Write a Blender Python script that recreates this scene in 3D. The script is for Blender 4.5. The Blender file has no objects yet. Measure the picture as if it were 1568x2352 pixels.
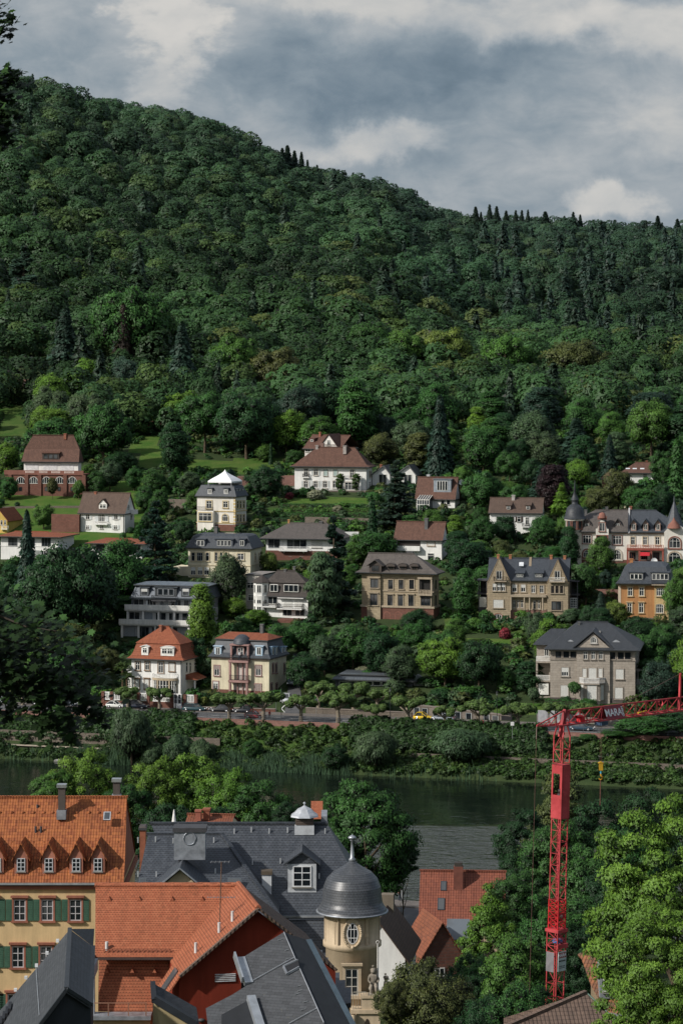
import bpy,math,random
import numpy as np
from mathutils import Vector,Matrix
SC=bpy.context.scene
COL=SC.collection
PI=math.pi
R=math.radians
# ---------------------------------------------------------------- layout frame
FPX,CX,HY,HC=6533.0,784.0,800.0,75.0  # measured on a 1568 px wide view of the photo
CROPS={'V':(0.0,0.0,1.0),'A':(0,1722.5,.36616),'B':(516.7,1722.5,.36616),'C':(993.9,1722.5,.36616),'D0':(0,1263.2,.36616),'D1':(516.7,1263.2,.36616),'D2':(993.9,1263.2,.36616),'E0':(0,947.4,.36616),'E1':(516.7,947.4,.36616),'E2':(993.9,947.4,.36616)}
def ov(crop,x,y):
 a,b,k=CROPS[crop]
 return a+k*x,b+k*y
def P(px,py,D):
 return Vector(((px-CX)/FPX*D,D,HC-(py-HY)/FPX*D))
# ---------------------------------------------------------------- terrain
SL=0.3
GT=np.array([-600,-200,-3,0.5,3,15,60,130,200,300,340,355.5,356.0,360,494,500,501.5,504,508,512.8,513.4,513.9,526,530,540,560,583,600,640,680,720,760,900],float)
GZ=np.array([95,90,73.4,73.3,70.5,66,54,30,17,8.5,6.2,6.0,-1.5,-2.5,-2.5,-.6,.8,1.5,2.2,6.2,6.3,6.9,6.9,8.0,9.8,14.2,19.0,22.6,31.0,38.8,45.2,52.0,80],float)
TPX=np.array([-900,0,400,784,1100,1568,2500],float)
TD=np.array([700,800,900,1000,1100,1200,1300,1400,1500,1700,2500],float)
TY=np.array([[1070,1070,1070,1070,1070,1070,1070],[955,960,960,970,975,975,980],[680,760,800,826,846,846,840],[470,590,660,722,842,866,860],[330,440,540,640,770,815,800],[200,310,430,570,665,690,680],[100,222,338,500,600,618,610],[100,235,305,462,565,586,590],[160,288,333,448,548,568,578],[360,450,460,520,585,600,610],[700,700,700,700,700,720,720]],float)
def zt(X,Y):
 X=np.asarray(X,float); Y=np.asarray(Y,float)
 t=Y+SL*X
 g=np.interp(t,GT,GZ)
 px=np.clip(784+FPX*X/np.maximum(Y,300),-899,2499)
 D=np.clip(Y,700,2499)
 i=np.clip(np.searchsorted(TPX,px)-1,0,len(TPX)-2); a=(px-TPX[i])/(TPX[i+1]-TPX[i])
 a=a*a*(3-2*a)
 j=np.clip(np.searchsorted(TD,D)-1,0,len(TD)-2); b=(D-TD[j])/(TD[j+1]-TD[j])
 py=(TY[j,i]*(1-a)+TY[j,i+1]*a)*(1-b)+(TY[j+1,i]*(1-a)+TY[j+1,i+1]*a)*b
 h=HC-(py-HY)/FPX*D
 w=np.clip((Y-735)/65.0,0,1)
 bump=.35*np.sin(X*.11+Y*.07)*np.clip((t-545)/30,0,1)
 return g*(1-w)+h*w+bump
def z1(x,y):
 return float(zt(x,y))
def hit(px,py,d0=515.0,d1=1600.0):
 D=np.arange(d0,d1,.4)
 z=HC-(py-HY)/FPX*D
 k=np.nonzero(zt((px-CX)/FPX*D,D)>=z)[0]
 d=D[k[0]] if len(k)else d1
 return Vector(((px-CX)/FPX*d,d,z1((px-CX)/FPX*d,d)))
# ---------------------------------------------------------------- materials
_M={}
def lin(h):
 h=h.lstrip('#'); c=[int(h[i:i+2],16)/255 for i in(0,2,4)]
 return tuple(x/12.92 if x<=.04045 else((x+.055)/1.055)**2.4 for x in c)+(1,)
class NT:
 def __init__(s,name):
  s.m=bpy.data.materials.new(name); s.m.use_nodes=True
  s.t=s.m.node_tree; s.b=s.t.nodes['Principled BSDF']; s.out=s.t.nodes['Material Output']
 def n(s,typ,**kw):
  o=s.t.nodes.new(typ)
  for k,v in kw.items():
   if k in o.inputs.keys()and not hasattr(o,k):s.set(o.inputs[k],v)
   else:setattr(o,k,v)
  return o
 def set(s,i,v):
  if isinstance(v,bpy.types.NodeSocket):s.t.links.new(v,i)
  else:i.default_value=v
 def math(s,op,a,b=0.0,c=None,clamp=False):
  o=s.t.nodes.new('ShaderNodeMath'); o.operation=op; o.use_clamp=clamp
  s.set(o.inputs[0],a); s.set(o.inputs[1],b)
  if c is not None:s.set(o.inputs[2],c)
  return o.outputs[0]
 def mix(s,f,a,b,mode='MIX'):
  o=s.t.nodes.new('ShaderNodeMix'); o.data_type='RGBA'; o.blend_type=mode
  s.set(o.inputs[0],f); s.set(o.inputs[6],a); s.set(o.inputs[7],b)
  return o.outputs[2]
 def noise(s,vec,scale,detail=4,rough=.6,dist=0):
  o=s.t.nodes.new('ShaderNodeTexNoise'); s.set(o.inputs['Vector'],vec)
  o.inputs['Scale'].default_value=scale; o.inputs['Detail'].default_value=detail
  o.inputs['Roughness'].default_value=rough; o.inputs['Distortion'].default_value=dist
  return o.outputs['Fac']
 def ramp(s,f,a,b,lo=0.,hi=1.):
  o=s.t.nodes.new('ShaderNodeMapRange'); s.set(o.inputs[0],f); o.inputs[1].default_value=a; o.inputs[2].default_value=b
  o.inputs[3].default_value=lo; o.inputs[4].default_value=hi; o.clamp=True
  return o.outputs[0]
 def bump(s,h,strength,dist=.05):
  o=s.t.nodes.new('ShaderNodeBump'); s.set(o.inputs['Height'],h)
  o.inputs['Strength'].default_value=strength; o.inputs['Distance'].default_value=dist
  s.t.links.new(o.outputs[0],s.b.inputs['Normal'])
 def uv(s):
  return s.t.nodes.new('ShaderNodeTexCoord').outputs['UV']
 def obj(s):
  return s.t.nodes.new('ShaderNodeTexCoord').outputs['Object']
 def geo(s):
  return s.t.nodes.new('ShaderNodeNewGeometry').outputs['Position']
 def sep(s,v):
  o=s.t.nodes.new('ShaderNodeSeparateXYZ'); s.set(o.inputs[0],v); return o.outputs
 def comb(s,x,y,z=0.):
  o=s.t.nodes.new('ShaderNodeCombineXYZ'); s.set(o.inputs[0],x); s.set(o.inputs[1],y); s.set(o.inputs[2],z); return o.outputs[0]
 def base(s,c):s.set(s.b.inputs['Base Color'],c)
 def p(s,rough=.8,spec=.3,metal=0.):
  s.b.inputs['Roughness'].default_value=rough; s.b.inputs['Specular IOR Level'].default_value=spec
  s.b.inputs['Metallic'].default_value=metal
  return s
def sc3(c,k):return(c[0]*k,c[1]*k,c[2]*k,1)
def C(c):return lin(c) if isinstance(c,str)else tuple(c)+((1,) if len(c)==3 else())
def plaster(c,dirt=.25):
 k=('pl',c,dirt)
 if k not in _M:
  t=NT('plaster').p(.9,.2); col=C(c); g=t.geo()
  n1=t.noise(g,.35,5); n2=t.noise(g,6,3)
  x=t.sep(g); st=t.noise(t.comb(t.math('MULTIPLY',x[0],2.2),t.math('MULTIPLY',x[1],2.2),t.math('MULTIPLY',x[2],.22)),1,3)
  f=t.math('ADD',t.math('MULTIPLY',n1,.5),t.math('ADD',t.math('MULTIPLY',n2,.15),t.math('MULTIPLY',st,.45)))
  t.base(t.mix(t.ramp(f,.40,.62),col,sc3(col,1-dirt*1.1)))
  t.bump(n2,.25,.02); _M[k]=t.m
 return _M[k]
def plain(c,rough=.6,metal=0.,spec=.4,var=.2):
 k=('p',c,rough,metal,var)
 if k not in _M:
  t=NT('painted').p(rough,spec,metal); col=C(c); g=t.obj()
  t.base(t.mix(t.ramp(t.noise(g,1.7,5),.35,.7),sc3(col,1+var),sc3(col,1-var))); _M[k]=t.m
 return _M[k]
def masonry(c1,c2,mort,bw=.6,bh=.3,m=.02,rough=.9,var=1.,bump=.5):
 k=('ms',c1,c2,mort,bw,bh)
 if k not in _M:
  t=NT('masonry').p(rough,.2); uv=t.uv()
  br=t.n('ShaderNodeTexBrick'); t.set(br.inputs['Vector'],uv)
  nz=t.noise(uv,2.2,4)
  t.set(br.inputs['Color1'],C(c1)); t.set(br.inputs['Color2'],C(c2)); t.set(br.inputs['Mortar'],C(mort))
  br.inputs['Scale'].default_value=1; br.inputs['Brick Width'].default_value=bw; br.inputs['Row Height'].default_value=bh
  br.inputs['Mortar Size'].default_value=m; br.inputs['Mortar Smooth'].default_value=.3; br.inputs['Bias'].default_value=-.1
  big=t.noise(t.geo(),.5,4)
  c=t.mix(t.ramp(nz,.35,.75,0,.55),br.outputs['Color'],sc3(C(c1),.55))
  t.base(t.mix(t.ramp(big,.45,.75,0,.5),c,sc3(C(c2),.6)))
  t.bump(t.math('ADD',t.math('MULTIPLY',br.outputs['Fac'],-1),t.math('MULTIPLY',nz,.5)),bump,.04); _M[k]=t.m
 return _M[k]
def tiles(c1,c2,row=.3,colw=.24,pan=False,scallop=True,dark=.45,moss=.3,rough=.75,spec=.3,gl=1.):
 """Roof tiles in UV metres: staggered courses, each tile with its own tone and a shadowed lower lip."""
 k=('ti',c1,c2,row,colw,pan,scallop,moss)
 if k not in _M:
  t=NT('roof_tiles').p(rough,spec); uv=t.uv(); s=t.sep(uv)
  v=t.math('DIVIDE',s[1],row); u0=t.math('DIVIDE',s[0],colw)
  rr=t.math('FLOOR',v)
  u=u0 if pan else t.math('ADD',u0,t.math('MULTIPLY',t.math('MODULO',rr,2),.5))
  fu=t.math('FRACT',u); fv=t.math('FRACT',v)
  if scallop and not pan:  # round lower end of each tile
   cu=t.math('SUBTRACT',fu,.5); lip=t.math('MULTIPLY',t.math('MULTIPLY',cu,cu),1.3)
   d=t.math('SUBTRACT',fv,lip)
  else:
   d=fv
  idx=t.comb(t.math('FLOOR',u),t.math('FLOOR',t.math('SUBTRACT',v,0.)),0.)
  wn=t.n('ShaderNodeTexWhiteNoise'); wn.noise_dimensions='2D'; t.set(wn.inputs['Vector'],idx)
  g=t.geo()
  col=t.mix(wn.outputs['Value'],C(c1),C(c2))
  wn2=t.ramp(wn.outputs['Value'],.93,.97)
  col=t.mix(t.math('MULTIPLY',wn2,.45),col,sc3(C(c1),.4))
  big=t.noise(g,.45,5,.65)
  col=t.mix(t.ramp(big,.5,.8,0,moss),col,sc3(C(c2),.35))
  fine=t.noise(g,9,3)
  col=t.mix(t.ramp(fine,.4,.8,0,.3),col,sc3(C(c1),.55))
  run=t.noise(t.comb(t.math('MULTIPLY',s[0],1.6),t.math('MULTIPLY',s[1],.16),2.),1.,4,.65)  # rain streaks down the slope
  col=t.mix(t.ramp(run,.5,.75,0,.45),col,sc3(C(c1),.45))
  col=t.mix(t.ramp(t.noise(g,3.3,5,.75),.64,.72,0,.35),col,(.20,.19,.13,1))  # lichen
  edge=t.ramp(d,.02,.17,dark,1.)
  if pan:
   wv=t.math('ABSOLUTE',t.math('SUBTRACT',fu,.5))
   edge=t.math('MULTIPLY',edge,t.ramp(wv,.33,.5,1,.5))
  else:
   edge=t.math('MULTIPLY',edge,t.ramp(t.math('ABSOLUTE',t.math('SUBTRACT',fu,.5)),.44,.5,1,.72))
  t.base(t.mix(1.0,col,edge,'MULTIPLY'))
  h=t.math('SUBTRACT',t.math('MULTIPLY',wn.outputs['Value'],.25),fv)
  if pan:h=t.math('ADD',h,t.math('MULTIPLY',t.math('SINE',t.math('MULTIPLY',u,2*PI)),.6))
  t.bump(h,.7*gl,.05)
  _M[k]=t.m
 return _M[k]
def crane_paint(c):
 k=('cp',c)
 if k not in _M:
  t=NT('crane_paint').p(.6,.3); g=t.geo(); col=C(c)
  a=t.mix(t.ramp(t.noise(g,.9,5),.35,.7),sc3(col,.72),(col[0]*1.15,col[1]*1.5,col[2]*1.5,1))
  t.base(t.mix(t.ramp(t.noise(g,5.5,5,.7),.60,.70,0,.75),a,(.10,.035,.02,1))); _M[k]=t.m
 return _M[k]
def seam(c,w=.5,rough=.45,metal=.3):
 k=('se',c,w)
 if k not in _M:
  t=NT('sheet_metal').p(rough,.4,metal); uv=t.uv(); s=t.sep(uv)
  f=t.math('ABSOLUTE',t.math('SUBTRACT',t.math('FRACT',t.math('DIVIDE',s[0],w)),.5))
  n=t.noise(t.geo(),1.1,4); col=C(c)
  cc=t.mix(t.ramp(n,.35,.7),sc3(col,1.15),sc3(col,.75))
  t.base(t.mix(t.ramp(f,.44,.48),cc,sc3(col,.5))); _M[k]=t.m
 return _M[k]
def glass(c=(.012,.016,.02),rough=.08):
 k=('gl',c)
 if k not in _M:
  t=NT('window_glass').p(rough,.5); g=t.geo()
  wn=t.noise(g,.23,2)
  t.base(t.mix(t.ramp(wn,.48,.62),C(c),(.085,.09,.095,1))); _M[k]=t.m
 return _M[k]
def leafmat():
 if 'leaf' not in _M:
  t=NT('leaves').p(.55,.25)
  a=t.n('ShaderNodeAttribute'); a.attribute_name='tint'
  oi=t.n('ShaderNodeObjectInfo')
  c=t.mix(1.,a.outputs['Color'],oi.outputs['Color'],'MULTIPLY')
  t.base(c)
# leaves shade with the rounded mass they belong to
  nv=t.n('ShaderNodeAttribute'); nv.attribute_name='nv'
  vt=t.n('ShaderNodeVectorTransform'); vt.vector_type='NORMAL'; vt.convert_from='OBJECT'; vt.convert_to='WORLD'; t.set(vt.inputs[0],nv.outputs['Vector'])
  ge=t.n('ShaderNodeNewGeometry'); sc_=t.n('ShaderNodeVectorMath'); sc_.operation='SCALE'; t.set(sc_.inputs[0],ge.outputs['Normal']); sc_.inputs['Scale'].default_value=.32
  ad=t.n('ShaderNodeVectorMath'); ad.operation='ADD'; t.set(ad.inputs[0],vt.outputs[0]); t.set(ad.inputs[1],sc_.outputs[0])
  nn=t.n('ShaderNodeVectorMath'); nn.operation='NORMALIZE'; t.set(nn.inputs[0],ad.outputs[0]); t.set(t.b.inputs['Normal'],nn.outputs[0])
  tr=t.n('ShaderNodeBsdfTranslucent'); t.set(tr.inputs['Color'],t.mix(1.,c,(1.25,1.3,.5,1),'MULTIPLY'))
  mx=t.n('ShaderNodeMixShader'); mx.inputs[0].default_value=.2
  t.t.links.new(t.b.outputs[0],mx.inputs[1]); t.t.links.new(tr.outputs[0],mx.inputs[2])
  t.t.links.new(mx.outputs[0],t.out.inputs['Surface'])
  _M['leaf']=t.m
 return _M['leaf']
def bark(c=(.09,.07,.05)):
 k=('bark',c)
 if k not in _M:
  t=NT('bark').p(.95,.1); o=t.obj(); n=t.noise(o,5,5)
  t.base(t.mix(t.ramp(n,.35,.7),sc3(C(c),1.4),sc3(C(c),.5))); t.bump(n,.6,.05); _M[k]=t.m
 return _M[k]
# ---------------------------------------------------------------- mesh builder
def setp(o,label=None,cat=None,group=None,kind=None):
 if label:o['label']=label
 if cat:o['category']=cat
 if group:o['group']=group
 if kind:o['kind']=kind
 return o
class MB:
 def __init__(s):s.v=[]; s.f=[]; s.m=[]; s.sm=[]
 def face(s,pts,mi=0,smooth=False):
  b=len(s.v); s.v+=[tuple(p)for p in pts]; s.f.append(list(range(b,b+len(pts)))); s.m.append(mi); s.sm.append(smooth); return s
 def grid(s,rows,mi=0,smooth=True,close=False,flip=False):
  b=len(s.v); n=len(rows[0])
  for r in rows:s.v+=[tuple(p)for p in r]
  for i in range(len(rows)-1):
   for j in range(n if close else n-1):
    a,c=b+i*n+j,b+i*n+(j+1)%n
    q=[a,c,c+n,a+n]
    s.f.append(q[::-1] if flip else q); s.m.append(mi); s.sm.append(smooth)
  return s
 def box(s,x0,x1,y0,y1,z0,z1,mi=0):
  p=[(x0,y0,z0),(x1,y0,z0),(x1,y1,z0),(x0,y1,z0),(x0,y0,z1),(x1,y0,z1),(x1,y1,z1),(x0,y1,z1)]
  for q in((0,1,5,4),(1,2,6,5),(2,3,7,6),(3,0,4,7),(4,5,6,7),(3,2,1,0)):s.face([p[i]for i in q],mi)
  return s
 def bar(s,a,b,w=.1,h=None,mi=0,up=(0,0,1)):
  a,b=Vector(a),Vector(b); h=h or w; d=(b-a).normalized()
  u=d.cross(Vector(up))
  if u.length<1e-4:u=d.cross(Vector((1,0,0)))
  u.normalize(); w2=u.cross(d)
  q=[u*w/2+w2*h/2,-u*w/2+w2*h/2,-u*w/2-w2*h/2,u*w/2-w2*h/2]
  A=[a+x for x in q]; B=[b+x for x in q]
  for i in range(4):s.face([A[i],A[(i+1)%4],B[(i+1)%4],B[i]],mi)
  s.face(A[::-1],mi); s.face(B,mi); return s
 def tube(s,pts,rad,n=8,mi=0,cap=True):
  rows=[]
  pts=[Vector(p)for p in pts]
  if not isinstance(rad,(list,tuple)):rad=[rad]*len(pts)
  for i,p in enumerate(pts):
   d=(pts[min(i+1,len(pts)-1)]-pts[max(i-1,0)]).normalized()
   u=d.cross(Vector((0,0,1)) if abs(d.z)<.9 else Vector((1,0,0))).normalized(); w=d.cross(u)
   rows.append([p+(u*math.cos(2*PI*k/n)+w*math.sin(2*PI*k/n))*rad[i]for k in range(n)])
  s.grid(rows,mi,True,True)
  if cap:s.face(rows[-1],mi); s.face(rows[0][::-1],mi)
  return s
 def lathe(s,prof,n=24,c=(0,0),mi=0,a0=0,a1=2*PI,smooth=True):
  full=abs(a1-a0-2*PI)<1e-4; m=n if full else n+1
  rows=[[(c[0]+r*math.cos(a0+(a1-a0)*k/n),c[1]+r*math.sin(a0+(a1-a0)*k/n),z)for k in range(m)]for r,z in prof]
  return s.grid(rows,mi,smooth,full)
 def prism(s,poly,d,mi=0,mi2=None):
  d=Vector(d); a=[Vector(p)for p in poly]; b=[p+d for p in a]
  s.face(a,mi if mi2 is None else mi2); s.face(b[::-1],mi if mi2 is None else mi2)
  for i in range(len(a)):s.face([a[i],b[i],b[(i+1)%len(a)],a[(i+1)%len(a)]],mi)
  return s
 def ball(s,c,r,n=8,mi=0,sq=(1,1,1)):
  rows=[]
  for i in range(n//2+1):
   th=PI*i/(n//2)
   rows.append([(c[0]+r*sq[0]*math.sin(th)*math.cos(2*PI*k/n),c[1]+r*sq[1]*math.sin(th)*math.sin(2*PI*k/n),c[2]-r*sq[2]*math.cos(th))for k in range(n)])
  return s.grid(rows,mi,True,True)
 def mesh(s,name,mats,fix=True):
  me=bpy.data.meshes.new(name); me.from_pydata(s.v,[],s.f)
  for m in(mats if isinstance(mats,(list,tuple))else[mats]):me.materials.append(m)
  me.polygons.foreach_set('material_index',s.m); me.polygons.foreach_set('use_smooth',s.sm)
  uvl=me.uv_layers.new(name='UVMap'); L=np.zeros((len(me.loops),2),np.float32); k=0
  for f in s.f:
   n=Vector((0,0,0)); vs=[Vector(s.v[i])for i in f]
   for i in range(len(vs)):
    a,b=vs[i],vs[(i+1)%len(vs)]; n+=Vector(((a.y-b.y)*(a.z+b.z),(a.z-b.z)*(a.x+b.x),(a.x-b.x)*(a.y+b.y)))
   if n.length>1e-12:n.normalize()
   if n.z<0 and abs(n.z)>.05:n=-n
   u=Vector((-n.y,n.x,0))
   if u.length<.02:u=Vector((1,0,0))
   u.normalize(); w=n.cross(u)
   if w.z<0:w=-w
   for p in vs:L[k]=(p.dot(u),p.dot(w)); k+=1
  uvl.data.foreach_set('uv',L.ravel()); me.update(); return me
 def build(s,name,mats,parent=None,loc=None,rot=None):
  return link(name,s.mesh(name,mats),parent,loc,rot)
def link(name,me,parent=None,loc=None,rot=None):
 o=bpy.data.objects.new(name,me); COL.objects.link(o)
 if parent is not None:o.parent=parent
 if loc is not None:o.location=loc
 if rot is not None:o.rotation_euler=rot
 return o
def empty(name,loc,rz=0.,**kw):
 o=bpy.data.objects.new(name,None); COL.objects.link(o); o.location=loc; o.rotation_euler=(0,0,rz)
 o.empty_display_size=.5
 return setp(o,**kw)
KIDS={}
def copy_thing(root,loc=None,rot=None,scale=None,color=None):
 """A thing with copies of its parts and sub-parts (mesh data shared)."""
 r=root.copy(); COL.objects.link(r)
 if loc is not None:r.location=loc
 if rot is not None:r.rotation_euler=rot
 if scale is not None:r.scale=scale
 for ch in root.children:
  c=ch.copy(); COL.objects.link(c); c.parent=r
  if color is not None:c.color=color
  for g in ch.children:
   d=g.copy(); COL.objects.link(d); d.parent=c
 return r
def np_mesh(name,V,F,mat,tint=None,smooth=False,nv=None):
 """Mesh from arrays: V (n,3), F (m,k)."""
 me=bpy.data.meshes.new(name); m,k=F.shape
 me.vertices.add(len(V)); me.vertices.foreach_set('co',np.ascontiguousarray(V,np.float32).ravel())
 me.loops.add(m*k); me.loops.foreach_set('vertex_index',np.ascontiguousarray(F,np.int32).ravel())
 me.polygons.add(m); me.polygons.foreach_set('loop_start',np.arange(0,m*k,k,dtype=np.int32))
 me.polygons.foreach_set('loop_total',np.full(m,k,np.int32))
 me.materials.append(mat); me.update(calc_edges=True)
 if tint is not None:
  a=me.attributes.new('tint','FLOAT_COLOR','FACE')
  t4=np.ones((m,4),np.float32); t4[:,:3]=tint
  a.data.foreach_set('color',t4.ravel())
 if nv is None and mat is _M.get('leaf'):nv=np.tile([0,-.25,1.],(m,1))
 if nv is not None:me.attributes.new('nv','FLOAT_VECTOR','FACE').data.foreach_set('vector',np.ascontiguousarray(nv,np.float32).ravel())
 if smooth:me.polygons.foreach_set('use_smooth',np.ones(m,bool))
 return me
# ---------------------------------------------------------------- vegetation
def nrm(a):return a/np.maximum(np.linalg.norm(a,axis=-1,keepdims=True),1e-9)
def leaf_faces(rng,Pt,N,size,aspect=1.,dirs=None,jit=.7,tri=False):
 n=len(Pt)
 N=nrm(N+jit*rng.normal(size=(n,3)))
 t=rng.normal(size=(n,3)) if dirs is None else dirs+.35*rng.normal(size=(n,3))
 t=nrm(t-(t*N).sum(1,keepdims=True)*N); b=np.cross(N,t)
 s=(size*rng.uniform(.6,1.35,n))[:,None]
 if tri:
  V=np.stack([Pt+t*s*aspect*.65,Pt-t*s*.35+b*s*.55,Pt-t*s*.35-b*s*.55],1)
 else:
  V=np.stack([Pt+t*s*aspect*.6,Pt+b*s*.42+t*s*.1,Pt-t*s*aspect*.5,Pt-b*s*.42+t*s*.1],1)
 k=V.shape[1]
 return V.reshape(-1,3),np.arange(n*k).reshape(n,k)
def ball_np(c,r,n=6,m=5):
 th=np.linspace(0,PI,m+1)[:,None]; ph=np.linspace(0,2*PI,n,endpoint=False)[None]
 V=np.stack([c[0]+r[0]*np.sin(th)*np.cos(ph),c[1]+r[1]*np.sin(th)*np.sin(ph),c[2]+r[2]*np.cos(th)+0*ph],-1).reshape(-1,3)
 F=[[i*n+j,(i+1)*n+j,(i+1)*n+(j+1)%n,i*n+(j+1)%n]for i in range(m)for j in range(n)]
 return V,np.array(F)
def merge(parts):
 out,o=[[],[],[],[]],0
 for p in parts:
  V,F,T=p[:3]; N=p[3] if len(p)>3 else np.tile([0,-.2,1.],(len(F),1))
  for l,x in zip(out,(V,F+o,T,N)):l.append(x)
  o+=len(V)
 return tuple(np.concatenate(l)for l in out)
def lump_crown(seed,Rx,z0,z1_,nl,n,leaf,rl=(.32,.5),tri=False,cone=0.,hang=False,cores=True,jit=.5,ragged=.12,flat=.82,fuzz=(.7,1.12),cw=.55,lv=.2):
 """Leaf faces over a cloud of foliage clumps between heights z0 and z1_, radius Rx."""
 rng=np.random.default_rng(seed)
 hz=(z1_-z0)/2; zc=(z0+z1_)/2
 c,r=[],[]
 for i in range(nl):
  u=1-2*(i+.5)/nl; a=i*2.39996+rng.uniform(-.4,.4)
  rad=Rx*rng.uniform(*rl)
  w=math.sqrt(max(0,1-u*u))*(1-cone*u)
  k=rng.uniform(.72,1.0+ragged)
  c.append([math.cos(a)*w*max(.05,Rx-rad*.8)*k,math.sin(a)*w*max(.05,Rx-rad*.8)*k,zc+u*(hz-rad*.7)*k]); r.append(rad*(1-.35*cone*(u+1)/2))
 c=np.array(c); r=np.array(r); tone=rng.uniform(1-lv*.9,1+lv,nl)
 pr=r**2/(r**2).sum(); li=rng.choice(nl,int(n*1.9),p=pr)
 d=nrm(rng.normal(size=(len(li),3))); d[:,2]=np.where((d[:,2]<-.35)&(rng.random(len(li))<.7),-d[:,2],d[:,2])
 wob=1+.10*np.sin(d[:,0]*7+li)*np.sin(d[:,1]*6+2*li)+.06*np.sin(d[:,2]*13+li*3)
 p=c[li]+d*np.array([1,1,flat])*(r[li]*wob*rng.uniform(*fuzz,len(li)))[:,None]
 keep=np.ones(len(li),bool)
 for j in range(nl):
  keep&=(li==j)|(np.linalg.norm((p-c[j])/np.array([1,1,flat]),axis=1)>r[j]*min(.82,fuzz[0]+.08))
 p,d,li=p[keep][:n],d[keep][:n],li[keep][:n]
 dirs=None; asp=1.3
 if hang:dirs=np.tile([0,0,-1.],(len(p),1))+.3*d; asp=2.6
 V,F=leaf_faces(rng,p,d+np.array([0,0,.25]),leaf,asp,dirs,jit,tri)
 k=tone[li]*rng.uniform(1-lv,1+lv,len(p))*(.86+.24*d[:,2])  # last factor paints shade: leaves darker under each clump, lighter on top
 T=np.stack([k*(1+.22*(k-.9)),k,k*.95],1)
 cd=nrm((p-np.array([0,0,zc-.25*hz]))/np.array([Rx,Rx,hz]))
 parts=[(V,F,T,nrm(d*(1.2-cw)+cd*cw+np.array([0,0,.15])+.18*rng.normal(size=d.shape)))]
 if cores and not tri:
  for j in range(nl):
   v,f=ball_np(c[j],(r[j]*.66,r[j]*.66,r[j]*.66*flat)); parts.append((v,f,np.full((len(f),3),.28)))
 return merge(parts)
def conifer_crown(seed,Rx,H,n,leaf,z0=.06,droop=.28,tri=False,power=.85,cores=True,layers=11):
 rng=np.random.default_rng(seed)
 h=rng.random(n)**1.25
 lay=np.floor(h*layers); fr=h*layers-lay
 rad=Rx*(1-h)**power*(1.08-.35*fr)*(1+.16*np.sin(lay*2.1))+.05
 a=rng.uniform(0,2*PI,n); br=.82+.26*np.abs(np.sin(a*4.5+lay*1.7))
 q=np.sqrt(rng.uniform(.25,1,n)); rr=rad*br*q
 z=H*(z0+(1-z0)*h)-droop*rr+.1
 p=np.stack([rr*np.cos(a),rr*np.sin(a),z],1)
 out=np.stack([np.cos(a),np.sin(a),0*a],1)
 V,F=leaf_faces(rng,p,out*.6+np.array([0,0,.8]),leaf,2.0,out+np.array([0,0,-.4]),.5,tri)
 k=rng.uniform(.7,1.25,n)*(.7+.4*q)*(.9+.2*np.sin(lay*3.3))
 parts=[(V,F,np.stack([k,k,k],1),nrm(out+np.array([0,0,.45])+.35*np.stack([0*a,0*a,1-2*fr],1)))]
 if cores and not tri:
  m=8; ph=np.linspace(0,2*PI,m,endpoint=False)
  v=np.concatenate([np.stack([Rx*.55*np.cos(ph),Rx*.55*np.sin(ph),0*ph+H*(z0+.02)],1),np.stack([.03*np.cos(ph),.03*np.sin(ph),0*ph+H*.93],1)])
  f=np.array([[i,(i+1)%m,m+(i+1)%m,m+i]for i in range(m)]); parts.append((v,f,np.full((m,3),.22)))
 return merge(parts)
def cedar_crown(seed,Rx,H,n,leaf,levels=9):
 rng=np.random.default_rng(seed); parts=[]; per=[]
 for l in range(levels):
  h=.12+.86*l/(levels-1); rad=Rx*(1-h)**.75+.25
  for j in range(max(3,int(6*(1-h)+3))):
   a=rng.uniform(0,2*PI); L=rad*rng.uniform(.55,1.0)
   per.append((a,L,H*h+rng.uniform(-.25,.25)))
 m=max(20,n//len(per))
 for a,L,z in per:
  q=rng.random(m)**.7; s=rng.normal(size=m)*.22*L*(1-.5*q)
  x=q*L; p=np.stack([x*math.cos(a)-s*math.sin(a),x*math.sin(a)+s*math.cos(a),z+.12*x-.035*x*x+rng.normal(size=m)*.12],1)
  V,F=leaf_faces(rng,p,np.tile([0,0,1.],(m,1)),leaf,1.5,np.tile([math.cos(a),math.sin(a),0],(m,1)),.45)
  k=rng.uniform(.75,1.25,m)*(.7+.45*q); parts.append((V,F,np.stack([k,k,k*1.02],1)))
 return merge(parts)
def trunk_mb(H,r,seed,limbs=5,spread=2.,top=.75,base=.0):
 rng=random.Random(seed); b=MB()
 pts=[(0,0,-1.2)]+[(rng.uniform(-.12,.12)*i*.5,rng.uniform(-.12,.12)*i*.5,H*top*i/5)for i in range(6)]
 b.tube(pts,[r*1.25]+[r*(1-.75*i/5.)for i in range(6)],7)
 for i in range(limbs):
  a=i*2.4+rng.random(); z=H*(.28+.4*i/max(1,limbs)); L=spread*rng.uniform(.6,.95)
  b.tube([(0,0,z),(math.cos(a)*L*.5,math.sin(a)*L*.5,z+L*.35),(math.cos(a)*L,math.sin(a)*L,z+L*.8)],[r*.45,r*.3,r*.1],5)
 return b
TREES={}  # kind -> list of (crown mesh, trunk mesh, H, W)
def proto(kind,crown,H,W,trunk=None,smooth=False):
 V,F,T,N=crown
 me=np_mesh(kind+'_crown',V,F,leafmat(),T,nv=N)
 tm=trunk.mesh(kind+'_trunk',bark()) if trunk else None
 TREES.setdefault(kind,[]).append((me,tm,H,W))
for i in range(5):
 proto('round',lump_crown(10+i,4.2,1.3,10.2,26+3*i,9500,.25,(.26,.48),ragged=.28,fuzz=(.55,1.2)),10,8.6,trunk_mb(10,.28,i,spread=3))
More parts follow.
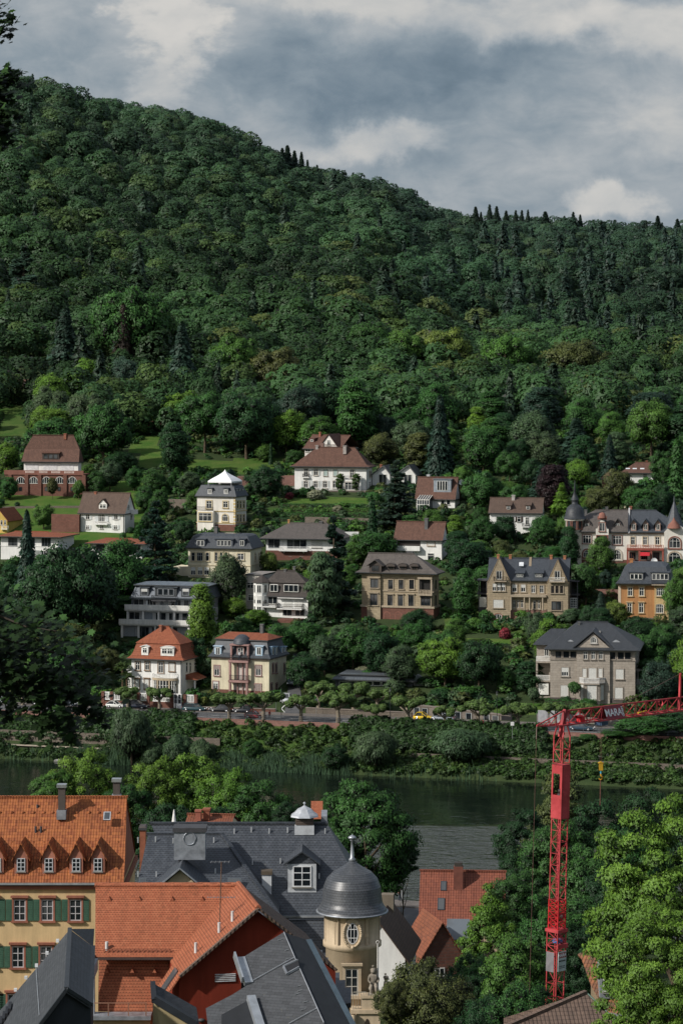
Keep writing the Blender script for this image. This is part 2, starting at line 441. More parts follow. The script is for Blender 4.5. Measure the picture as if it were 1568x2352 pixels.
for i in range(3):
 proto('broad',lump_crown(30+i,5.6,1.5,9.2,42,13000,.27,(.18,.36),ragged=.28,flat=.7,fuzz=(.55,1.2)),9.2,11.2,trunk_mb(9,.32,i+9,spread=4))
for i in range(3):
 proto('tall',lump_crown(40+i,2.5,.6,10.1,24,7500,.23,(.42,.62),cone=.25),10,5.2,trunk_mb(10,.2,i+20,3,1.2))
for i in range(3):
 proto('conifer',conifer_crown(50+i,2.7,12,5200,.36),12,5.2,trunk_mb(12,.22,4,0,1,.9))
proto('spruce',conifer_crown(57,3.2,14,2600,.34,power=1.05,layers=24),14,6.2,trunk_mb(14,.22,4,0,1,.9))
for i in range(2):
 proto('cypress',conifer_crown(60+i,1.15,8,1500,.34,.02,.05,power=.5),8,2.1,trunk_mb(8,.12,4,0,1,.8))
proto('cedar',cedar_crown(70,4.6,12,15000,.4,12),12,8.6,trunk_mb(12,.3,5,0,1,.95))
proto('cedar',cedar_crown(71,4.2,12,14000,.4,11),12,8.0,trunk_mb(12,.3,6,0,1,.95))
proto('willow',lump_crown(80,4.6,.5,8.6,24,8000,.2,(.3,.46),hang=True,jit=.5),8.6,9.4,trunk_mb(8,.3,3,spread=3))
proto('willow',lump_crown(81,4.6,.1,7.2,26,8000,.2,(.3,.44),hang=True,jit=.5),7.2,9.4,trunk_mb(7,.3,8,spread=3))
proto('birch',lump_crown(85,2.9,1.0,11,24,5200,.22,(.34,.5),cone=.35,hang=True,jit=.5),11,6,trunk_mb(11,.16,5,4,1.6,.9))
for i in range(4):
 proto('shrub',lump_crown(90+i,1.6,-.2,2.5,12,1300,.2,(.38,.58)),2.5,3.3,trunk_mb(1.6,.07,5+i,3,.8))
proto('ball',lump_crown(97,1.2,-.1,2.2,6,1000,.16,(.7,.85),ragged=0),2.2,2.5,trunk_mb(1.4,.07,5,3,.5))
# close trees on this side of the river: more and smaller leaves
for i in range(3):
 proto('near',lump_crown(110+i,5.6,2.0,13.2,90,34000,.2,(.14,.27),jit=.7,ragged=.3,flat=.62,fuzz=(.45,1.25),cw=.7),13,11.4,trunk_mb(13,.36,31+i,6,4))
for i in range(2):
 proto('near_tall',lump_crown(120+i,4.2,.8,13.2,80,28000,.19,(.16,.32),cone=.45,jit=.7,ragged=.3,flat=.62,fuzz=(.45,1.25),cw=.7),13,8.4,trunk_mb(13,.3,41+i,6,2.5))
proto('close',lump_crown(130,6.2,1.0,14.2,190,90000,.165,(.09,.2),jit=.7,ragged=.35,flat=.5,fuzz=(.35,1.3),cw=.7),14,12.8,trunk_mb(14,.4,51,8,4.5))
proto('bushy',lump_crown(140,3.2,-.3,4.4,60,16000,.12,(.13,.3),jit=.8,ragged=.5,fuzz=(.4,1.3),cw=.7),4.4,6.4,trunk_mb(3,.1,52,6,2))
TREE_REC=[]
GREEN={'dk':(.020,.064,.022),'md':(.038,.112,.027),'lt':(.068,.158,.030),'yl':(.118,.168,.034),'ol':(.080,.104,.034),'bl':(.044,.086,.062),'pu':(.026,.014,.017),'gr':(.060,.108,.052),'br':(.095,.195,.026),'su':(.112,.215,.030),'rd':(.21,.035,.05),'wh':(.2,.22,.15),'bd':(.024,.056,.038),'de':(.055,.045,.034)}
_trng=random.Random(5)
def tree_at(kind,pos,H,W,col,name='broadleaf_tree',cat='tree',var=None,label=None,group=None,sink=.3):
 ps=TREES[kind]; me,tm,h0,w0=ps[_trng.randrange(len(ps)) if var is None else var%len(ps)]
 r=empty(name,(pos[0],pos[1],pos[2]-sink),_trng.uniform(0,6.28))
 s=W/w0; sz=min((H+sink)/h0,s*{'conifer':1.7,'spruce':9}.get(kind,1.3))
 c=GREEN[col] if isinstance(col,str)else col
 j=_trng.uniform(.88,1.14)
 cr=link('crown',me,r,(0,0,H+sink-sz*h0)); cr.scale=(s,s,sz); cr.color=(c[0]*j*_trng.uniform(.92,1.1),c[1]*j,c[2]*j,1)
 if tm:link('trunk',tm,r).scale=(s,s,(H+sink)/h0)
 px=CX+FPX*pos[0]/pos[1]; top=HY+(HC-pos[2]-H)*FPX/pos[1]
 TREE_REC.append(dict(o=r,kind=kind,col=col if isinstance(col,str)else 'md',px=px,base=HY+(HC-pos[2])*FPX/pos[1],top=top,H=H,W=W,D=pos[1],name=name,label=label))
 if label:r['label']=label
 r['category']=cat
 if group:r['group']=group
 return r
def tree_px(kind,cx,top,bottom,width,col,D=None,**k):
 if D is None:p=hit(cx,bottom,k.pop('d0',500.))
 else:
  x=(cx-CX)/FPX*D; p=Vector((x,D,z1(x,D)))
 ztop=HC-(top-HY)/FPX*p.y
 return tree_at(kind,p,max(1.,ztop-p.z),width*p.y/FPX,col,**k)
# ---------------------------------------------------------------- camera, light, sky
cam=bpy.data.cameras.new('camera'); co=bpy.data.objects.new('camera',cam); COL.objects.link(co)
co.location=(0,0,HC); co.rotation_euler=(PI/2,0,0)
cam.sensor_fit='HORIZONTAL'; cam.sensor_width=24; cam.lens=24*FPX/1568
cam.shift_y=-(1176-HY)/1568; cam.clip_start=.5; cam.clip_end=20000
SC.camera=co
SC.view_settings.view_transform='Standard'; SC.view_settings.look='None'; SC.view_settings.exposure=0; SC.view_settings.gamma=1
SC.cycles.use_denoising=True
SC.cycles.max_bounces=6; SC.cycles.transparent_max_bounces=4; SC.cycles.diffuse_bounces=3; SC.cycles.glossy_bounces=3
SUN_DIR=Vector((.74,.40,-.60)).normalized()  # light travels this way
sl=bpy.data.lights.new('sun','SUN'); so=bpy.data.objects.new('sun',sl); COL.objects.link(so)
sl.energy=4.3; sl.angle=R(1.2); sl.color=(1,.95,.88)
so.rotation_euler=SUN_DIR.to_track_quat('-Z','Y').to_euler(); so.location=(-200,-100,300)
elev=math.asin(-SUN_DIR.z); azim=math.atan2(-SUN_DIR.x,-SUN_DIR.y)
W_=bpy.data.worlds.new('World'); SC.world=W_; W_.use_nodes=True
wt=W_.node_tree; bg=wt.nodes['Background']; bg.inputs['Strength'].default_value=.1
class WN(NT):
 def __init__(s):s.t=wt
w=WN()
sky=wt.nodes.new('ShaderNodeTexSky'); sky.sky_type='NISHITA'; sky.sun_disc=False
sky.sun_elevation=elev; sky.sun_rotation=azim%(2*PI); sky.altitude=150; sky.dust_density=2.5; sky.air_density=1.2
gen=wt.nodes.new('ShaderNodeTexCoord').outputs['Generated']
d=w.sep(gen)
yy=w.math('MAXIMUM',w.math('ABSOLUTE',d[1]),.12)
u=w.math('DIVIDE',d[0],yy); v=w.math('DIVIDE',d[2],yy)
vec=w.comb(u,w.math('MULTIPLY',v,1.7),0.)
wz1=w.noise(vec,18,7,.6); wz2=w.noise(w.comb(v,u,3.7),16,7,.6)
uu=w.math('ADD',u,w.math('MULTIPLY',w.math('SUBTRACT',wz1,.5),.09))
vv=w.math('ADD',v,w.math('MULTIPLY',w.math('SUBTRACT',wz2,.5),.05))
def blob(px,py,rx,ry,lo=1.,hi=0.):
 a=w.math('DIVIDE',w.math('SUBTRACT',uu,(px-CX)/FPX),rx/FPX)
 b=w.math('DIVIDE',w.math('SUBTRACT',vv,(HY-py)/FPX),ry/FPX)
 d2=w.math('SQRT',w.math('ADD',w.math('MULTIPLY',a,a),w.math('MULTIPLY',b,b)))
 o=wt.nodes.new('ShaderNodeMapRange'); o.interpolation_type='SMOOTHERSTEP'; w.set(o.inputs[0],d2)
 o.inputs[1].default_value=lo; o.inputs[2].default_value=hi; return o.outputs[0]
# cloud bank: brightness field built from soft masses of cloud at their places in the sky
cover=blob(980,120,720,330,1.0,.72)
big=w.noise(w.comb(u,w.math('MULTIPLY',v,2.2),1.3),9,6,.58,.3)
fine=w.noise(vec,42,6,.6,.4)
br=w.ramp(big,.3,.72,-.16,.2)
br=w.math('ADD',br,w.ramp(fine,.3,.7,-.11,.11))
for(px,py,rx,ry,k,lo,hi)in[(410,40,120,170,.46,1.,.3),(395,205,95,120,.26,1.,.1),(120,60,250,190,.06,1.,.3),(780,15,360,85,.36,1.,.2),(1230,35,330,110,.44,1.,.2),(1480,70,210,110,.40,1.,.2),(850,330,210,70,.40,1.,.25),(640,345,160,60,.16,1.,.1),(1420,470,210,62,.42,1.,.35),(1500,280,190,110,.24,1.,.1),(1100,230,180,80,.10,1.,.1),(840,205,460,110,-.27,1.,.1),(1150,130,420,90,-.16,1.,.1),(620,150,250,110,-.10,1.,.1),(1000,390,260,60,-.06,1,.1)]:
 br=w.math('ADD',br,w.math('MULTIPLY',blob(px,py,rx,ry,lo,hi),k*.8))
ramp=wt.nodes.new('ShaderNodeValToRGB'); w.set(ramp.inputs[0],w.math('ADD',br,.45))
cr=ramp.color_ramp; cr.elements[0].position=0; cr.elements[0].color=(.088,.132,.172,1)
cr.elements[1].position=1; cr.elements[1].color=(.52,.51,.49,1)
for pos,c in((.22,(.147,.195,.24,1)),(.42,(.218,.264,.303,1)),(.62,(.33,.358,.38,1)),(.8,(.44,.445,.44,1))):
 e=cr.elements.new(pos); e.color=c
cl10=w.mix(1.,ramp.outputs[0],(12,12,12,1),'MULTIPLY')
# the rest of the dome: Nishita sky behind broken cloud
hz=w.noise(w.comb(d[0],d[1],w.math('MULTIPLY',d[2],2.)),2.6,6,.6)
dome=w.mix(w.ramp(hz,.42,.62),sky.outputs[0],(5.2,5.4,5.6,1))
front=w.math('MULTIPLY',w.ramp(d[1],.80,.93),w.ramp(v,.30,.18))
out=w.mix(front,dome,cl10)
wt.links.new(out,bg.inputs['Color'])
# ---------------------------------------------------------------- ground, water, road
LAWNS=[([(0,1133),(190,1133),(240,1120),(330,1090),(400,1140),(330,1230),(230,1262),(0,1262)],1.),([(318,1000),(372,1000),(384,1075),(300,1078)],1.),([(325,945),(400,945),(400,965),(325,968)],.8),([(425,1055),(650,1055),(660,1085),(420,1088)],.9),([(668,1143),(850,1143),(860,1166),(650,1170)],1.),([(600,1168),(860,1168),(880,1205),(590,1205)],.5),([(1075,1462),(1180,1462),(1185,1482),(1070,1482)],1.),([(1180,1618),(1330,1622),(1330,1640),(1100,1635)],.9),([(0,940),(70,930),(70,1000),(0,1010)],.7),([(1000,1395),(1330,1425),(1300,1450),(1050,1450)],.6),([(390,1650),(830,1668),(830,1720),(430,1715)],.55),([(1130,1765),(1310,1775),(1310,1795),(1130,1790)],.8)]
def inpoly(px,py,poly):
 c=np.zeros(px.shape,bool); n=len(poly)
 for i in range(n):
  (x1,y1),(x2,y2)=poly[i],poly[(i+1)%n]
  k=((y1>py)!=(y2>py))&(px<(x2-x1)*(py-y1)/((y2-y1)or 1e-9)+x1); c^=k
 return c
def lawn_val(X,Y,Z):
 Ys=np.maximum(Y,1.); px=CX+FPX*X/Ys; py=HY+(HC-Z)*FPX/Ys
 g=np.zeros(np.shape(X))
 for poly,val in LAWNS:g=np.maximum(g,inpoly(px,py,poly)*val*((Y>498)&(Y<880)))
 return g
tl=np.unique(np.concatenate([GT,np.arange(-600,340,20.),np.arange(495,530,1.5),np.arange(530,830,3.5),np.arange(830,1800,12.),np.arange(1800,2600,60.),[4000.,7000.]]))
xl_=np.unique(np.concatenate([np.arange(-140,141,3.5),np.arange(-420,421,14.),[-3000,-1600,-900,-600,600,900,1600,3000.]]))
T2,X2=np.meshgrid(tl,xl_,indexing='ij'); Y2=T2-SL*X2; Z2=zt(X2,Y2)
nt,nx=T2.shape
idx=np.arange(nt*nx).reshape(nt,nx)
F=np.stack([idx[:-1,:-1],idx[:-1,1:],idx[1:,1:],idx[1:,:-1]],-1).reshape(-1,4)
V=np.stack([X2,Y2,Z2],-1).reshape(-1,3)
ct=V[F].mean(1); lv=lawn_val(ct[:,0],ct[:,1],ct[:,2])
gm=NT('ground').p(.95,.1); at=gm.n('ShaderNodeAttribute'); at.attribute_name='tint'
gp=gm.geo(); g1=gm.noise(gp,.25,5); g2=gm.noise(gp,2.5,5,.7)
soil=gm.mix(gm.ramp(g1,.35,.65),(.030,.050,.020,1),(.046,.066,.026,1))
gras=gm.mix(gm.ramp(g1,.35,.68),(.048,.118,.018,1),(.105,.15,.036,1))
gras=gm.mix(gm.ramp(g2,.35,.75,0,.55),gras,(.035,.07,.014,1))
gm.base(gm.mix(gm.sep(at.outputs['Color'])[0],soil,gras)); gm.bump(g2,.6,.25)
ground=link('ground',np_mesh('ground',V,F,gm.m,np.stack([lv]*3,1),True)); setp(ground,kind='structure')
wm=NT('river_water').p(.07,.5); wm.b.inputs['IOR'].default_value=1.33
gp=wm.geo(); s=wm.sep(gp)
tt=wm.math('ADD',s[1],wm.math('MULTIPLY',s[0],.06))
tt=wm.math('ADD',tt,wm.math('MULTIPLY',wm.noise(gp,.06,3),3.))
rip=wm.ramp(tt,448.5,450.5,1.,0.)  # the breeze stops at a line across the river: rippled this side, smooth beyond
q=wm.comb(wm.math('MULTIPLY',s[0],.6),s[1],0.)
n1=wm.noise(q,.33,3,.55,.4); n2=wm.noise(q,.22,3); n3=wm.noise(q,.9,3)
hgt=wm.math('ADD',wm.math('MULTIPLY',n1,wm.ramp(rip,0,1,.16,2.6)),wm.math('ADD',wm.math('MULTIPLY',n2,wm.ramp(rip,0,1,.08,.6)),wm.math('MULTIPLY',n3,wm.ramp(rip,0,1,.08,1.2))))
wm.bump(hgt,1.,.42)
wm.base(wm.mix(rip,wm.mix(wm.ramp(n2,.35,.7),(.006,.011,.008,1),(.011,.017,.011,1)),(.055,.061,.056,1)))  # near zone paler, far zone near-black: sky reflection put into base colour
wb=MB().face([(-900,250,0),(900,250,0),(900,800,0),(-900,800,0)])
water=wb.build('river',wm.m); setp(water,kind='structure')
def strip(t0,t1,z,x0,x1,mb=None,mi=0,zb=None,step=6.):
 """Sheet between two river-parallel lines."""
 mb=mb or MB(); n=max(1,int((x1-x0)/step))
 for i in range(n):
  a=x0+(x1-x0)*i/n; b=x0+(x1-x0)*(i+1)/n
  mb.face([(a,t0-SL*a,z),(b,t0-SL*b,z),(b,t1-SL*b,z),(a,t1-SL*a,z)],mi)
 return mb
asph=NT('asphalt').p(.85,.25); an=asph.noise(asph.geo(),.6,6,.7); asph.base(asph.mix(asph.ramp(an,.3,.7),(.060,.062,.066,1),(.105,.105,.107,1)))
pavm=masonry((.19,.17,.155),(.15,.135,.125),(.09,.085,.08),.5,.5,.015)
setp(strip(514.9,523.4,7.02,-320,300).build('road',asph.m),kind='structure')
mk=MB()
for i in range(-60,60):
 x=i*6.; mk.face([(x,519.2-SL*x,7.026),(x+3,519.2-SL*(x+3),7.026),(x+3,519.35-SL*(x+3),7.026),(x,519.35-SL*x,7.026)])
for t0 in(516.6,):strip(t0,t0+.14,7.026,-320,300,mk)
setp(mk.build('road_markings',plain((.62,.62,.6))),kind='structure')
kb=MB()
def wallstrip(b,t0,t1,z0,zz1,x0,x1,mi=0,step=8.):
 n=max(1,int((x1-x0)/step))
 A=lambda x,t,z:(x,t-SL*x,z)
 for i in range(n):
  a=x0+(x1-x0)*i/n; c=x0+(x1-x0)*(i+1)/n
  b.face([A(a,t0,z0),A(c,t0,z0),A(c,t0,zz1),A(a,t0,zz1)],mi); b.face([A(a,t0,zz1),A(c,t0,zz1),A(c,t1,zz1),A(a,t1,zz1)],mi)
  b.face([A(c,t1,z0),A(a,t1,z0),A(a,t1,zz1),A(c,t1,zz1)],mi)
 b.face([A(x0,t1,z0),A(x0,t0,z0),A(x0,t0,zz1),A(x0,t1,zz1)],mi); b.face([A(x1,t0,z0),A(x1,t1,z0),A(x1,t1,zz1),A(x1,t0,zz1)],mi)
 return b
setp(wallstrip(MB(),523.4,526.6,6.0,7.14,-320,300).build('pavement',pavm),kind='structure')
setp(wallstrip(MB(),513.75,514.9,6.0,7.14,-320,300).build('riverside_pavement',pavm),kind='structure')
gv=plain((.34,.29,.22),.95)
setp(strip(504.6,506.4,1.98,-120,-32).build('towpath',gv),kind='structure')
# near quay
setp(strip(330,351.5,6.32,-120,160).build('quay_road',asph.m),kind='structure')
setp(wallstrip(MB(),351.5,355.4,4,6.45,-120,160).build('quay_pavement',pavm),kind='structure')
# ---------------------------------------------------------------- building kit
_WC={}
GLS=glass(); WHITE='#d8d8d2'
def win_parts(w,h,fc=WHITE,nx=2,nz=2,sur=None,sw=.16,sill=True,shut=None,blind=0.,bc='#c9c9c4',arch=0.,hood=None,top=0.35,proud=.0):
 w=round(w*10)/10 or.1; h=round(h*10)/10 or.1
 key=(w,h,fc,nx,nz,sur,sw,sill,shut,blind,bc,arch,hood,proud)
 if key in _WC:return _WC[key]
 def outline(x,z0,zt_,y):
  if not arch:return[(-x,y,z0),(x,y,z0),(x,y,zt_),(-x,y,zt_)]
  a=arch*x; n=8
  return[(-x,y,z0),(x,y,z0)]+[(x*math.cos(PI*k/n),y,zt_-a+a*math.sin(PI*k/n))for k in range(n+1)]
 x,z0,z1_=w/2,-h/2,h/2
 y=-.02-proud
 res=[]
 fr=MB(); f=max(.06,min(.09,w*.09)); ring=outline(x,z0,z1_,y-.05); inn=outline(x-f,z0+f,z1_-f,y-.05)
 m=len(ring)
 for i in range(m):
  j=(i+1)%m; fr.face([ring[i],ring[j],inn[j],inn[i]]); fr.face([ring[j],ring[i],(ring[i][0],0,ring[i][2]),(ring[j][0],0,ring[j][2])])
 zt_=z1_-arch*x*.2
 for i in range(1,nx):
  xx=-x+w*i/nx; fr.box(xx-.035,xx+.035,y-.055,y-.005,z0+f,zt_-f)
 for i in range(1,nz):
  zz=z1_-h*top if nz==2 else z0+h*i/nz
  fr.box(-x+f,x-f,y-.05,y-.006,zz-.03,zz+.03)
 res.append(('frame',fr.mesh('window_frame',plain(fc,.5))))
 res.append(('pane',MB().face(outline(x-f*.5,z0+f*.5,z1_-f*.5,y)).mesh('window_pane',GLS)))
 if sur:
  sb=MB(); o=outline(x+sw,z0-(sw*.6 if sill else sw),z1_+sw,y-.10); ii=outline(x,z0,z1_,y-.10)
  for i in range(len(o)):
   j=(i+1)%len(o); sb.face([o[i],o[j],ii[j],ii[i]]); sb.face([o[j],o[i],(o[i][0],0,o[i][2]),(o[j][0],0,o[j][2])])
   sb.face([ii[i],ii[j],(ii[j][0],y,ii[j][2]),(ii[i][0],y,ii[i][2])])
  if sill:sb.box(-x-sw-.06,x+sw+.06,y-.2,0,z0-sw-.02,z0-.01)
  if hood:sb.box(-x-sw-.1,x+sw+.1,y-.26,0,z1_+sw+.003,z1_+sw+.18)
  res.append(('surround',sb.mesh('window_surround',plaster(sur,.3))))
 elif sill:
  res.append(('sill',MB().box(-x-.08,x+.08,y-.14,0,z0-.1,z0-.012).mesh('window_sill',plaster('#8d8a84'))))
 if shut:
  s=MB(); ww=w*.5
  s.box(0,ww,-.09-proud,-.03-proud,z0,z1_)
  n=max(4,int(h/.16))
  for i in range(n):s.box(.07,ww-.07,-.105-proud,-.085-proud,z0+.08+(h-.16)*i/n,z0+.08+(h-.16)*(i+.55)/n)
  me=s.mesh('shutter',plain(shut,.6))
  res.append(('shutter',me,(x+(sw if sur else.03),0,0))); res.append(('shutter',me,(-x-(sw if sur else.03)-ww,0,0)))
 if blind:
  s=MB(); n=max(3,int(h*blind/.12)); hb=h*blind
  for i in range(n):s.box(-x+f*.6,x-f*.6,y-.058,y-.01,z1_-f*.6-hb+hb*i/n+.012,z1_-f*.6-hb+hb*(i+1)/n)
  res.append(('roller_blind',s.mesh('roller_blind',plain(bc,.7,var=.05))))
 _WC[key]=res
 return res
def add_window(parent,loc,rz,w,h,name='window',**st):
 ps=win_parts(w,h,**st)
 o=link(name,ps[0][1],parent,loc,(0,0,rz))
 for p in ps[1:]:link(p[0],p[1],o,p[2] if len(p)>2 else None)
 return o
def railing(b,x0,x1,y0,y1,z,h=1.,mi=0,gap=.18,t=.035):
 n=max(1,int(math.hypot(x1-x0,y1-y0)/gap))
 for i in range(n+1):
  a=i/n; x=x0+(x1-x0)*a; y=y0+(y1-y0)*a; b.box(x-t/2,x+t/2,y-t/2,y+t/2,z,z+h-.03,mi)
 b.bar((x0,y0,z+h),(x1,y1,z+h),.07,.06,mi); b.bar((x0,y0,z+.1),(x1,y1,z+.1),.05,.05,mi)
 return b
BLD=[]
class House:
 def __init__(s,name,label,cat,crop,xl,xr,yb,yaw=20.,xs=None,depth=None,D=None,z0=None,group=None,sink=3.,rot_extra=0):
  s.crop=crop; s.yaw=R(yaw); s.c,s.s=math.cos(s.yaw),math.sin(s.yaw); s.sink=sink
  px,py=ov(crop,(xl+xr)/2,yb)
  if D is None:p=hit(px,py)
  else:
   zz=HC-(py-HY)/FPX*D if z0 is None else z0
   p=Vector(((px-CX)/FPX*D,D,zz))
  s.x0,s.y0,s.z0=p
  s.root=empty(name,p,-s.yaw,label=label,cat=cat,group=group)
  a=s.X(xl); b=s.X(xr); m=(a+b)/2
  s.xa,s.xb=a,b; s.W=b-a
  if xs is not None:depth=s.side(xs)
  s.dp=depth or 9.
  x0p,ytop=ov(crop,xl,yb); x1p,_=ov(crop,xs if xs is not None else xr,yb)
  s.scr=[x0p,x1p,py-60,py]; s.D=s.y0; BLD.append(s)
 def loc(s,cx,cy,d=0.):
  px,py=ov(s.crop,cx,cy); u=(px-CX)/FPX
  X=(u*(s.y0+d*s.c)-s.x0-d*s.s)/(s.c+u*s.s)
  Y=s.y0-X*s.s+d*s.c
  return X,HC-(py-HY)/FPX*Y-s.z0
 def X(s,cx,d=0.):return s.loc(cx,0,d)[0]
 def Z(s,cy,cx=None,d=0.):
  if cx is None:cx=s.mid() if hasattr(s,'xa')else 0
  return s.loc(cx,cy,d)[1]
 def mid(s):
  return(CX+FPX*s.x0/s.y0-CROPS[s.crop][0])/CROPS[s.crop][2]
 def side(s,cx):
  px,_=ov(s.crop,cx,0); u=(px-CX)/FPX
  return(s.x0+s.xb*s.c-u*(s.y0-s.xb*s.s))/(u*s.c-s.s)
 def sideZ(s,cx,cy):
  d=s.side(cx); _,py=ov(s.crop,cx,cy); Y=s.y0-s.xb*s.s+d*s.c
  return d,HC-(py-HY)/FPX*Y-s.z0
 def part(s,name,mb,mat,parent=None):return mb.build(name,mat,parent or s.root)
# --- shell
 def walls(s,ze,mat,gx=None,gy=None,zb=None):
  """Wall shell up to height ze; gx / gy add gable triangles for a ridge along x / y of that height."""
  a,b,d=s.xa,s.xb,s.dp; z=-s.sink if zb is None else zb; m=MB()
  for p,q in(((a,0),(b,0)),((b,0),(b,d)),((b,d),(a,d)),((a,d),(a,0))):
   m.face([(p[0],p[1],z),(q[0],q[1],z),(q[0],q[1],ze),(p[0],p[1],ze)])
  if gx:
   m.face([(b,0,ze),(b,d,ze),(b,d/2,gx)]); m.face([(a,d,ze),(a,0,ze),(a,d/2,gx)])
  if gy:
   m.face([(a,0,ze),(b,0,ze),((a+b)/2,0,gy)]); m.face([(b,d,ze),(a,d,ze),((a+b)/2,d,gy)])
  s.ze=ze
  _,s.scr[2]=0,HY+(HC-s.z0-ze-3)*FPX/s.y0
  return s.part('wall',m,mat)
 def ring(s,z0,z1_,mat,out=.08,name='plinth',y1=None):
  a,b,d=s.xa-out,s.xb+out,(s.dp if y1 is None else y1)
  m=MB()
  m.box(a,b,-out,.0,z0,z1_); m.box(s.xb,b,.0,d+out,z0,z1_); m.box(a,s.xa,.0,d+out,z0,z1_)
  return s.part(name,m,mat)
 def loft(s,rects,mat,name='roof',thick=.22,gutter='#3b3e40',skip=(),parent=None,trim=True):
  m=MB(); z,a,b,c,d=rects[0]
  if trim or not hasattr(s,'prof'):s.prof=[(r[3],r[0])for r in rects]
  m.face([(a,d,z-thick),(b,d,z-thick),(b,c,z-thick),(a,c,z-thick)],1)
  for p,q in(((a,c),(b,c)),((b,c),(b,d)),((b,d),(a,d)),((a,d),(a,c))):
   m.face([(p[0],p[1],z-thick),(q[0],q[1],z-thick),(q[0],q[1],z),(p[0],p[1],z)],1)
  for r0,r1 in zip(rects[:-1],rects[1:]):
   z0,a0,b0,c0,d0=r0; z2,a1,b1,c1,d1=r1
   A=[(a0,c0,z0),(b0,c0,z0),(b0,d0,z0),(a0,d0,z0)]; B=[(a1,c1,z2),(b1,c1,z2),(b1,d1,z2),(a1,d1,z2)]
   for i in range(4):
    if i in skip:continue
    j=(i+1)%4; q=[A[i],A[j],B[j]]
    if(Vector(B[i])-Vector(B[j])).length>1e-4:q.append(B[i])
    m.face(q,0)
  z,a1,b1,c1,d1=rects[-1]
  if b1-a1>.01 and d1-c1>.01:m.face([(a1,c1,z),(b1,c1,z),(b1,d1,z),(a1,d1,z)],2)
  o=s.part(name,m,[mat,plain(gutter,.6),mat],parent)
  if trim:
   z,a,b,c,d=rects[0]
   g=MB(); g.bar((a,c-.07,z-.1),(b,c-.07,z-.1),.13,.13); s.part('gutter',g,plain('#4a4d4f',.4,.5),o)
   zr,ra,rb,rc,rd=rects[-1]
   if rd-rc<.01 and rb-ra>.5:
    g=MB(); g.bar((ra-.1,rc,zr+.03),(rb+.1,rc,zr+.03),.28,.2); s.part('ridge_cap',g,mat,o)
  return o
 def hip(s,ze,cx0,cx1,cyt,mat,over=.5,flare=None,**k):
  a,b,c,d=s.xa-over,s.xb+over,-over,s.dp+over; m=s.dp/2
  X0,zr=s.loc(cx0,cyt,m); X1,_=s.loc(cx1,cyt,m)
  s.zr=zr
  rects=[(ze,a,b,c,d)]
  if flare:rects.append((ze+.55,a+.95,b-.95,c+.95,d-.95))
  rects.append((zr,X0,X1,m,m)); return s.loft(rects,mat,**k)
 def gable(s,ze,zr,mat,over=.45,side=.35,**k):
  """Ridge along x."""
  m=s.dp/2; sl=(zr-ze)/m
  z=ze-over*sl
  return s.loft([(z+.12,s.xa-side,s.xb+side,-over,s.dp+over),(zr+.12,s.xa-side,s.xb+side,m,m)],mat,skip=(1,3),**k)
 def gable_y(s,x0,x1,y0,y1,ze,zr,mat,over=.35,name='cross_gable_roof',front=.3):
  """Cross gable: ridge runs into the house."""
  xm=(x0+x1)/2; m=MB(); sl=(zr-ze)/(xm-x0); zo=ze-over*sl
  for sg,xe in((-1,x0-over),(1,x1+over)):
   t=.16
   q=[(xe,y0-front,zo),(xm,y0-front,zr),(xm,y1,zr),(xe,y1,zo)]
   if sg>0:q=q[::-1]
   m.prism([(p[0],p[1],p[2]+.1)for p in q],(0,0,t),0)
  return s.part(name,m,mat)
# --- openings and trim
 def w(s,xs,cy,w,h,face='F',dpt=0.,parent=None,name='window',**st):
  out=[]
  for cx in xs:
   if face=='F':
    X,z=s.loc(cx,cy,dpt); sc=s.y0/FPX*CROPS[s.crop][2]
    out.append(add_window(parent or s.root,(X,dpt,z),0,w*sc/s.c,h*sc,name,**st))
   else:
    d,z=s.sideZ(cx,cy); sc=s.y0/FPX*CROPS[s.crop][2]
    out.append(add_window(parent or s.root,(s.xb,d,z),PI/2,w,h*sc,name,**st))
  return out
 def sc(s):return s.y0/FPX*CROPS[s.crop][2]
 def dormer(s,cx,yb,w,h,wall,roof,dy=.5,kind='gable',depth=3.5,rise=.5,st=None,wf=.7,over=.22):
  if 0<=dy<4 and hasattr(s,'prof'):  # stand the dormer front where its foot meets the roof slope
   ys,zs=zip(*s.prof)
   for dy in np.arange(min(ys),max(ys),.04):
    if np.interp(dy,ys,zs)>=s.loc(cx,yb,dy)[1]-.12:break
  X,z=s.loc(cx,yb,dy); w=w*s.sc()/s.c; h=h*s.sc(); b=MB(); x=w/2
  b.box(-x,x,0,depth,-.25,h)
  if kind=='gable':
   zr=h+rise; sl=rise/x; e=x+over
   for sg in(-1,1):
    q=[(sg*e,-over,h-over*sl+.02),(0,-over,zr+.02),(0,depth,zr+.02),(sg*e,depth,h-over*sl+.02)]
    b.prism(q if sg<0 else q[::-1],(0,0,.12),1)
   b.face([(-x,0,h),(x,0,h),(0,0,zr)],0)
  elif kind=='hip':
   e=x+over; q=[(-e,-over,h),(e,-over,h),(e,depth,h),(-e,depth,h)]; ap=(0,x*.8,h+rise); bk=(0,depth,h+rise)
   b.face([q[0],q[1],ap],1); b.face([q[1],q[2],bk,ap],1); b.face([q[3],q[0],ap,bk],1); b.face(q[::-1],1)
  elif kind=='arch':
   n=10; e=x+over*.6
   rows=[[(-e*math.cos(PI*k/n),yy,h-.02+(rise+.1)*math.sin(PI*k/n))for k in range(n+1)]for yy in(-over,depth)]
   b.grid(rows,1,True); b.face([(-e*math.cos(PI*k/n),-over+.05,h-.02+(rise+.04)*math.sin(PI*k/n))for k in range(n+1)],0)
  else:
   b.prism([(-x-over,-over,h),(x+over,-over,h),(x+over,depth,h+rise),(-x-over,depth,h+rise)],(0,0,.14),1)
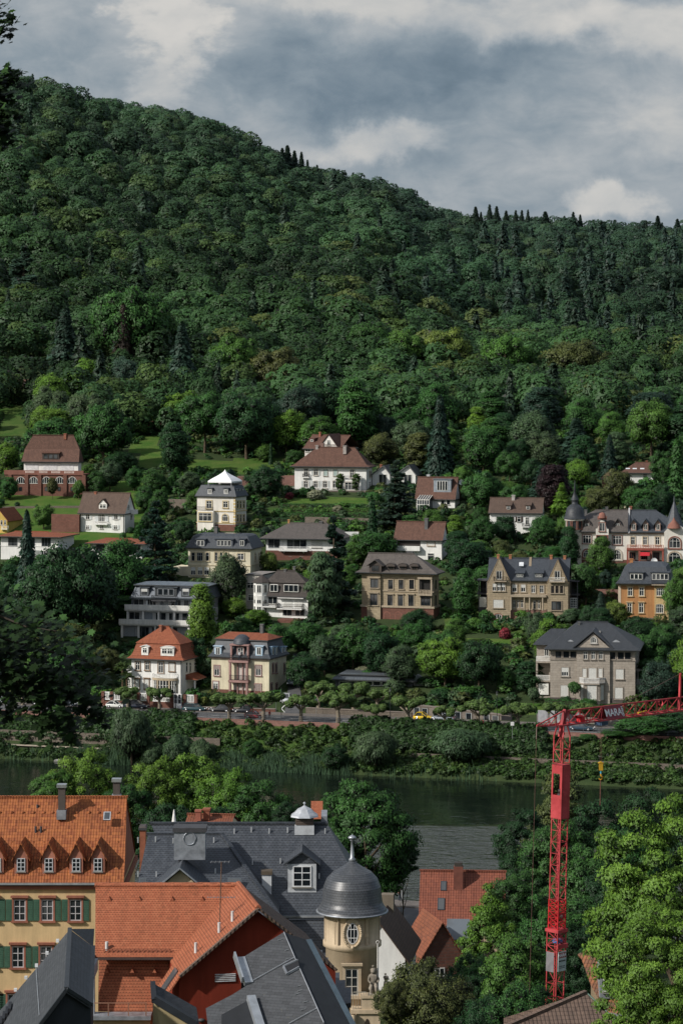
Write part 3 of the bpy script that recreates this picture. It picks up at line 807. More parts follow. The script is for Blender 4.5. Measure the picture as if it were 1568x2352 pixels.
  o=b.build('dormer',[wall,roof],s.root,(X,dy,z))
  st=dict(st or{}); n=st.pop('n',1);
  for i in range(n):
   ww=w*wf/n; add_window(o,(-w*wf/2+ww*(i+.5),0,h*.5),0,ww*.94,h*.78,**st)
  return o
 def chimney(s,cx,yt,w,mat,dy,zb,cap=True,dyw=None):
  X,z=s.loc(cx,yt,dy); w=w*s.sc(); b=MB(); d=(dyw or w*1.1)/2
  b.box(X-w/2,X+w/2,dy-d,dy+d,zb,z)
  if cap:b.box(X-w/2-.07,X+w/2+.07,dy-d-.07,dy+d+.07,z-.16,z+.02)
  return s.part('chimney',b,mat)
 def balcony(s,cx0,cx1,cy,out,mat,rmat,h=1.,gap=.18,solid=False,y=0.):
  X0,z=s.loc(cx0,cy,y); X1,_=s.loc(cx1,cy,y)
  b=MB().box(X0,X1,y-out,y-.004,z-.22,z)
  for k in(.15,.85):
   xx=X0+(X1-X0)*k; b.prism([(xx-.12,y-.004,z-.22),(xx-.12,y-.004,z-.75),(xx-.12,y-out*.7,z-.22)],(.24,0,0))
  o=s.part('balcony',b,mat); r=MB()
  if solid:r.box(X0,X1,y-out,y-out+.14,z+.003,z+h); r.box(X0,X0+.14,y-out+.14,y-.004,z+.003,z+h); r.box(X1-.14,X1,y-out+.14,y-.004,z+.003,z+h)
  else:
   railing(r,X0+.05,X1-.05,y-out+.06,y-out+.06,z,h,gap=gap); railing(r,X0+.05,X0+.05,y-out+.06,y-.05,z,h,gap=gap); railing(r,X1-.05,X1-.05,y-out+.06,y-.05,z,h,gap=gap)
  s.part('railing',r,rmat,o)
  return o
 def fbox(s,name,cx0,cx1,cy0,cy1,y0,y1,mat,parent=None):
  """Box on the front: columns cx0..cx1, rows cy0 (top)..cy1 (bottom), from local depth y0 to y1."""
  X0,_=s.loc(cx0,cy0,y0); X1,_=s.loc(cx1,cy0,y0); m=(cx0+cx1)/2
  zt_=s.loc(m,cy0,y0)[1]; zb=s.loc(m,cy1,y0)[1] if cy1 is not None else-s.sink
  return s.part(name,MB().box(X0,X1,y0,y1,zb,zt_),mat,parent)
 def pipe(s,cx,ze,y=-.1,mat=None):
  X=s.X(cx); return s.part('downpipe',MB().tube([(X,y,-1),(X,y,ze)],.06,6),mat or plain('#4a4c4c',.5,.3))
# ---------------------------------------------------------------- villas across the river
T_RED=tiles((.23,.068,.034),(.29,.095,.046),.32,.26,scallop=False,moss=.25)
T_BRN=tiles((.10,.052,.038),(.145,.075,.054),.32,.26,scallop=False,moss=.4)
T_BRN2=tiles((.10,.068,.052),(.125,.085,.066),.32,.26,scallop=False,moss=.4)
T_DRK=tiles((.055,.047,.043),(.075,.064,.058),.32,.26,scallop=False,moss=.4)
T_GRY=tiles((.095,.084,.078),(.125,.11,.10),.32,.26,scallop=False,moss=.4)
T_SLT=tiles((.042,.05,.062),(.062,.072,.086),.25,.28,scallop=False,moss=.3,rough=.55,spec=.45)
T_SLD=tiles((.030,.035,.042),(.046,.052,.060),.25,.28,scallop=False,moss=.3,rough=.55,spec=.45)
ZINC=seam((.16,.19,.22),.6); ZINC2=seam((.10,.115,.13),.6)
W_WHITE=plaster((.80,.80,.77),.18); W_CREAM=plaster((.70,.64,.47),.25); W_CRM2=plaster((.72,.66,.50),.2); W_IVORY=plaster((.76,.73,.66),.2)
W_TAN=masonry((.40,.33,.225),(.34,.275,.19),(.24,.19,.135),1.1,.42,.02); W_ORG=plaster((.46,.235,.10),.25)
W_GRAY=masonry((.40,.355,.30),(.335,.295,.25),(.27,.235,.20),1.2,.45,.02); W_RED=masonry((.205,.090,.066),(.15,.066,.05),(.13,.095,.08),.6,.3,.03)
W_STONE=masonry((.22,.185,.15),(.15,.125,.10),(.09,.08,.07),.55,.28,.03); W_PINK=masonry((.30,.16,.13),(.24,.12,.10),(.19,.15,.13),.7,.32,.025)
S_RED=(.28,.13,.10); S_TAN=(.42,.35,.26); WOODD=plain((.035,.028,.024),.7); IRON=plain((.03,.032,.035),.5,.5); WRAIL=plain((.72,.72,.70),.5)
BRICKC=plain((.23,.09,.055),.9); GREYC=plain((.10,.10,.10),.9)
# --- white villa with red mansard
h=House('villa','white villa with orange-red bell-shaped mansard roof and round bay, on the riverside road','house','D0',825,1140,905,21,xs=1238)
ze=h.Z(684); h.walls(ze,W_WHITE)
a,b,c,dd=h.xa,h.xb,0,h.dp; zb=h.Z(592)
X0,zr=h.loc(1012,480,dd/2); X1,_=h.loc(1060,480,dd/2)
h.loft([(ze,a-.7,b+.7,-.7,dd+.7),(ze+.5,a-.1,b+.1,-.1,dd+.1),(ze+1.2,a+.25,b-.25,.25,dd-.25),(zb,a+.75,b-.75,.75,dd-.75),(zb+.05,a+.55,b-.55,.55,dd-.55),(zr,X0,X1,dd/2,dd/2)],T_RED)
h.dormer(908,652,44,44,plain(WHITE),plain(WHITE),-.1,'gable',2.5,.25,dict(n=1,nx=2,nz=2,sill=False))
h.dormer(1049,657,84,42,plain(WHITE),plain(WHITE),-.1,'arch',2.5,.3,dict(n=2,nx=2,nz=2,sill=False),wf=.85)
BRS=(.25,.17,.11)
h.w([865,925],728,27,54,sur=BRS,nx=2,nz=2); h.w([862,921],842,27,60,sur=BRS,blind=.95,hood=1)
h.w([1010],737,34,68,sur=BRS,nx=2,nz=2); h.w([1080],735,34,54,sur=BRS,blind=.95)
h.w([1170,1192,1222],735,.7,60,face='R',nx=1,nz=2);
# half-round bay with tall glazing and a balcony on top
X0,zt0=h.loc(962,800); X1,_=h.loc(1112,800); xm=(X0+X1)/2; rr=(X1-X0)/2; zb0=h.Z(905)
bay=MB(); dep=.42
def arcp(r,z,n=12):return[(xm-r*math.cos(PI*k/n),-r*dep*math.sin(PI*k/n),z)for k in range(n+1)]
for z0_,z1_,r_ in((zt0-.42,zt0,rr+.22),(zb0-1,zb0+.35,rr+.02),(zb0+.35,zt0-.42,rr-.12)):
 bay.grid([arcp(r_,z0_),arcp(r_,z1_)],0 if r_>rr else 1,False); bay.face(arcp(r_,z1_),0); bay.face(arcp(r_,z0_)[::-1],0)
bo=h.part('bay',bay,[plaster((.45,.37,.26)),GLS])
fr=MB()
for k in range(13):
 p=arcp(rr-.08,0)[k]; q=.16 if k%4==0 else.05; fr.box(p[0]-q,p[0]+q,p[1]-.1,p[1]+.1,zb0+.353,zt0-.423,0 if k%4==0 else 1)
for zz in(.35,.62):
 pts=arcp(rr-.07,zb0+.35+(zt0-zb0-.77)*zz)
 for k in range(12):fr.bar(pts[k],pts[k+1],.06,.05,1)
h.part('bay_window_frame',fr,[plaster((.45,.37,.26)),plain(WHITE)],bo)
rl=MB(); pts=arcp(rr+.1,zt0)
for k in range(12):railing(rl,pts[k][0],pts[k+1][0],pts[k][1],pts[k+1][1],zt0,.85,gap=.15)
h.part('railing',rl,WRAIL,bo)
h.fbox('awning_box',975,1112,686,700,-.35,-.004,plain('#b9b9b4'))
h.chimney(1009,472,17,BRICKC,dd/2-.8,zb); h.pipe(1136,ze)
# side porch with red hipped roof and balcony
d0=h.side(1168); d1=h.side(1228); zp=h.sideZ(1200,805)[1]
pb=MB().box(b+.004,b+2.0,d0,d1,zp-.15,zp)
for yy in(d0+.2,d1-.2):pb.box(b+1.6,b+1.85,yy-.12,yy+.12,-2,zp-.153)
po=h.part('porch',pb,W_WHITE)
h.part('porch_roof',MB().face([(b-.0,d0-.3,zp+1.0),(b+2.3,d0-.3,zp+.01),(b+2.3,d1+.3,zp+.01),(b,d1+.3,zp+1.0)]).face([(b,d0-.3,zp+1.),(b,d0-.3,zp+.01),(b+2.3,d0-.3,zp+.01)]),T_RED,po)
h.fbox('side_wing',792,824,768,None,.6,3.5,W_WHITE); rl=MB(); xa_=h.X(788); railing(rl,xa_,a,.5,.5,h.Z(766),.9); h.part('wing_railing',rl,WRAIL)
h.w([808],830,18,44,dpt=.6,nx=2,nz=3)
# --- cream villa with slate mansard, pink bay
h=House('villa','cream apartment villa with slate mansard, low red roof and pink columned balcony bay','house','D1',-85,276,905,21,xs=384)
ze=h.Z(672); h.walls(ze,W_CREAM); a,b,dd=h.xa,h.xb,h.dp
zb=h.Z(570); X0,zr=h.loc(10,512,dd/2); X1,_=h.loc(270,505,dd/2)
h.loft([(ze,a-.5,b+.5,-.5,dd+.5),(ze+.7,a+.1,b-.1,.1,dd-.1),(zb,a+.75,b-.75,.75,dd-.75)],T_SLT)
h.loft([(zb+.2,a+.45,b-.45,.45,dd-.45),(zr,X0+.5,X1,dd/2,dd/2)],T_RED,name='upper_roof',trim=False)
h.ring(ze-.45,ze-.1,plaster((.55,.40,.34)),.16,'cornice')
h.ring(-3,h.Z(880),W_RED,.1)
PK=plaster((.36,.22,.20)); PKC=(.36,.22,.20)
for cx in(-45,213):h.dormer(cx,664,44,58,plain('#9fb6c8'),plain('#a9bccb'),-.15,'flat',2.4,.12,dict(nx=2,nz=1,sill=False),wf=.66)
h.w([-50,210],757,34,64,sur=PKC,blind=.35,bc='#8a7d78',nx=2,nz=2); h.w([-58],858,34,66,sur=PKC,nx=2,nz=2,blind=.2); h.w([207],872,36,58,sur=PKC,blind=.95,bc='#8a7d78')
X0=h.X(40); X1=h.X(155)
lo=MB(); cols=[X0+.15,X0+(X1-X0)*.36,X0+(X1-X0)*.64,X1-.15]
z3,z2,z1b=h.Z(690),h.Z(815),h.Z(905)
for zt_,zb_ in((z3,z2),(z2,z1b-1)):
 lo.box(X0-.15,X1+.15,-1.25,-.004,zt_-.42,zt_)
 for x in(cols[0],cols[-1]):lo.box(x-.2,x+.2,-1.15,-.75,zb_+.003,zt_-.423)
 for x in cols[1:3]:lo.box(x-.09,x+.09,-.3,-.1,zb_+.003,zt_-.423)
lo.box(X0,X0+.35,-.6,-.004,z3+.003,h.Z(600)); lo.box(X1-.35,X1,-.6,-.004,z3+.003,h.Z(600))
lo.box(X0-.1,X1+.1,-.7,.6,h.Z(600)+.003,h.Z(590))
bo=h.part('balcony_bay',lo,PK)
h.part('blind_panel',MB().box(X0+.4,X1-.4,-.08,-.02,z1b,z2-.5).box(cols[1]+.1,X1-.35,-.08,-.02,z2,z3-.5),plain((.42,.37,.34),.8),bo)
rl=MB()
for zz in(z3,z2):railing(rl,X0+.1,X1-.1,-1.15,-1.15,zz,.95,gap=.14); railing(rl,X1-.05,X1-.05,-1.15,-.1,zz,.95,gap=.14)
h.part('railing',rl,IRON,bo)
h.w([98],645,36,62,sur=PKC,nx=2,nz=2,sill=False,dpt=-.02)
dm=MB(); rx=(X1-X0)/2; xm=(X0+X1)/2; zd=h.Z(590)
dm.grid([[(xm+rx*.9*math.sin(t)*math.cos(p),.75+rx*.9*math.sin(t)*math.sin(p),zd+rx*.95*math.cos(t))for p in[2*PI*k/16 for k in range(16)]]for t in[PI/2*(1-i/6)+.01 for i in range(7)]],0,True,True)
h.part('dome',dm,T_SLT);
h.part('bay_arch',MB().prism([(xm-.75*math.cos(PI*k/8),-.72,zd+.02+.5*math.sin(PI*k/8))for k in range(9)],(0,.3,0)),PK)
h.w([300,320,372],668+75,.7,60,face='R',sur=PKC,nx=1,nz=1); h.w([290,322],865,.7,55,face='R',sur=PKC,nx=1,nz=1)
for cx in(298,318,358,376):
 d,z=h.sideZ(cx,640); b2=MB().box(b-.9,b+.1,d-.55,d+.55,z-.7,z+.95).box(b-1.,b+.25,d-.7,d+.7,z+.95,z+1.08)
 o=h.part('dormer',b2,plain('#7f97ab')); add_window(o,(b+.1,d,z+.15),PI/2,.8,1.3,nx=2,nz=1,sill=False)
h.chimney(232,466,20,GREYC,dd/2,zb)
H_CREAM=(h,xm,z3)
# garage beside it
g=House('garage','cream garage with dark open gateway, beside the cream mansard villa','garage','D1',384,456,905,21,depth=6,D=h.y0+9)
ze=g.Z(782); g.walls(ze,W_CRM2); g.loft([(ze+.2,g.xa-.2,g.xb+.2,-.3,6),(ze+.3,g.xa,g.xb,0,6)],seam((.2,.2,.2)),trim=False)
g.fbox('gateway',388,442,822,900,-.03,-.004,plain((.01,.01,.012)))
# --- grey sandstone villa with pediment
h=House('villa','large grey sandstone villa with dark hipped roof, pediment and white balcony, closed white blinds','house','D2',735,1268,965,9,depth=15)
ze=h.Z(622); h.walls(ze,W_GRAY); a,b,dd=h.xa,h.xb,h.dp
h.hip(ze,905,1095,450,T_SLD,1.0,flare=True)
SG=(.37,.325,.275); SGP=plaster(SG)
h.ring(-3,h.Z(930),masonry((.13,.11,.10),(.10,.085,.08),(.07,.06,.06),.8,.4),.12); h.ring(ze-.5,ze-.22,SGP,.2,'cornice'); h.ring(h.Z(694),h.Z(688),SGP,.12,'string_course')
X0,X1=h.X(902),h.X(1110); zp=h.Z(512)
pd=MB().box(X0,X1,-.45,-.004,-3,ze); pd.prism([(X0-.3,-.45,ze),(X1+.3,-.45,ze),((X0+X1)/2,-.45,zp-.3)],(0,4.5,0))
pdo=h.part('pediment_bay',pd,W_GRAY)
pr=MB(); xm=(X0+X1)/2
for sg in(-1,1):
 e=X0-.7 if sg<0 else X1+.7; pr.prism([(e,-.8,ze+.1),(xm,-.8,zp),(xm,6.5,zp),(e,6.5,ze+.1)][::sg],(0,0,.25),0)
pr.box(X0-.5,X1+.5,-.75,-.453,ze-.1,ze+.12,1)
h.part('pediment_roof',pr,[T_SLD,SGP],pdo)
h.w([1008],566,34,36,sur=(.42,.4,.37),nx=3,nz=1,arch=1.,dpt=-.45,sill=True)
h.w([957,1005,1053],662,22,46,sur=SG,nx=2,nz=2,dpt=-.45); h.w([787,836,880],652,36,52,sur=SG,sw=.1,nx=1,nz=1,fc='#1a1a1a'); h.w([1125,1178,1222],662,36,46,sur=SG,sw=.1,nx=1,nz=1,fc='#1a1a1a')
h.w([828],765,44,56,sur=SG,blind=.5,nx=3,nz=1); h.w([824],885,46,70,sur=SG,blind=.96); h.w([1170],780,46,60,sur=SG,blind=.96); h.w([1165],900,46,70,sur=SG,blind=.96)
h.w([950,1050],772,24,56,sur=SG,blind=.96,dpt=-.45); h.w([1000],774,46,66,sur=SG,blind=.96,dpt=-.45)
X0,X1=h.X(924),h.X(1076); zb0,zt0=h.Z(940),h.Z(840); b2=MB()
q=[(X0,-.45),(X0+.9,-1.5),(X1-.9,-1.5),(X1,-.45)]
for i in range(3):b2.face([(q[i][0],q[i][1],zb0-2),(q[i+1][0],q[i+1][1],zb0-2),(q[i+1][0],q[i+1][1],zt0),(q[i][0],q[i][1],zt0)])
b2.face([(x,y,zt0)for x,y in q][::-1]); bo=h.part('bay',b2,W_GRAY)
st=dict(sur=SG,blind=.96); add_window(bo,((X0+X1)/2,-1.5,(zb0+zt0)/2),0,1.7,2.7,**st)
add_window(bo,(X0+.45,-.98,(zb0+zt0)/2),-.86,.8,2.7,**st); add_window(bo,(X1-.45,-.98,(zb0+zt0)/2),.86,.8,2.7,**st)
b2=MB().prism([(X0-.2,-.453,zt0+.003),(X0+.8,-1.8,zt0+.003),(X1-.8,-1.8,zt0+.003),(X1+.2,-.453,zt0+.003)],(0,0,.25)); bal=h.part('balcony',b2,SGP); rl=MB()
q=[(X0-.1,-.5),(X0+.85,-1.7),(X1-.85,-1.7),(X1+.1,-.5)]
for i in range(3):railing(rl,q[i][0],q[i+1][0],q[i][1],q[i+1][1],zt0+.25,.95,gap=.14,t=.06)
h.part('railing',rl,WRAIL,bal)
for cx in(862,1148):
 X,z=h.loc(cx,578,1.6); h.part('eyebrow_dormer',MB().grid([[(X+1.0*t/6,yy,z+.5*math.cos(PI/2*t/6)**2)for t in range(-6,7)]for yy in(1.2,4)],0,True).face([(X+1.0*t/6,1.25,z+.48*math.cos(PI/2*t/6)**2)for t in range(-6,7)],1),[T_SLD,plain((.3,.32,.34))])
# left wing with loggias
X0,X1=h.X(645,3.),h.X(738,3.); wing=MB(); wy=3.0
zt_=h.Z(605,d=3); wing.box(X0,X1-.003,wy+1.6,wy+9,-3,zt_);
for cyy in(705,825,925):
 zz=h.Z(cyy,d=3); wing.box(X0,X1,wy,wy+1.597,zz-.3,zz)
wing.box(X0,X0+.35,wy+.1,wy+.45,-3,h.Z(705,d=3)-.303); wing.box(X0,X0+.3,wy+.5,wy+1.597,-3,h.Z(705,d=3)-.303)
wo=h.part('loggia_wing',wing,W_GRAY)
h.part('wing_roof',MB().face([(X0-.7,wy+.8,zt_),(X1,wy+.8,zt_),(X1+2.6,wy+5,zt_+2.7),(X0+2.4,wy+5,zt_+2.7)]).face([(X0-.7,wy+10,zt_),(X0-.7,wy+.8,zt_),(X0+2.4,wy+5,zt_+2.7)]),T_SLD,wo)
rl=MB()
for cyy in(705,825):zz=h.Z(cyy,d=3); railing(rl,X0+.1,X1-.05,wy+.08,wy+.08,zz,.95,gap=.14,t=.06)
h.part('railing',rl,WRAIL,wo)
h.part('blind_panel',MB().box(X0+.5,X1-.4,wy+.1,wy+.18,h.Z(915,d=3),h.Z(845,d=3)),plain(WHITE),wo); h.w([712],640,26,50,dpt=wy+1.6,nx=2,nz=1)
# right veranda
X1v=h.X(1345,3.); vb=MB()
for cyy in(745,838):zz=h.Z(cyy,d=3); vb.box(b+.003,X1v,2.5,7,zz-.25,zz)
for x in(b+.4,X1v-.3):vb.box(x-.12,x+.12,2.6,2.85,-3,h.Z(745,d=3)-.253)
vo=h.part('veranda',vb,SGP); rl=MB(); railing(rl,b+.1,X1v-.1,2.6,2.6,h.Z(838,d=3),.95,gap=.14,t=.06); h.part('railing',rl,WRAIL,vo)
h.chimney(917,452,10,GREYC,dd/2-1,h.Z(500)); h.chimney(1046,508,12,plain('#8a8a86'),4,ze+2,cap=False)
H_GREY=h
# --- tan sandstone villa
h=House('villa','tan sandstone villa with grey tiled roof, round dormers and red stone basement','house','D1',858,1305,440,17,xs=1340)
ze=h.Z(142); h.walls(ze,W_TAN); a,b,dd=h.xa,h.xb,h.dp
h.hip(ze,900,1185,18,T_GRY,1.1,flare=True); h.ring(-3,h.Z(362),W_RED,.1); h.ring(h.Z(362),h.Z(350),plaster(S_TAN),.3,'string_course'); h.ring(h.Z(262),h.Z(256),plaster(S_TAN),.14,'string_course'); h.ring(ze-.55,ze-.24,plaster(S_TAN),.3,'cornice')
st=dict(sur=S_TAN,nx=2,nz=1,fc='#2a2522',hood=1)
X0,X1=h.X(895),h.X(978); h.part('corner_bay',MB().box(X0,X1,-.5,-.004,-3,ze),W_TAN)
h.w([937],210,50,56,dpt=-.5,**st); h.w([933],312,48,70,dpt=-.5,**st); h.w([1038,1104,1170],216,30,58,sur=S_TAN,nx=2,nz=2,fc='#2a2522',blind=0.)
h.w([1035,1100,1166],318,32,66,**st); h.w([1016,1087,1156],418,34,56,sur=S_RED,arch=1.,nx=2,nz=1,fc='#2a2522')
h.dormer(942,138,76,46,plain((.06,.048,.042)),T_GRY,.2,'gable',4,.9,dict(n=1,nx=3,nz=1,fc='#2a2522',sill=False),wf=.6,over=.5)
for cx in(1040,1114,1187):h.dormer(cx,124,42,22,plain((.06,.048,.042)),T_GRY,1.1,'arch',3,.55,dict(nx=2,nz=1,fc='#3a3028',sill=False),over=.5)
X0,X1=h.X(1216),h.X(1304); lb=MB(); zf,zt_=h.Z(270),h.Z(178)
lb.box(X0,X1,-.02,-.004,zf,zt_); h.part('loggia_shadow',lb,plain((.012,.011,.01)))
lb=MB().box(X0-.1,X1,-.9,-.022,zf-.35,zf).box(X0,X0+.25,-.85,-.6,zf+.003,zt_).box(X1-.3,X1,-.85,-.6,zf+.003,zt_).box(X0-.1,X1,-.9,-.022,zt_,zt_+.4); lo=h.part('loggia',lb,plaster(S_TAN))
rl=MB(); railing(rl,X0+.2,X1-.3,-.75,-.75,zf,.8,gap=.3,t=.14); h.part('balustrade',rl,plaster(S_TAN),lo)
h.w([1260],316,62,66,nx=3,nz=2,fc='#2a2522',sill=False,proud=.2,sur=S_TAN)
h.w([1320],216,.8,56,face='R',nx=1,nz=1,fc='#2a2522'); h.w([1320],316,.8,60,face='R',nx=1,nz=1,fc='#2a2522'); h.chimney(1160,10,40,GREYC,dd/2+2,h.Z(60),dyw=.8)
# --- double villa with two gables
h=House('villa','long tan double villa with two stepped gables, slate roof and corner verandas','house','D2',340,855,440,7,depth=11)
ze=h.Z(188); h.walls(ze,W_TAN); a,b,dd=h.xa,h.xb,h.dp
zr=h.loc(600,55,dd/2)[1]
h.gable(ze,zr,T_SLT,.3,.0); h.ring(-3,h.Z(372),W_PINK,.1); h.ring(h.Z(283),h.Z(276),plaster(S_TAN),.14,'string_course'); h.ring(h.Z(376),h.Z(370),plaster(S_TAN),.16,'string_course')
st=dict(sur=S_TAN,nx=2,nz=2)
for cx0,cx1,ct,cap in((345,488,52,'#2d2f33'),(718,848,66,'#2d2f33')):
 X0,X1=h.X(cx0),h.X(cx1); xm=(X0+X1)/2; zg=h.loc((cx0+cx1)/2,ct,-.6)[1]
 m=MB().box(X0,X1,-.7,-.004,-3,ze-.6); m.prism([(X0,-.7,ze-.6),(X1,-.7,ze-.6),(xm,-.7,zg)],(0,.5,0)); go=h.part('gable_bay',m,W_TAN)
 cp=MB()
 for e in(X0-.05,X1+.05):cp.bar((e,-.45,ze-.6),(xm,-.45,zg+.1),.6,.18)
 h.part('gable_coping',cp,plaster((.30,.23,.15)),go)
 h.gable_y(X0+.2,X1-.2,-.2,dd/2,ze-.5,zg-.15,T_SLT,.0,front=.0)
h.w([415,780],158,34,54,sur=S_TAN,nx=2,nz=1,dpt=-.7); h.w([386,414,441],234,20,46,dpt=-.7,blind=.45,**st); h.w([750,778,806],248,18,48,dpt=-.7,fc='#3b322c',**st)
h.w([410],338,62,50,sur=S_TAN,blind=.96,nx=2,dpt=-.7); h.w([774],350,62,56,sur=S_TAN,nx=2,nz=1,fc='#3b322c',dpt=-.7)
h.w([512,566],240,28,46,blind=.4,**st); h.w([629,682],246,26,48,**st); h.w([512,534,556],340,20,46,fc='#cfcac0',**st); h.w([640,660],345,20,50,fc='#cfcac0',**st)
h.w([408],416,46,28,sur=S_RED,nx=3,nz=1,arch=.6,dpt=-.7); h.w([775],436,42,34,sur=S_RED,nx=2,nz=1,arch=.8,dpt=-.7); h.w([515],414,22,26,sur=S_RED)
for c0,c1,cyy in((380,462,192),(730,828,196)):h.balcony(c0,c1,cyy,.7,plaster(S_TAN),IRON if c0<500 else WRAIL,.8,y=-.7)
col=MB(); X0,X1=h.X(488),h.X(712); zf,zt_=h.Z(376),h.Z(294)
for cx in(492,575,608,690):x=h.X(cx); col.tube([(x,-.8,zf),(x,-.8,zt_)],.16,8)
col.box(X0,X1,-1.0,-.004,zt_,zt_+.45); h.part('colonnade',col,plaster(S_TAN))
for cx,k in((545,46),(664,46)):h.dormer(cx,172,50,24,plain((.09,.10,.11)),T_SLT,.6,'flat',4,.9,dict(n=2,nx=2,nz=1,sill=False),wf=.8)
for c0,c1 in((283,342),(853,910)):
 X0,X1=h.X(c0,2),h.X(c1,2); v=MB()
 for cyy,t in((198,.2),(283,.25)):zz=h.Z(cyy,d=2); v.box(X0-.3,X1+.3,2.,6,zz,zz+t)
 for cyy in(283,362):zz=h.Z(cyy,d=2); v.box(X0,X1,2.1,5.9,zz-.9 if cyy>300 else zz-.003,zz-.003 if cyy>300 else zz-.001)
 for x in(X0+.15,X1-.15):v.box(x-.12,x+.12,2.2,2.45,-3,h.Z(198,d=2)-.003)
 v.box(X0+.3,X1-.3,4.5,5.5,-3,h.Z(198,d=2)-.01,1)
 vo=h.part('veranda',v,[plain((.05,.05,.055)),plain((.02,.018,.016))])
 rl=MB(); railing(rl,X0+.3,X1-.3,2.2,2.2,h.Z(283,d=2)+.25,.9); h.part('railing',rl,IRON,vo)
 add_window(h.root,((X0+X1)/2,2.15,h.Z(330,d=2)),0,(X1-X0)*.75,2.,nx=4,nz=4,blind=.95 if c0<500 else 0)
for cx,yt in((409,28),(485,30),(741,32),(826,36)):h.chimney(cx,yt,16,plain((.32,.14,.07),.9),dd/2,zr-1.2)
h.part('party_wall',MB().prism([(h.X(603)-.25,-.3,ze-.5),(h.X(603)-.25,dd/2,zr+.35),(h.X(603)-.25,dd/2,ze)],(.5,0,0)),plaster((.30,.24,.17)))
o=h.part('skylight',MB().box(-.45,.45,-.06,.06,-.5,.5),plain('#c8ccd0')); o.location=(h.X(549),3.0,h.Z(90,d=3)); o.rotation_euler=(-.75,0,0)
# --- orange villa
h=House('villa','orange plastered villa with slate mansard roof and cream corner bay','house','D2',1163,1475,435,10,depth=12)
ze=h.Z(208); h.walls(ze,W_ORG); a,b,dd=h.xa,h.xb,h.dp; zb=h.Z(108)
h.loft([(ze,a-.5,b+.9,-.9,dd+.5),(ze+.5,a-.0,b+.3,-.3,dd),(zb,a+1.2,b-.5,.9,dd-1),(h.loc(1340,82,4)[1],a+2.2,b-1.5,3.5,dd-3)],T_SLT)
X0,X1=h.X(1390),h.X(1478); h.part('corner_bay',MB().box(X0,X1,-.6,-.004,-3,ze-.2),plaster((.55,.40,.20)))
h.part('quoin',MB().box(a-.05,a+.5,-.06,.3,-3,ze-.3),plaster((.6,.5,.38)))
st=dict(sur=(.55,.42,.25),nx=2,nz=2,hood=1); h.w([1237,1309],262,27,54,**st); h.w([1233,1306],364,28,58,**st); h.w([1427],264,50,50,dpt=-.6,sur=(.55,.42,.25),nx=4,nz=2,arch=.4); h.w([1422],368,46,56,dpt=-.6,sur=(.55,.42,.25),nx=4,nz=2,arch=.4)
h.dormer(1275,190,88,46,plain((.07,.075,.085)),T_SLT,.5,'flat',4,.3,dict(n=3,nx=1,nz=1,sill=False),wf=.85); h.dormer(1425,192,112,48,plain((.07,.075,.085)),T_SLT,.2,'flat',4,.3,dict(n=4,nx=1,nz=1,sill=False),wf=.9)
h.balcony(1372,1488,214,.8,plaster((.4,.33,.25)),IRON,.9,y=-.6); h.ring(-3,h.Z(425),W_STONE,.1)
h.chimney(1244,55,22,plain((.34,.15,.06),.9),5,zb); h.ring(ze-.5,ze-.24,plaster((.5,.38,.24)),.25,'cornice')
# --- dark roofed house with turret
h=House('house','white house with steep dark tiled mansard, octagonal corner turret and two open skylights','house','D1',238,520,425,19,xs=560)
ze=h.Z(292); h.walls(ze,W_WHITE); a,b,dd=h.xa,h.xb,h.dp; zb=h.Z(208); X0,zr=h.loc(330,128,dd/2); X1,_=h.loc(440,130,dd/2)
h.loft([(ze,a-.2,b+.4,-.4,dd+.4),(zb,a+.6,b-.6,.5,dd-.6),(zb+.02,a+.3,b-.3,.2,dd-.3),(zr,X0,X1,dd/2,dd/2)],T_DRK)
tb=MB(); Xt=h.X(225); zt_=h.Z(205); tr=1.75; tb.lathe([(tr,-3),(tr,zt_)],8,(Xt,.6),0,PI/8,2*PI+PI/8,False); to=h.part('turret',tb,W_WHITE)
h.part('turret_roof',MB().lathe([(tr+.35,zt_-.1),(tr+.3,zt_+.05),(.05,h.Z(160))],8,(Xt,.6),0,PI/8,2*PI+PI/8,False),T_DRK,to)
for cyy in(247,315,382):
 for k in(-1,0,1):
  an=-PI/2+k*PI/4; rr=tr*math.cos(PI/8); add_window(to,(Xt+rr*math.cos(an),.6+rr*math.sin(an),h.Z(cyy)),an+PI/2,1.0 if k==0 else.8,1.7,nx=2,nz=1,sill=False,blind=.0 if cyy!=315 else.5)
h.w([310],238,50,46,nx=2,nz=1,proud=.35,sill=False); h.w([418],240,92,46,nx=3,nz=1,proud=.3,sill=False)
for cx in(350,406):
 X,z=h.loc(cx,160,3.2); sk=MB().box(-.62,.62,-.12,.02,-.8,.8,0).face([(-.52,-.125,-.7),(.52,-.125,-.7),(.52,-.125,.7),(-.52,-.125,.7)],1); o=h.part('skylight',sk,[plain('#d4d6d8'),plain((.6,.66,.7),.2)]); o.location=(X,2.6,z); o.rotation_euler=(-.75,0,0)
h.w([395,462],328,56,50,blind=.9,nx=2,nz=1); h.w([300],315,60,50,nx=2,nz=1); h.w([390,470],392,60,46,nx=2,nz=1,sill=False)
X0,X1=h.X(335),h.X(498); h.part('awning',MB().face([(X0,-.02,h.Z(292)),(X1,-.02,h.Z(292)),(X1,-.9,h.Z(302)),(X0,-.9,h.Z(302))]),plain((.45,.44,.42)))
h.balcony(340,496,362,1.5,W_WHITE,IRON,.9); h.balcony(248,330,350,1.2,W_WHITE,IRON,.9)
h.part('terrace',MB().box(h.X(365),h.X(500),-3.5,-.3,-3,h.Z(425)),W_RED); h.chimney(378,122,14,GREYC,dd/2,zb); h.chimney(435,104,14,GREYC,dd/2+.5,zb)
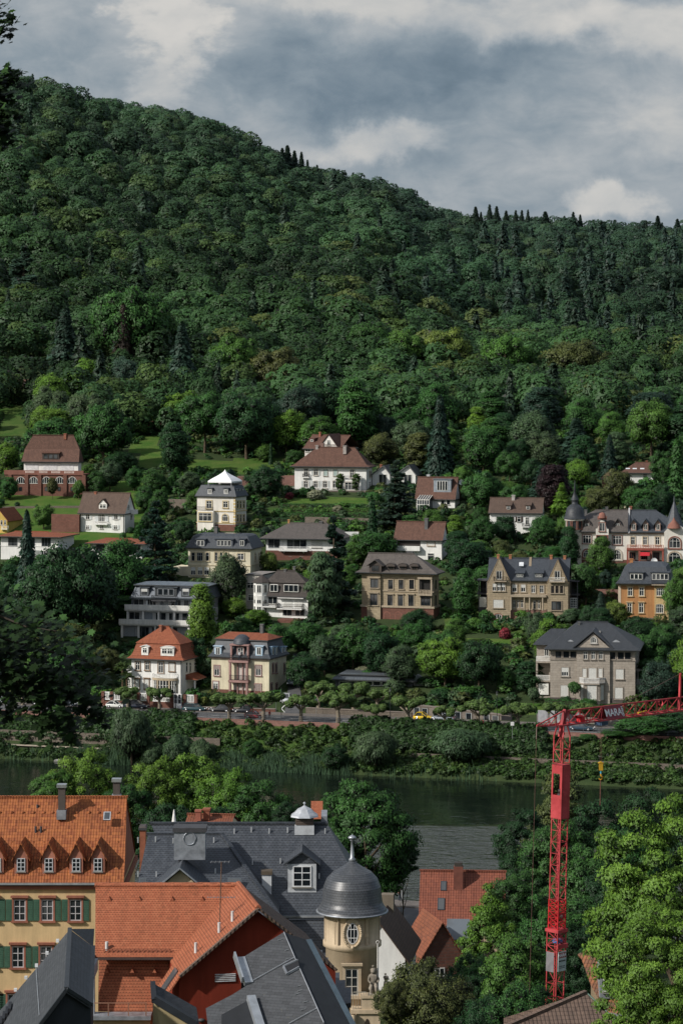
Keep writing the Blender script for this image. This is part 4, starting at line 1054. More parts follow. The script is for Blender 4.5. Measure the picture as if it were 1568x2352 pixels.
h.w([536],340,.7,50,face='R',nx=1); h.w([536],240,.7,50,face='R',nx=1,proud=-.3)
g=House('annex','flat cream annex with planted roof, left of the dark-roofed turret house','house','D1',130,240,400,19,depth=8,D=h.y0+7)
ze=g.Z(160); g.walls(ze,plaster((.5,.47,.42))); g.loft([(ze+.25,g.xa-.15,g.xb,-.15,8),(ze+.3,g.xa,g.xb,0,8)],plain((.22,.2,.18)),trim=False); g.w([165],300,40,40,nx=2); g.w([160],222,44,40,nx=2)
# --- terraced modern block
h=House('apartment_block','stepped white modern apartment block with planted terraces and metal top floor','apartment block','D0',755,1290,560,14,depth=9)
a,b=h.xa,h.xb; lev=[]
LX=[(755,1290),(790,1290),(820,1290)]; LY=[(470,560),(378,470),(305,378)]; yy=0.
WPN=plaster((.80,.78,.73))
for i,((c0,c1),(t,bt))in enumerate(zip(LX,LY)):
 d=i*3.2; X0,X1=h.X(c0,d),h.X(c1,d); zt_,zb_=h.Z(t,d=d),h.Z(bt,d=d)
 if i==0:zb_=-4
 m=MB().box(X0,X1,d+1.3,d+9,zb_,zt_); o=h.part('storey',m,plaster((.42,.43,.45) if i!=1 else(.62,.61,.58)))
 par=MB().box(X0-.3,X1+.3,d-.1,d+.1,zt_-.05,zt_+1.0 if i<2 else zt_+.2).box(X0-.3,X1+.3,d+.1,d+1.297,zt_-.3,zt_-.05)
 for k in range(6):x=X0+.2+(X1-X0-.4)*k/5; par.box(x-.2,x+.2,d+.35,d+.7,zb_,zt_-.303)
 h.part('parapet',par,WPN if i<2 else ZINC2,o)
 for k in range(6):
  xx=X0+(X1-X0)*(k+.5)/6; add_window(o,(xx,d+1.3,zb_+(zt_-zb_)*.45 if i else zt_-1.7),0,(X1-X0)/6*.8,2.1,nx=3 if k%2 else 2,nz=1,sill=False,fc='#b9bab8' if i else '#6f7478',blind=(.95 if(k*7+i)%4==0 else 0.),bc='#8f9498')
d=6.6; X0,X1=h.X(838,d),h.X(1300,d); z0_,z1_=h.Z(300,d=d),h.Z(226,d=d)
h.walls_done=True
h.loft([(z0_,X0-.6,X1+.6,d-.2,d+9),(z1_,X0+.3,X1-.3,d+.8,d+8)],seam((.095,.11,.13)),name='top_floor',trim=False)
zr=h.Z(196,d=d+4); h.loft([(z1_+.15,X0-.1,X1+.2,d+.2,d+8.6),(zr,X0+3,X1-4,d+4,d+4)],ZINC,name='roof',trim=False)
for cx,w_ in((906,60),(1040,140),(1165,60)):
 h.dormer(cx,292,w_,56,plain((.05,.055,.06)),ZINC2,d-.1,'flat',5,.1,dict(n=1 if w_<100 else 3,nx=1,nz=1,sill=False,fc='#8d9296',blind=.4 if w_<100 else 0),wf=.75)
h.balcony(955,1110,312,.8,plain((.05,.05,.055)),IRON,.9,y=d)
h.scr[2]=ov('D0',0,190)[1]
# --- low dark pavilion in the garden
h=House('pavilion','low dark flat-roofed garden pavilion with a long window band, above the roadside wall','pavilion','D1',690,1175,860,13,depth=7)
ze=h.Z(815); h.walls(ze,plain((.10,.105,.11),.8)); h.loft([(ze+.1,h.xa-.3,h.xb+1,-1.4,7.5),(ze+.5,h.xa,h.xb,-1,7)],ZINC2,trim=False)
h.loft([(ze+.9,h.xa+.6,h.xb-4,.5,6.5),(ze+1.1,h.xa+1,h.xb-4.3,1,6)],ZINC2,name='clerestory_roof',trim=False)
h.w([740,795,848,900,952,1005,1058,1110],838,48,28,nx=1,nz=1,sill=False)
h.part('side_wall',MB().box(h.xb+.1,h.xb+3.2,.5,.8,-2,ze-.2),plain((.3,.3,.29),.9))
# --- upper rows
h=House('villa','broad white villa with brown hipped roof, eyebrow dormers and ivy, above rose terraces','house','E1',436,888,487,14,xs=922)
ze=h.Z(338); h.walls(ze,W_WHITE); a,b,dd=h.xa,h.xb,h.dp; h.hip(ze,577,815,218,T_BRN,.9,flare=True); h.ring(ze-.5,ze-.24,plaster((.55,.52,.48)),.2,'cornice')
st=dict(arch=.35,nx=2,nz=2,sur=(.45,.40,.34),sw=.1); gs='#b4b8b6'
h.w([509],376,24,52,**st); h.w([570],374,24,42,shut=gs,**st); h.w([631,692],377,26,40,arch=.35,sur=(.45,.4,.34),sw=.1,blind=.96,bc='#9fb0ac'); h.w([797],384,26,52,**st)
h.w([507,568,628],452,24,46,shut=gs,**st); h.w([690],452,28,50,**st); h.w([904,913],388,.8,36,face='R',nx=1,sur=(.45,.4,.34)); h.w([906],450,.9,36,face='R',nx=1)
X0,X1=h.X(745),h.X(860); bz=h.Z(418); m=MB().box(X0,X1,-1.6,-.004,-3,bz); bo=h.part('bay',m,W_WHITE); add_window(bo,((X0+X1)/2,-1.6,h.Z(458)),0,3.2,1.9,nx=4,nz=2,sur=(.45,.40,.34))
rl=MB(); railing(rl,X0-.8,X1+.3,-1.5,-1.5,bz,.9); h.part('railing',rl,IRON,bo); h.balcony(488,530,404,.6,W_WHITE,IRON,.8)
rl=MB(); railing(rl,a,h.X(715),-2.4,-2.4,h.Z(488),.8); h.part('terrace_railing',rl,WRAIL)
for cx in(580,666,758):
 X,z=h.loc(cx,308,1.6); h.part('eyebrow_dormer',MB().grid([[(X+1.5*t/8,yy,z+.75*math.cos(PI/2*t/8)**2)for t in range(-8,9)]for yy in(1.1,4.5)],0,True).face([(X+1.2*t/8,1.15,z+.55*math.cos(PI/2*t/8)**2)for t in range(-8,9)],1),[T_BRN,plain((.035,.03,.028))])
h.chimney(577,205,16,plain((.3,.27,.25)),dd/2,ze+3); h.chimney(752,208,20,plain((.3,.27,.25)),dd/2-1,ze+3); h.chimney(610,192,20,plain((.2,.12,.1)),dd/2+1,ze+3); h.pipe(888,ze)
ivm=leafmat(); V,F,T,N=lump_crown(901,1.2,0.,5.0,14,900,.22,(.4,.6))
iv=np_mesh('ivy',V,F,ivm,T,nv=N)
for cx in(728,828):X,z=h.loc(cx,500); o=link('ivy',iv,h.root,(X,-1.5,z)); o.color=(.045,.09,.02,1)
tw=House('terrace_wall','low rubble terrace wall with climbing roses under the broad white villa','wall','E1',430,880,535,14,depth=2.3,D=h.y0-2.6,sink=2.)
tw.walls(tw.Z(492),W_STONE); tw.part('coping',MB().box(tw.xa-.1,tw.xb+.1,-.1,2.3,tw.Z(492)+.003,tw.Z(492)+.14),plaster((.3,.27,.24)))
HV=h
g=House('house','half-timbered looking house with red-brown gables, just behind the broad white villa','house','E1',500,722,262,30,depth=9,D=h.y0+16)
ze=g.Z(222); zr=g.loc(655,140,3)[1]; g.walls(ze,plaster((.66,.62,.58)))
X0,X1=g.X(600),g.X(722); g.gable(ze,g.loc(560,142,4.5)[1],T_BRN,.5,.4)
zg=g.loc(660,140,-.8)[1]; m=MB().box(X0,X1,-.8,-.004,-3,ze).prism([(X0,-.8,ze),(X1,-.8,ze),((X0+X1)/2,-.8,zg)],(0,.6,0)); go=g.part('gable_bay',m,plaster((.70,.68,.64)))
g.gable_y(X0,X1,-.8,4.5,ze,zg,T_BRN,.5); add_window(go,((X0+X1)/2,-.8,g.Z(188)),0,1.,1.4,nx=2); rl=MB(); railing(rl,X0+.5,X1-.5,-.95,-.95,g.Z(214),.6); g.part('railing',rl,plain((.1,.06,.05)),go)
g.w([520,560],235,30,26,nx=2); g.chimney(597,122,12,BRICKC,4,ze+1); g.part('half_timber',MB().box(g.xa-.05,X0,-.07,-.004,ze-.3,ze),plain((.12,.05,.035)))
g.dormer(545,185,26,20,plain((.12,.06,.05)),T_BRN,1.5,'flat',3,.3,dict(nx=1,sill=False))
g=House('house','white modern gabled house with dark verges, half hidden behind the blue cedar','house','E1',928,1190,450,12,depth=10)
ze=g.Z(372); g.walls(g.Z(400),W_WHITE);
for c0,c1,cp in((926,1035,338),(1075,1196,335)):
 X0,X1=g.X(c0),g.X(c1); zg=g.loc((c0+c1)/2+18,cp,0)[1]; zz=g.Z(392); xm=g.X((c0+c1)/2+18)
 m=MB().box(X0,X1,-.5,7,-3,zz).prism([(X0,-.5,zz),(X1,-.5,zz),(xm,-.5,zg)],(0,7.5,0)); o=g.part('gable_block',m,W_WHITE)
 r=MB()
 for e in(X0-.4,X1+.4):r.bar((e,3,zz-.1),(xm,3,zg+.18),8.0,.22,up=(0,0,1))
 g.part('roof',r,plain((.09,.095,.10),.7),o)
 add_window(o,(X0+(X1-X0)*.6,-.5,zz-1.),0,2.0,2.4,nx=2,nz=1)
g.chimney(978,325,14,BRICKC,4,ze)
h=House('house','white house with brown roof, big glazed zinc dormer and glass conservatory','house','E1',1200,1440,600,18,xs=1470)
ze=h.Z(520); h.walls(ze,W_WHITE,gx=h.loc(1330,408,h.dp/2)[1]); h.gable(ze,h.loc(1330,408,h.dp/2)[1],T_BRN,.5,.3)
h.dormer(1362,497,108,76,plain((.30,.34,.38),.4,.4),ZINC,1.5,'flat',4.5,.1,dict(n=4,nx=1,nz=1,sill=False),wf=.6)
X0,X1=h.X(1225),h.X(1300); cb=MB().box(X0,X1,-2.8,-.004,-3,h.Z(545),0).face([(X0,-2.8,h.Z(545)+.01),(X1,-2.8,h.Z(545)+.01),(X1,-.01,h.Z(520)),(X0,-.01,h.Z(520))],0); co_=h.part('conservatory',cb,[glass((.05,.06,.07))]); fr=MB()
for k in range(6):x=X0+(X1-X0)*k/5; fr.box(x-.05,x+.05,-2.86,-2.803,-2,h.Z(545)); fr.bar((x,-2.8,h.Z(545)+.05),(x,0,h.Z(520)+.05),.1)
for z in(h.Z(545),h.Z(575)):fr.box(X0,X1,-2.88,-2.804,z-.06,z+.06)
h.part('conservatory_frame',fr,plain(WHITE),co_); h.chimney(1276,390,18,plain((.45,.47,.48)),4,ze+2); h.w([1365,1400],560,22,40,nx=1)
o=h.part('satellite_dish',MB().lathe([(.02,0),(.4,.06),(.65,.2)],12),plain('#c9cbcb')); o.location=(h.xb+.8,3,h.Z(440)); o.rotation_euler=(R(75),0,0)
h=House('bungalow','low white bungalow with grey hipped roof and large glazed front, below the garden terraces','house','E1',258,700,925,12,depth=12)
ze=h.Z(790); h.walls(ze,W_WHITE); h.ring(-3,h.Z(868),W_RED,.08); h.hip(ze,400,640,692,T_GRY,1.3)
h.w([308],822,74,56,nx=2,nz=1,fc='#aeb2b2',sill=False); h.w([450],826,124,58,nx=3,nz=1,fc='#aeb2b2',sill=False); h.w([575],830,70,40,blind=.96,nx=3); h.w([410,480],888,20,28,nx=1)
h.balcony(345,520,862,1.,W_WHITE,WRAIL,.8); h.chimney(602,683,20,GREYC,6,ze+1); h.chimney(400,672,10,plain((.4,.2,.08)),6,ze+1)
g=House('garden_wall','plain white garden wall right of the low white bungalow','wall','E1',705,838,835,0,depth=1.,sink=2); g.walls(g.Z(750),W_WHITE)
h=House('house','white house with brown gabled roof and long balcony, below the blue cedar','house','E1',1070,1358,925,17,xs=1392)
ze=h.Z(780); zr=h.loc(1230,688,h.dp/2)[1]; h.walls(ze,W_WHITE,gx=zr); h.gable(ze,zr,T_BRN,.6,.4); X0,X1=h.X(1080),h.X(1225)
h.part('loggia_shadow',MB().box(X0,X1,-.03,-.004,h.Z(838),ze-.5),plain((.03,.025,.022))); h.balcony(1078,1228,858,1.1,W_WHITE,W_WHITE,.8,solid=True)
h.w([1292],818,40,34,blind=.96,sur=(.5,.42,.34)); h.w([1140],880,60,30,nx=3); h.w([1290],905,40,46,nx=1); h.chimney(1263,663,22,GREYC,h.dp/2-.8,ze+1)
h=House('house','white house with brown pantiled roof, two small dormers and dark shutters','house','E2',356,680,765,8,depth=9)
ze=h.Z(625); zr=h.loc(520,538,4.5)[1]; h.walls(ze,W_WHITE,gx=zr); h.gable(ze,zr,T_BRN2,.5,.3)
for cx in(473,596):h.dormer(cx,610,32,26,plain((.13,.09,.075)),T_BRN2,.8,'flat',4,.8,dict(nx=1,sill=False))
h.w([424,484,540],670,22,34,shut='#3a302b',nx=1); h.w([590],680,22,46,nx=2); h.w([640],672,40,36,nx=2,blind=.5); h.w([420],740,60,30,nx=2); h.chimney(504,518,20,plain((.35,.33,.31)),4,ze+2); h.balcony(560,605,714,.7,W_WHITE,IRON,.7)
h.part('awning',MB().face([(h.X(380),-.03,h.Z(716)),(h.X(448),-.03,h.Z(716)),(h.X(448),-1.1,h.Z(732)),(h.X(380),-1.1,h.Z(732))]),plain((.5,.56,.6)))
g=House('hut','small brick hut with brown pyramid roof among trees on the slope','hut','E2',1060,1165,470,8,depth=6); g.walls(g.Z(415),W_RED); g.hip(g.Z(415),1108,1114,366,T_BRN,.4,trim=False); g.chimney(1116,358,10,BRICKC,3,g.Z(400)); g.w([1100],440,22,24,nx=2)
h=House('house','house with brown tiled roof and three white skylights, top right among trees','house','E2',1195,1385,442,8,depth=9); ze=h.Z(378); h.walls(ze,W_WHITE); h.hip(ze,1270,1360,312,T_BRN,.7)
for cx in(1222,1265,1312):
 o=h.part('skylight',MB().box(-.5,.5,-.05,.05,-.5,.5),plain('#c3c9ce',.3)); X,z=h.loc(cx,364,1.2); o.location=(X,1.1,z+.2); o.rotation_euler=(-.7,0,0)
h.w([1215,1330],400,26,30,nx=2); h.chimney(1340,302,12,BRICKC,5,ze)
g=House('house','small house with bright orange roof peeping from trees behind the turreted mansion','house','E2',1198,1252,610,10,depth=6); g.walls(g.Z(565),W_CRM2); g.hip(g.Z(565),1215,1235,530,T_RED,.4,trim=False); g.w([1225],585,20,22,nx=2)
# --- red stone base house, far left
h=House('house','brown half-hipped house on an arcaded red sandstone base with balustraded terrace','house','E0',150,490,512,12,xs=510)
zt_=h.Z(382); ze=h.Z(316); a,b,dd=h.xa,h.xb,h.dp; h.walls(ze,W_WHITE,zb=zt_); m=dd/2
zr=h.loc(330,142,m)[1]; zm=h.Z(232); X0,X1=h.X(208,m),h.X(462,m)
h.loft([(h.Z(308),a-.4,b+.4,-.7,dd+.7),(zm,a-.1,b+.1,.9,dd-.9),(zr,X0,X1,m,m)],T_BRN,skip=())
h.dormer(318,294,108,38,plain((.05,.035,.03)),T_BRN,.5,'flat',4,1.1,dict(n=3,nx=1,nz=1,sill=False,fc='#3a2f2a'),wf=.85)
h.part('blind_panel',MB().box(h.X(160),h.X(240),-.06,-.004,zt_+.2,ze-.4).box(h.X(270),h.X(358),-.06,-.004,zt_+.2,ze-.4).box(h.X(380),h.X(462),-.06,-.004,zt_+.2,ze-.4),plain((.55,.55,.55)))
X0,X1=h.X(54),h.X(540); bs=MB().box(X0,X1,-2.6,dd,-4,zt_-.25); bo=h.part('base',bs,W_RED); h.part('terrace_edge',MB().box(X0-.2,X1+.2,-2.85,dd,zt_-.247,zt_+.02).box(X0-.2,X1+.2,-2.85,-2.6,zt_+.02,zt_+.85),plaster((.24,.11,.085)),bo)
BR=MB()
for c0,c1 in((182,240),(268,322),(345,402),(425,490)):n=8; [BR.box(h.X(c0+(c1-c0)*k/n),h.X(c0+(c1-c0)*(k+.5)/n),-2.87,-2.853,zt_+.2,zt_+.7)for k in range(n)]
h.part('balustrade',BR,plain((.6,.5,.46)),bo)
for cx in(130,211,292,374,453):X,z=h.loc(cx,424,-2.6); add_window(bo,(X,-2.6,z),0,2.3,1.7,nx=4,nz=1,arch=1.,sill=False)
for cx in(128,290,370,452):X,z=h.loc(cx,480,-2.6); add_window(bo,(X,-2.6,z),0,.8,1.,nx=1,nz=1,fc='#26211e',sill=False)
for cx in(64,168,250,410,528):X=h.X(cx,-2.6); h.part('buttress',MB().box(X-.45,X+.45,-2.95,-2.604,-4,zt_-.25),W_RED,bo)
h.chimney(410,132,16,BRICKC,m,zr-1)
h=House('house','white house with brown gable roof, grey shutters and little balcony, on the lawn','house','E0',498,782,752,17,xs=842)
ze=h.Z(618); zr=h.loc(670,506,h.dp/2)[1]; h.walls(ze,W_WHITE,gx=zr); h.gable(ze,zr,T_BRN2,.5,.3); gs='#c2c6c6'
h.dormer(645,602,50,30,plain(WHITE),T_BRN2,.8,'gable',4,1.0,dict(n=2,nx=1,sill=False),wf=.8); h.w([551,728],655,26,32,shut=gs); h.w([638],662,44,46,shut=gs,nx=4,nz=2); h.w([549,725],720,24,28,shut=gs); h.w([638],718,22,26)
h.balcony(596,680,697,.8,W_WHITE,WRAIL,.6); h.w([805],592,.8,26,face='R',shut=gs); h.w([822],650,1.,40,face='R');
h.part('side_balcony',MB().box(h.xb+.004,h.xb+1.0,h.side(815),h.side(840),h.sideZ(828,632)[1]-.2,h.sideZ(828,632)[1]+.8),W_WHITE); h.chimney(600,497,16,BRICKC,h.dp/2,zr-.8); h.pipe(776,ze); h.pipe(506,ze)
h=House('house','yellow gabled house cut by the left edge, on the lawn slope','house','E0',-60,45,760,20,depth=8); zr=h.loc(8,610,0)[1]; ze=h.Z(675); h.walls(ze,plaster((.6,.42,.12)),gy=zr); h.gable_y(h.xa,h.xb,0,8,ze,zr,T_RED,.4,name='roof'); h.w([10,32],690,12,30,nx=1); h.balcony(15,55,728,.8,W_CRM2,WRAIL,.7)
for c0,c1,yt,yb_,lab,wl in((5,362,745,920,'white flat villa with low red tiled hip roof, behind the dark spruce at left',[80,190,290]),(570,890,788,915,'second white villa with low red tiled roof, below the white gabled house',[632,760,852])):
 h=House('house',lab,'house','E0',c0,c1,yb_,14,depth=11); h.scr[1]+=22
 ze=h.Z(yt+32); h.walls(ze,W_WHITE); h.hip(ze,c0+90,c1-60,yt,T_RED,1.1); h.w(wl,yt+68,60,56,nx=3,nz=1,fc='#5b6064',sill=False)
 if c0<100:h.w([205,275],882,60,34,shut='#8a8f8c',nx=4,nz=1)
 h.ring(h.Z(840),h.Z(838),W_WHITE,.1,'string_course') if c0<100 else None
# --- cream villa with a white tent on its roof
h=House('villa','cream villa with slate mansard and a white pointed party tent on top','house','E0',1236,1475,745,22,xs=1545)
ze=h.Z(524); h.walls(ze,W_IVORY); a,b,dd=h.xa,h.xb,h.dp; zb=h.Z(458); h.loft([(ze,a-.4,b+.4,-.4,dd+.4),(zb,a+.7,b-.7,.7,dd-.7)],T_SLT); h.ring(-3,h.Z(702),W_RED,.1); YS=(.60,.47,.24)
for z_ in(524,616,690):h.ring(h.Z(z_+5),h.Z(z_),plaster(YS),.16,'string_course')
for cx,w_ in((1316,26),(1417,26)):h.dormer(cx,510,w_,32,plain((.5,.5,.48)),T_SLT,.3,'flat',3,.3,dict(nx=2,nz=1,sill=False))
h.w([1312],578,34,48,sur=YS,nx=2,nz=2); h.w([1415],577,30,40,sur=YS,nx=2,nz=2); h.w([1413],660,38,46,sur=YS,arch=1.,nx=3,nz=2)
X0,X1=h.X(1250),h.X(1350); m=MB().box(X0,X1,-1.1,-.004,-3,h.Z(616)); bo=h.part('bay',m,W_IVORY); add_window(bo,((X0+X1)/2,-1.1,h.Z(655)),0,3.3,1.9,nx=3,nz=2,sur=YS); rl=MB(); railing(rl,X0,X1,-1.05,-1.05,h.Z(616)+.01,.9,gap=.14); h.part('railing',rl,IRON,bo)
h.w([1490,1508,1528],578,.8,46,face='R',nx=1,sur=YS); h.w([1490,1508,1528],664,.8,46,face='R',nx=1,sur=YS)
for k in range(3):
 d=dd*(.25+.25*k); o=h.part('dormer',MB().box(b-1.2,b-.15,d-.45,d+.45,ze,ze+1.6).box(b-1.2,b-.05,d-.6,d+.6,ze+1.6,ze+1.75),plain((.16,.17,.19))); add_window(o,(b-.15,d,ze+.8),PI/2,.7,1.2,nx=1,nz=1,sill=False)
qn=MB()
for k in range(9):qn.box(b-.5+.12*(k%2),b+.05,-.05,.5,1.6+k*.75,2.1+k*.75)
h.part('quoin',qn,plaster(YS)); rl=MB(); railing(rl,a+.8,b-.8,.8,.8,zb+.05,.7); h.part('roof_railing',rl,IRON)
Xm,zt0=h.loc(1411,358,dd/2); tw_=3.0; zte=h.loc(1411,428,dd/2)[1]
tt_=empty('party_tent',Vector((0,0,0)),-h.yaw,label='white pointed party tent on the roof of the cream villa',cat='tent'); tt_.location=Vector((h.x0+Xm*h.c+dd/2*h.s,h.y0-Xm*h.s+dd/2*h.c,h.z0+zb))
te,tp=zte-zb,zt0-zb; tb=MB()
rows=[]
for i in range(7):
 k=i/6; r_=tw_*(1-k)**1.7+.03; zz=te+(tp-te)*k**.8
 rows.append([(-r_,-r_,zz),(r_,-r_,zz),(r_,r_,zz),(-r_,r_,zz)])
tb.grid(rows,0,False,True); tb.grid([[(-tw_,-tw_,te-.35),(tw_,-tw_,te-.35),(tw_,tw_,te-.35),(-tw_,tw_,te-.35)],rows[0]],0,False,True)
tb.build('canopy',plain((.85,.85,.86),.6,var=.03),tt_)
MB().box(-tw_,tw_,tw_-.05,tw_,.05,te-.353).build('side_panel',plain((.8,.8,.82),.6,var=.03),tt_)
for sx in(-1,1):
 for sy in(-1,1):MB().tube([(sx*(tw_-.1),sy*(tw_-.1),0),(sx*(tw_-.1),sy*(tw_-.1),te)],.06,6).build('pole',plain('#b9bbbd'),tt_)
h=House('villa','wide cream villa with slate mansard and grey window groups, terraces below','house','E0',1180,1570,1040,14,xs=1640)
ze=h.Z(850); h.walls(ze,W_CRM2); a,b,dd=h.xa,h.xb,h.dp; zb=h.Z(778); h.loft([(ze,a-.5,b+.5,-.5,dd+.5),(zb,a+.9,b-.9,.9,dd-.9),(zb+.35,a+1.5,b-1.5,1.6,dd-1.6)],T_SLT); h.ring(ze-.5,ze-.24,plaster((.6,.52,.36)),.2,'cornice'); h.ring(h.Z(962),h.Z(958),plaster((.6,.52,.36)),.12,'string_course')
YC=(.62,.53,.36)
for cx,w_,n in((1258,56,2),(1405,110,4),(1518,34,1)):h.dormer(cx,842,w_,44,plain((.09,.10,.12)),T_SLT,.3,'flat',3,.2,dict(n=n,nx=1 if n>1 else 2,nz=1,sill=False),wf=.8)
h.w([1212,1302],905,20,52,sur=YC,nx=1,nz=2,fc='#8a8f92'); h.w([1254],905,36,52,sur=YC,nx=3,nz=2,fc='#8a8f92'); h.w([1356,1388,1420],905,18,54,sur=YC,nx=1,nz=2,fc='#8a8f92'); h.w([1510],905,40,40,sur=YC,nx=2); h.w([1212,1256,1296,1370,1420,1510],995,32,50,sur=YC,nx=2,blind=.4)
h.w([1600,1625],905,.8,46,face='R',nx=1,sur=YC); h.chimney(1355,715,20,GREYC,5,zb); h.chimney(1285,765,22,GREYC,5,zb); h.part('skylight',MB().box(h.X(1370),h.X(1470),4,6,zb+.3,h.Z(755,d=5)),glass((.1,.12,.14)))
h.part('terrace',MB().box(h.X(1080),h.X(1180)-.003,1,7,-3,h.Z(975)),W_CRM2)
# --- turreted double mansion, right
h=House('mansion','ornate cream mansion with onion-domed turret at left and pointed slate spire at right','house','E2',905,1568,945,7,depth=13)
ze=h.Z(748); h.walls(ze,W_IVORY); a,b,dd=h.xa,h.xb,h.dp; zr=h.loc(1200,612,dd/2)[1]; X1=h.X(1222); RS=S_RED
h.loft([(ze,a-.4,X1,-.5,dd+.5),(h.Z(672,d=1.2),a+.5,X1,1.1,dd-1.1),(zr,h.X(1020,dd/2),X1,dd/2,dd/2)],T_GRY,name='roof',skip=(1,))
h.loft([(ze,X1+.35,b+.4,-.5,dd+.5),(zr,X1+.35,h.X(1400,dd/2),dd/2,dd/2)],T_SLT,name='slate_roof',skip=(3,))
h.part('party_wall',MB().prism([(X1,-.6,ze-.3),(X1,dd/2,zr+.5),(X1,dd/2,ze-.3)],(.347,0,0)),plaster((.5,.5,.5)))
h.ring(-3,h.Z(925),W_RED,.1); h.ring(ze-.5,ze-.24,plaster((.45,.35,.28)),.2,'cornice')
st=dict(sur=RS,nx=2,nz=2); h.w([966],795,52,52,sur=RS,nx=3,nz=2); h.w([1155],800,54,56,sur=RS,nx=3,nz=2); h.w([1254,1330,1408],805,26,50,sur=(.6,.5,.36),nx=2,nz=2); h.w([965],885,44,48,sur=RS,sw=.3,arch=1.,nx=3,nz=2); h.w([1152],892,54,60,sur=(.55,.5,.42),sw=.3,arch=1.,nx=4,nz=2,blind=.0)
X0,Xb=h.X(1022),h.X(1102); m=MB().box(X0,Xb,-1.,-.004,-3,ze+.6).prism([(X0+.3,-1.,ze+.6),(Xb-.3,-1.,ze+.6),(Xb-1.2,-1.,h.Z(662)),(X0+1.2,-1.,h.Z(662))],(0,4,0)); bo=h.part('bay',m,W_IVORY); add_window(bo,((X0+Xb)/2,-1.,h.Z(800)),0,2.3,1.9,nx=3,nz=1,sur=RS,fc='#5a2a20'); add_window(bo,((X0+Xb)/2,-1.,h.Z(890)),0,2.3,2.,nx=3,nz=2,sur=RS,sw=.25); add_window(bo,((X0+Xb)/2,-1.,h.Z(718)),0,1.2,1.8,nx=2,nz=1,sur=RS)
m=MB().lathe([(.01,h.Z(625)),(.6,h.Z(632)),(.9,h.Z(662))],12,((X0+Xb)/2,-.8)).box((X0+Xb)/2-1.,(X0+Xb)/2+1.,-1.1,-.4,h.Z(672),h.Z(650)); h.part('gable_crest',m,plaster(RS),bo)
for cx in(966,1158):h.dormer(cx,728,36,34,plain((.10,.08,.075)),T_GRY,.4,'gable',3,.9,dict(nx=2,nz=1,sill=False),over=.4)
for cx in(1258,1333,1410):h.dormer(cx,740,32,44,plaster((.5,.34,.28)),T_SLT,.1,'gable',4,.8,dict(nx=2,nz=1,sill=False),over=.4)
# red porch with balcony
X0,Xb=h.X(1216),h.X(1448); zf=h.Z(850); m=MB().box(X0,Xb,-1.8,-.004,zf-.4,zf)
for k in range(4):x=X0+.2+(Xb-X0-.4)*k/3; m.box(x-.2,x+.2,-1.7,-1.3,-3,zf-.403)
po=h.part('porch',m,plaster((.33,.10,.075))); rl=MB(); railing(rl,X0+.1,Xb-.1,-1.7,-1.7,zf,.8,gap=.35,t=.14); h.part('balustrade',rl,plaster((.42,.18,.13)),po); h.w([1250,1325,1400],900,40,46,nx=3,nz=1,dpt=-.0,fc='#7a4438')
aw=MB(); xa_,xb_=h.X(1300),h.X(1360); aw.face([(xa_,-1.75,h.Z(872)),(xb_,-1.75,h.Z(872)),(xb_,-2.7,h.Z(893)),(xa_,-2.7,h.Z(893))]); h.part('red_awning',aw,plain((.42,.02,.03)),po)
# onion dome turret
Xt=h.X(888); yt=1.2; r_=2.0; zt_=h.Z(672); to=h.part('turret',MB().lathe([(r_,-3),(r_,zt_-.4),(r_+.25,zt_-.3),(r_+.25,zt_)],16,(Xt,yt)),W_IVORY)
zs=[h.Z(y,d=1)for y in(668,655,625,600,582,578,556,550,545,500,498,425)]; rs=[r_+.5,r_+.1,r_*.98,r_*.85,r_*.5,.65,.65,.9,.75,.2,.28,.03]
h.part('onion_dome',MB().lathe(list(zip(rs,zs)),16,(Xt,yt)),T_SLD,to)
for k in(-.6,0.,.6):an=-PI/2+k; add_window(to,(Xt+r_*math.cos(an),yt+r_*math.sin(an),h.Z(705)),an+PI/2,.8,1.8,nx=1,nz=1,arch=1.,sur=RS,fc='#332a26')
# right spire tower
Xa,Xc=h.X(1450),h.X(1600); m=MB().box(Xa,Xc,-1.2,-.004,-3,ze).prism([(Xa,-1.2,ze),(Xc,-1.2,ze),(Xc-.9,-1.2,h.Z(722)),((Xa+Xc)/2,-1.2,h.Z(690)),(Xa+.9,-1.2,h.Z(722))],(0,2,0)); so_=h.part('spire_bay',m,W_IVORY)
add_window(so_,((Xa+Xc)/2-.3,-1.2,h.Z(812)),0,2.4,2.3,nx=3,nz=2,arch=.9,sur=RS,sw=.28); add_window(so_,((Xa+Xc)/2-.3,-1.2,h.Z(905)),0,2.6,2.3,nx=3,nz=2,arch=.9,sur=(.5,.4,.3),sw=.28)
xs_=h.X(1512,1.); z2=h.Z(735); zt_=h.Z(560); h.part('spire',MB().lathe([(2.6,z2),(1.9,z2+(zt_-z2)*.2),(1.3,z2+(zt_-z2)*.45),(.12,zt_),(.12,zt_+.5),(.02,zt_+1.3)],8,(xs_,1.6),smooth=False),T_SLT,so_); h.part('gable_crest',MB().lathe([(1.5,h.Z(722)),(1.2,h.Z(700)),(.55,h.Z(680)),(.05,h.Z(655))],10,(xs_,-1.)),plaster(RS),so_)
for cx,yt_ in((958,610),(1090,592),(1240,588)):h.chimney(cx,yt_,16,BRICKC if cx>1200 else GREYC,dd/2+1,zr-1.5)
o=h.part('satellite_dish',MB().lathe([(.02,0),(.4,.06),(.7,.2)],12),plain('#c9cbcb')); o.location=(h.X(1388),-2.2,h.Z(927)); o.rotation_euler=(R(75),0,0)
h.scr[2]=ov('E2',0,612)[1]
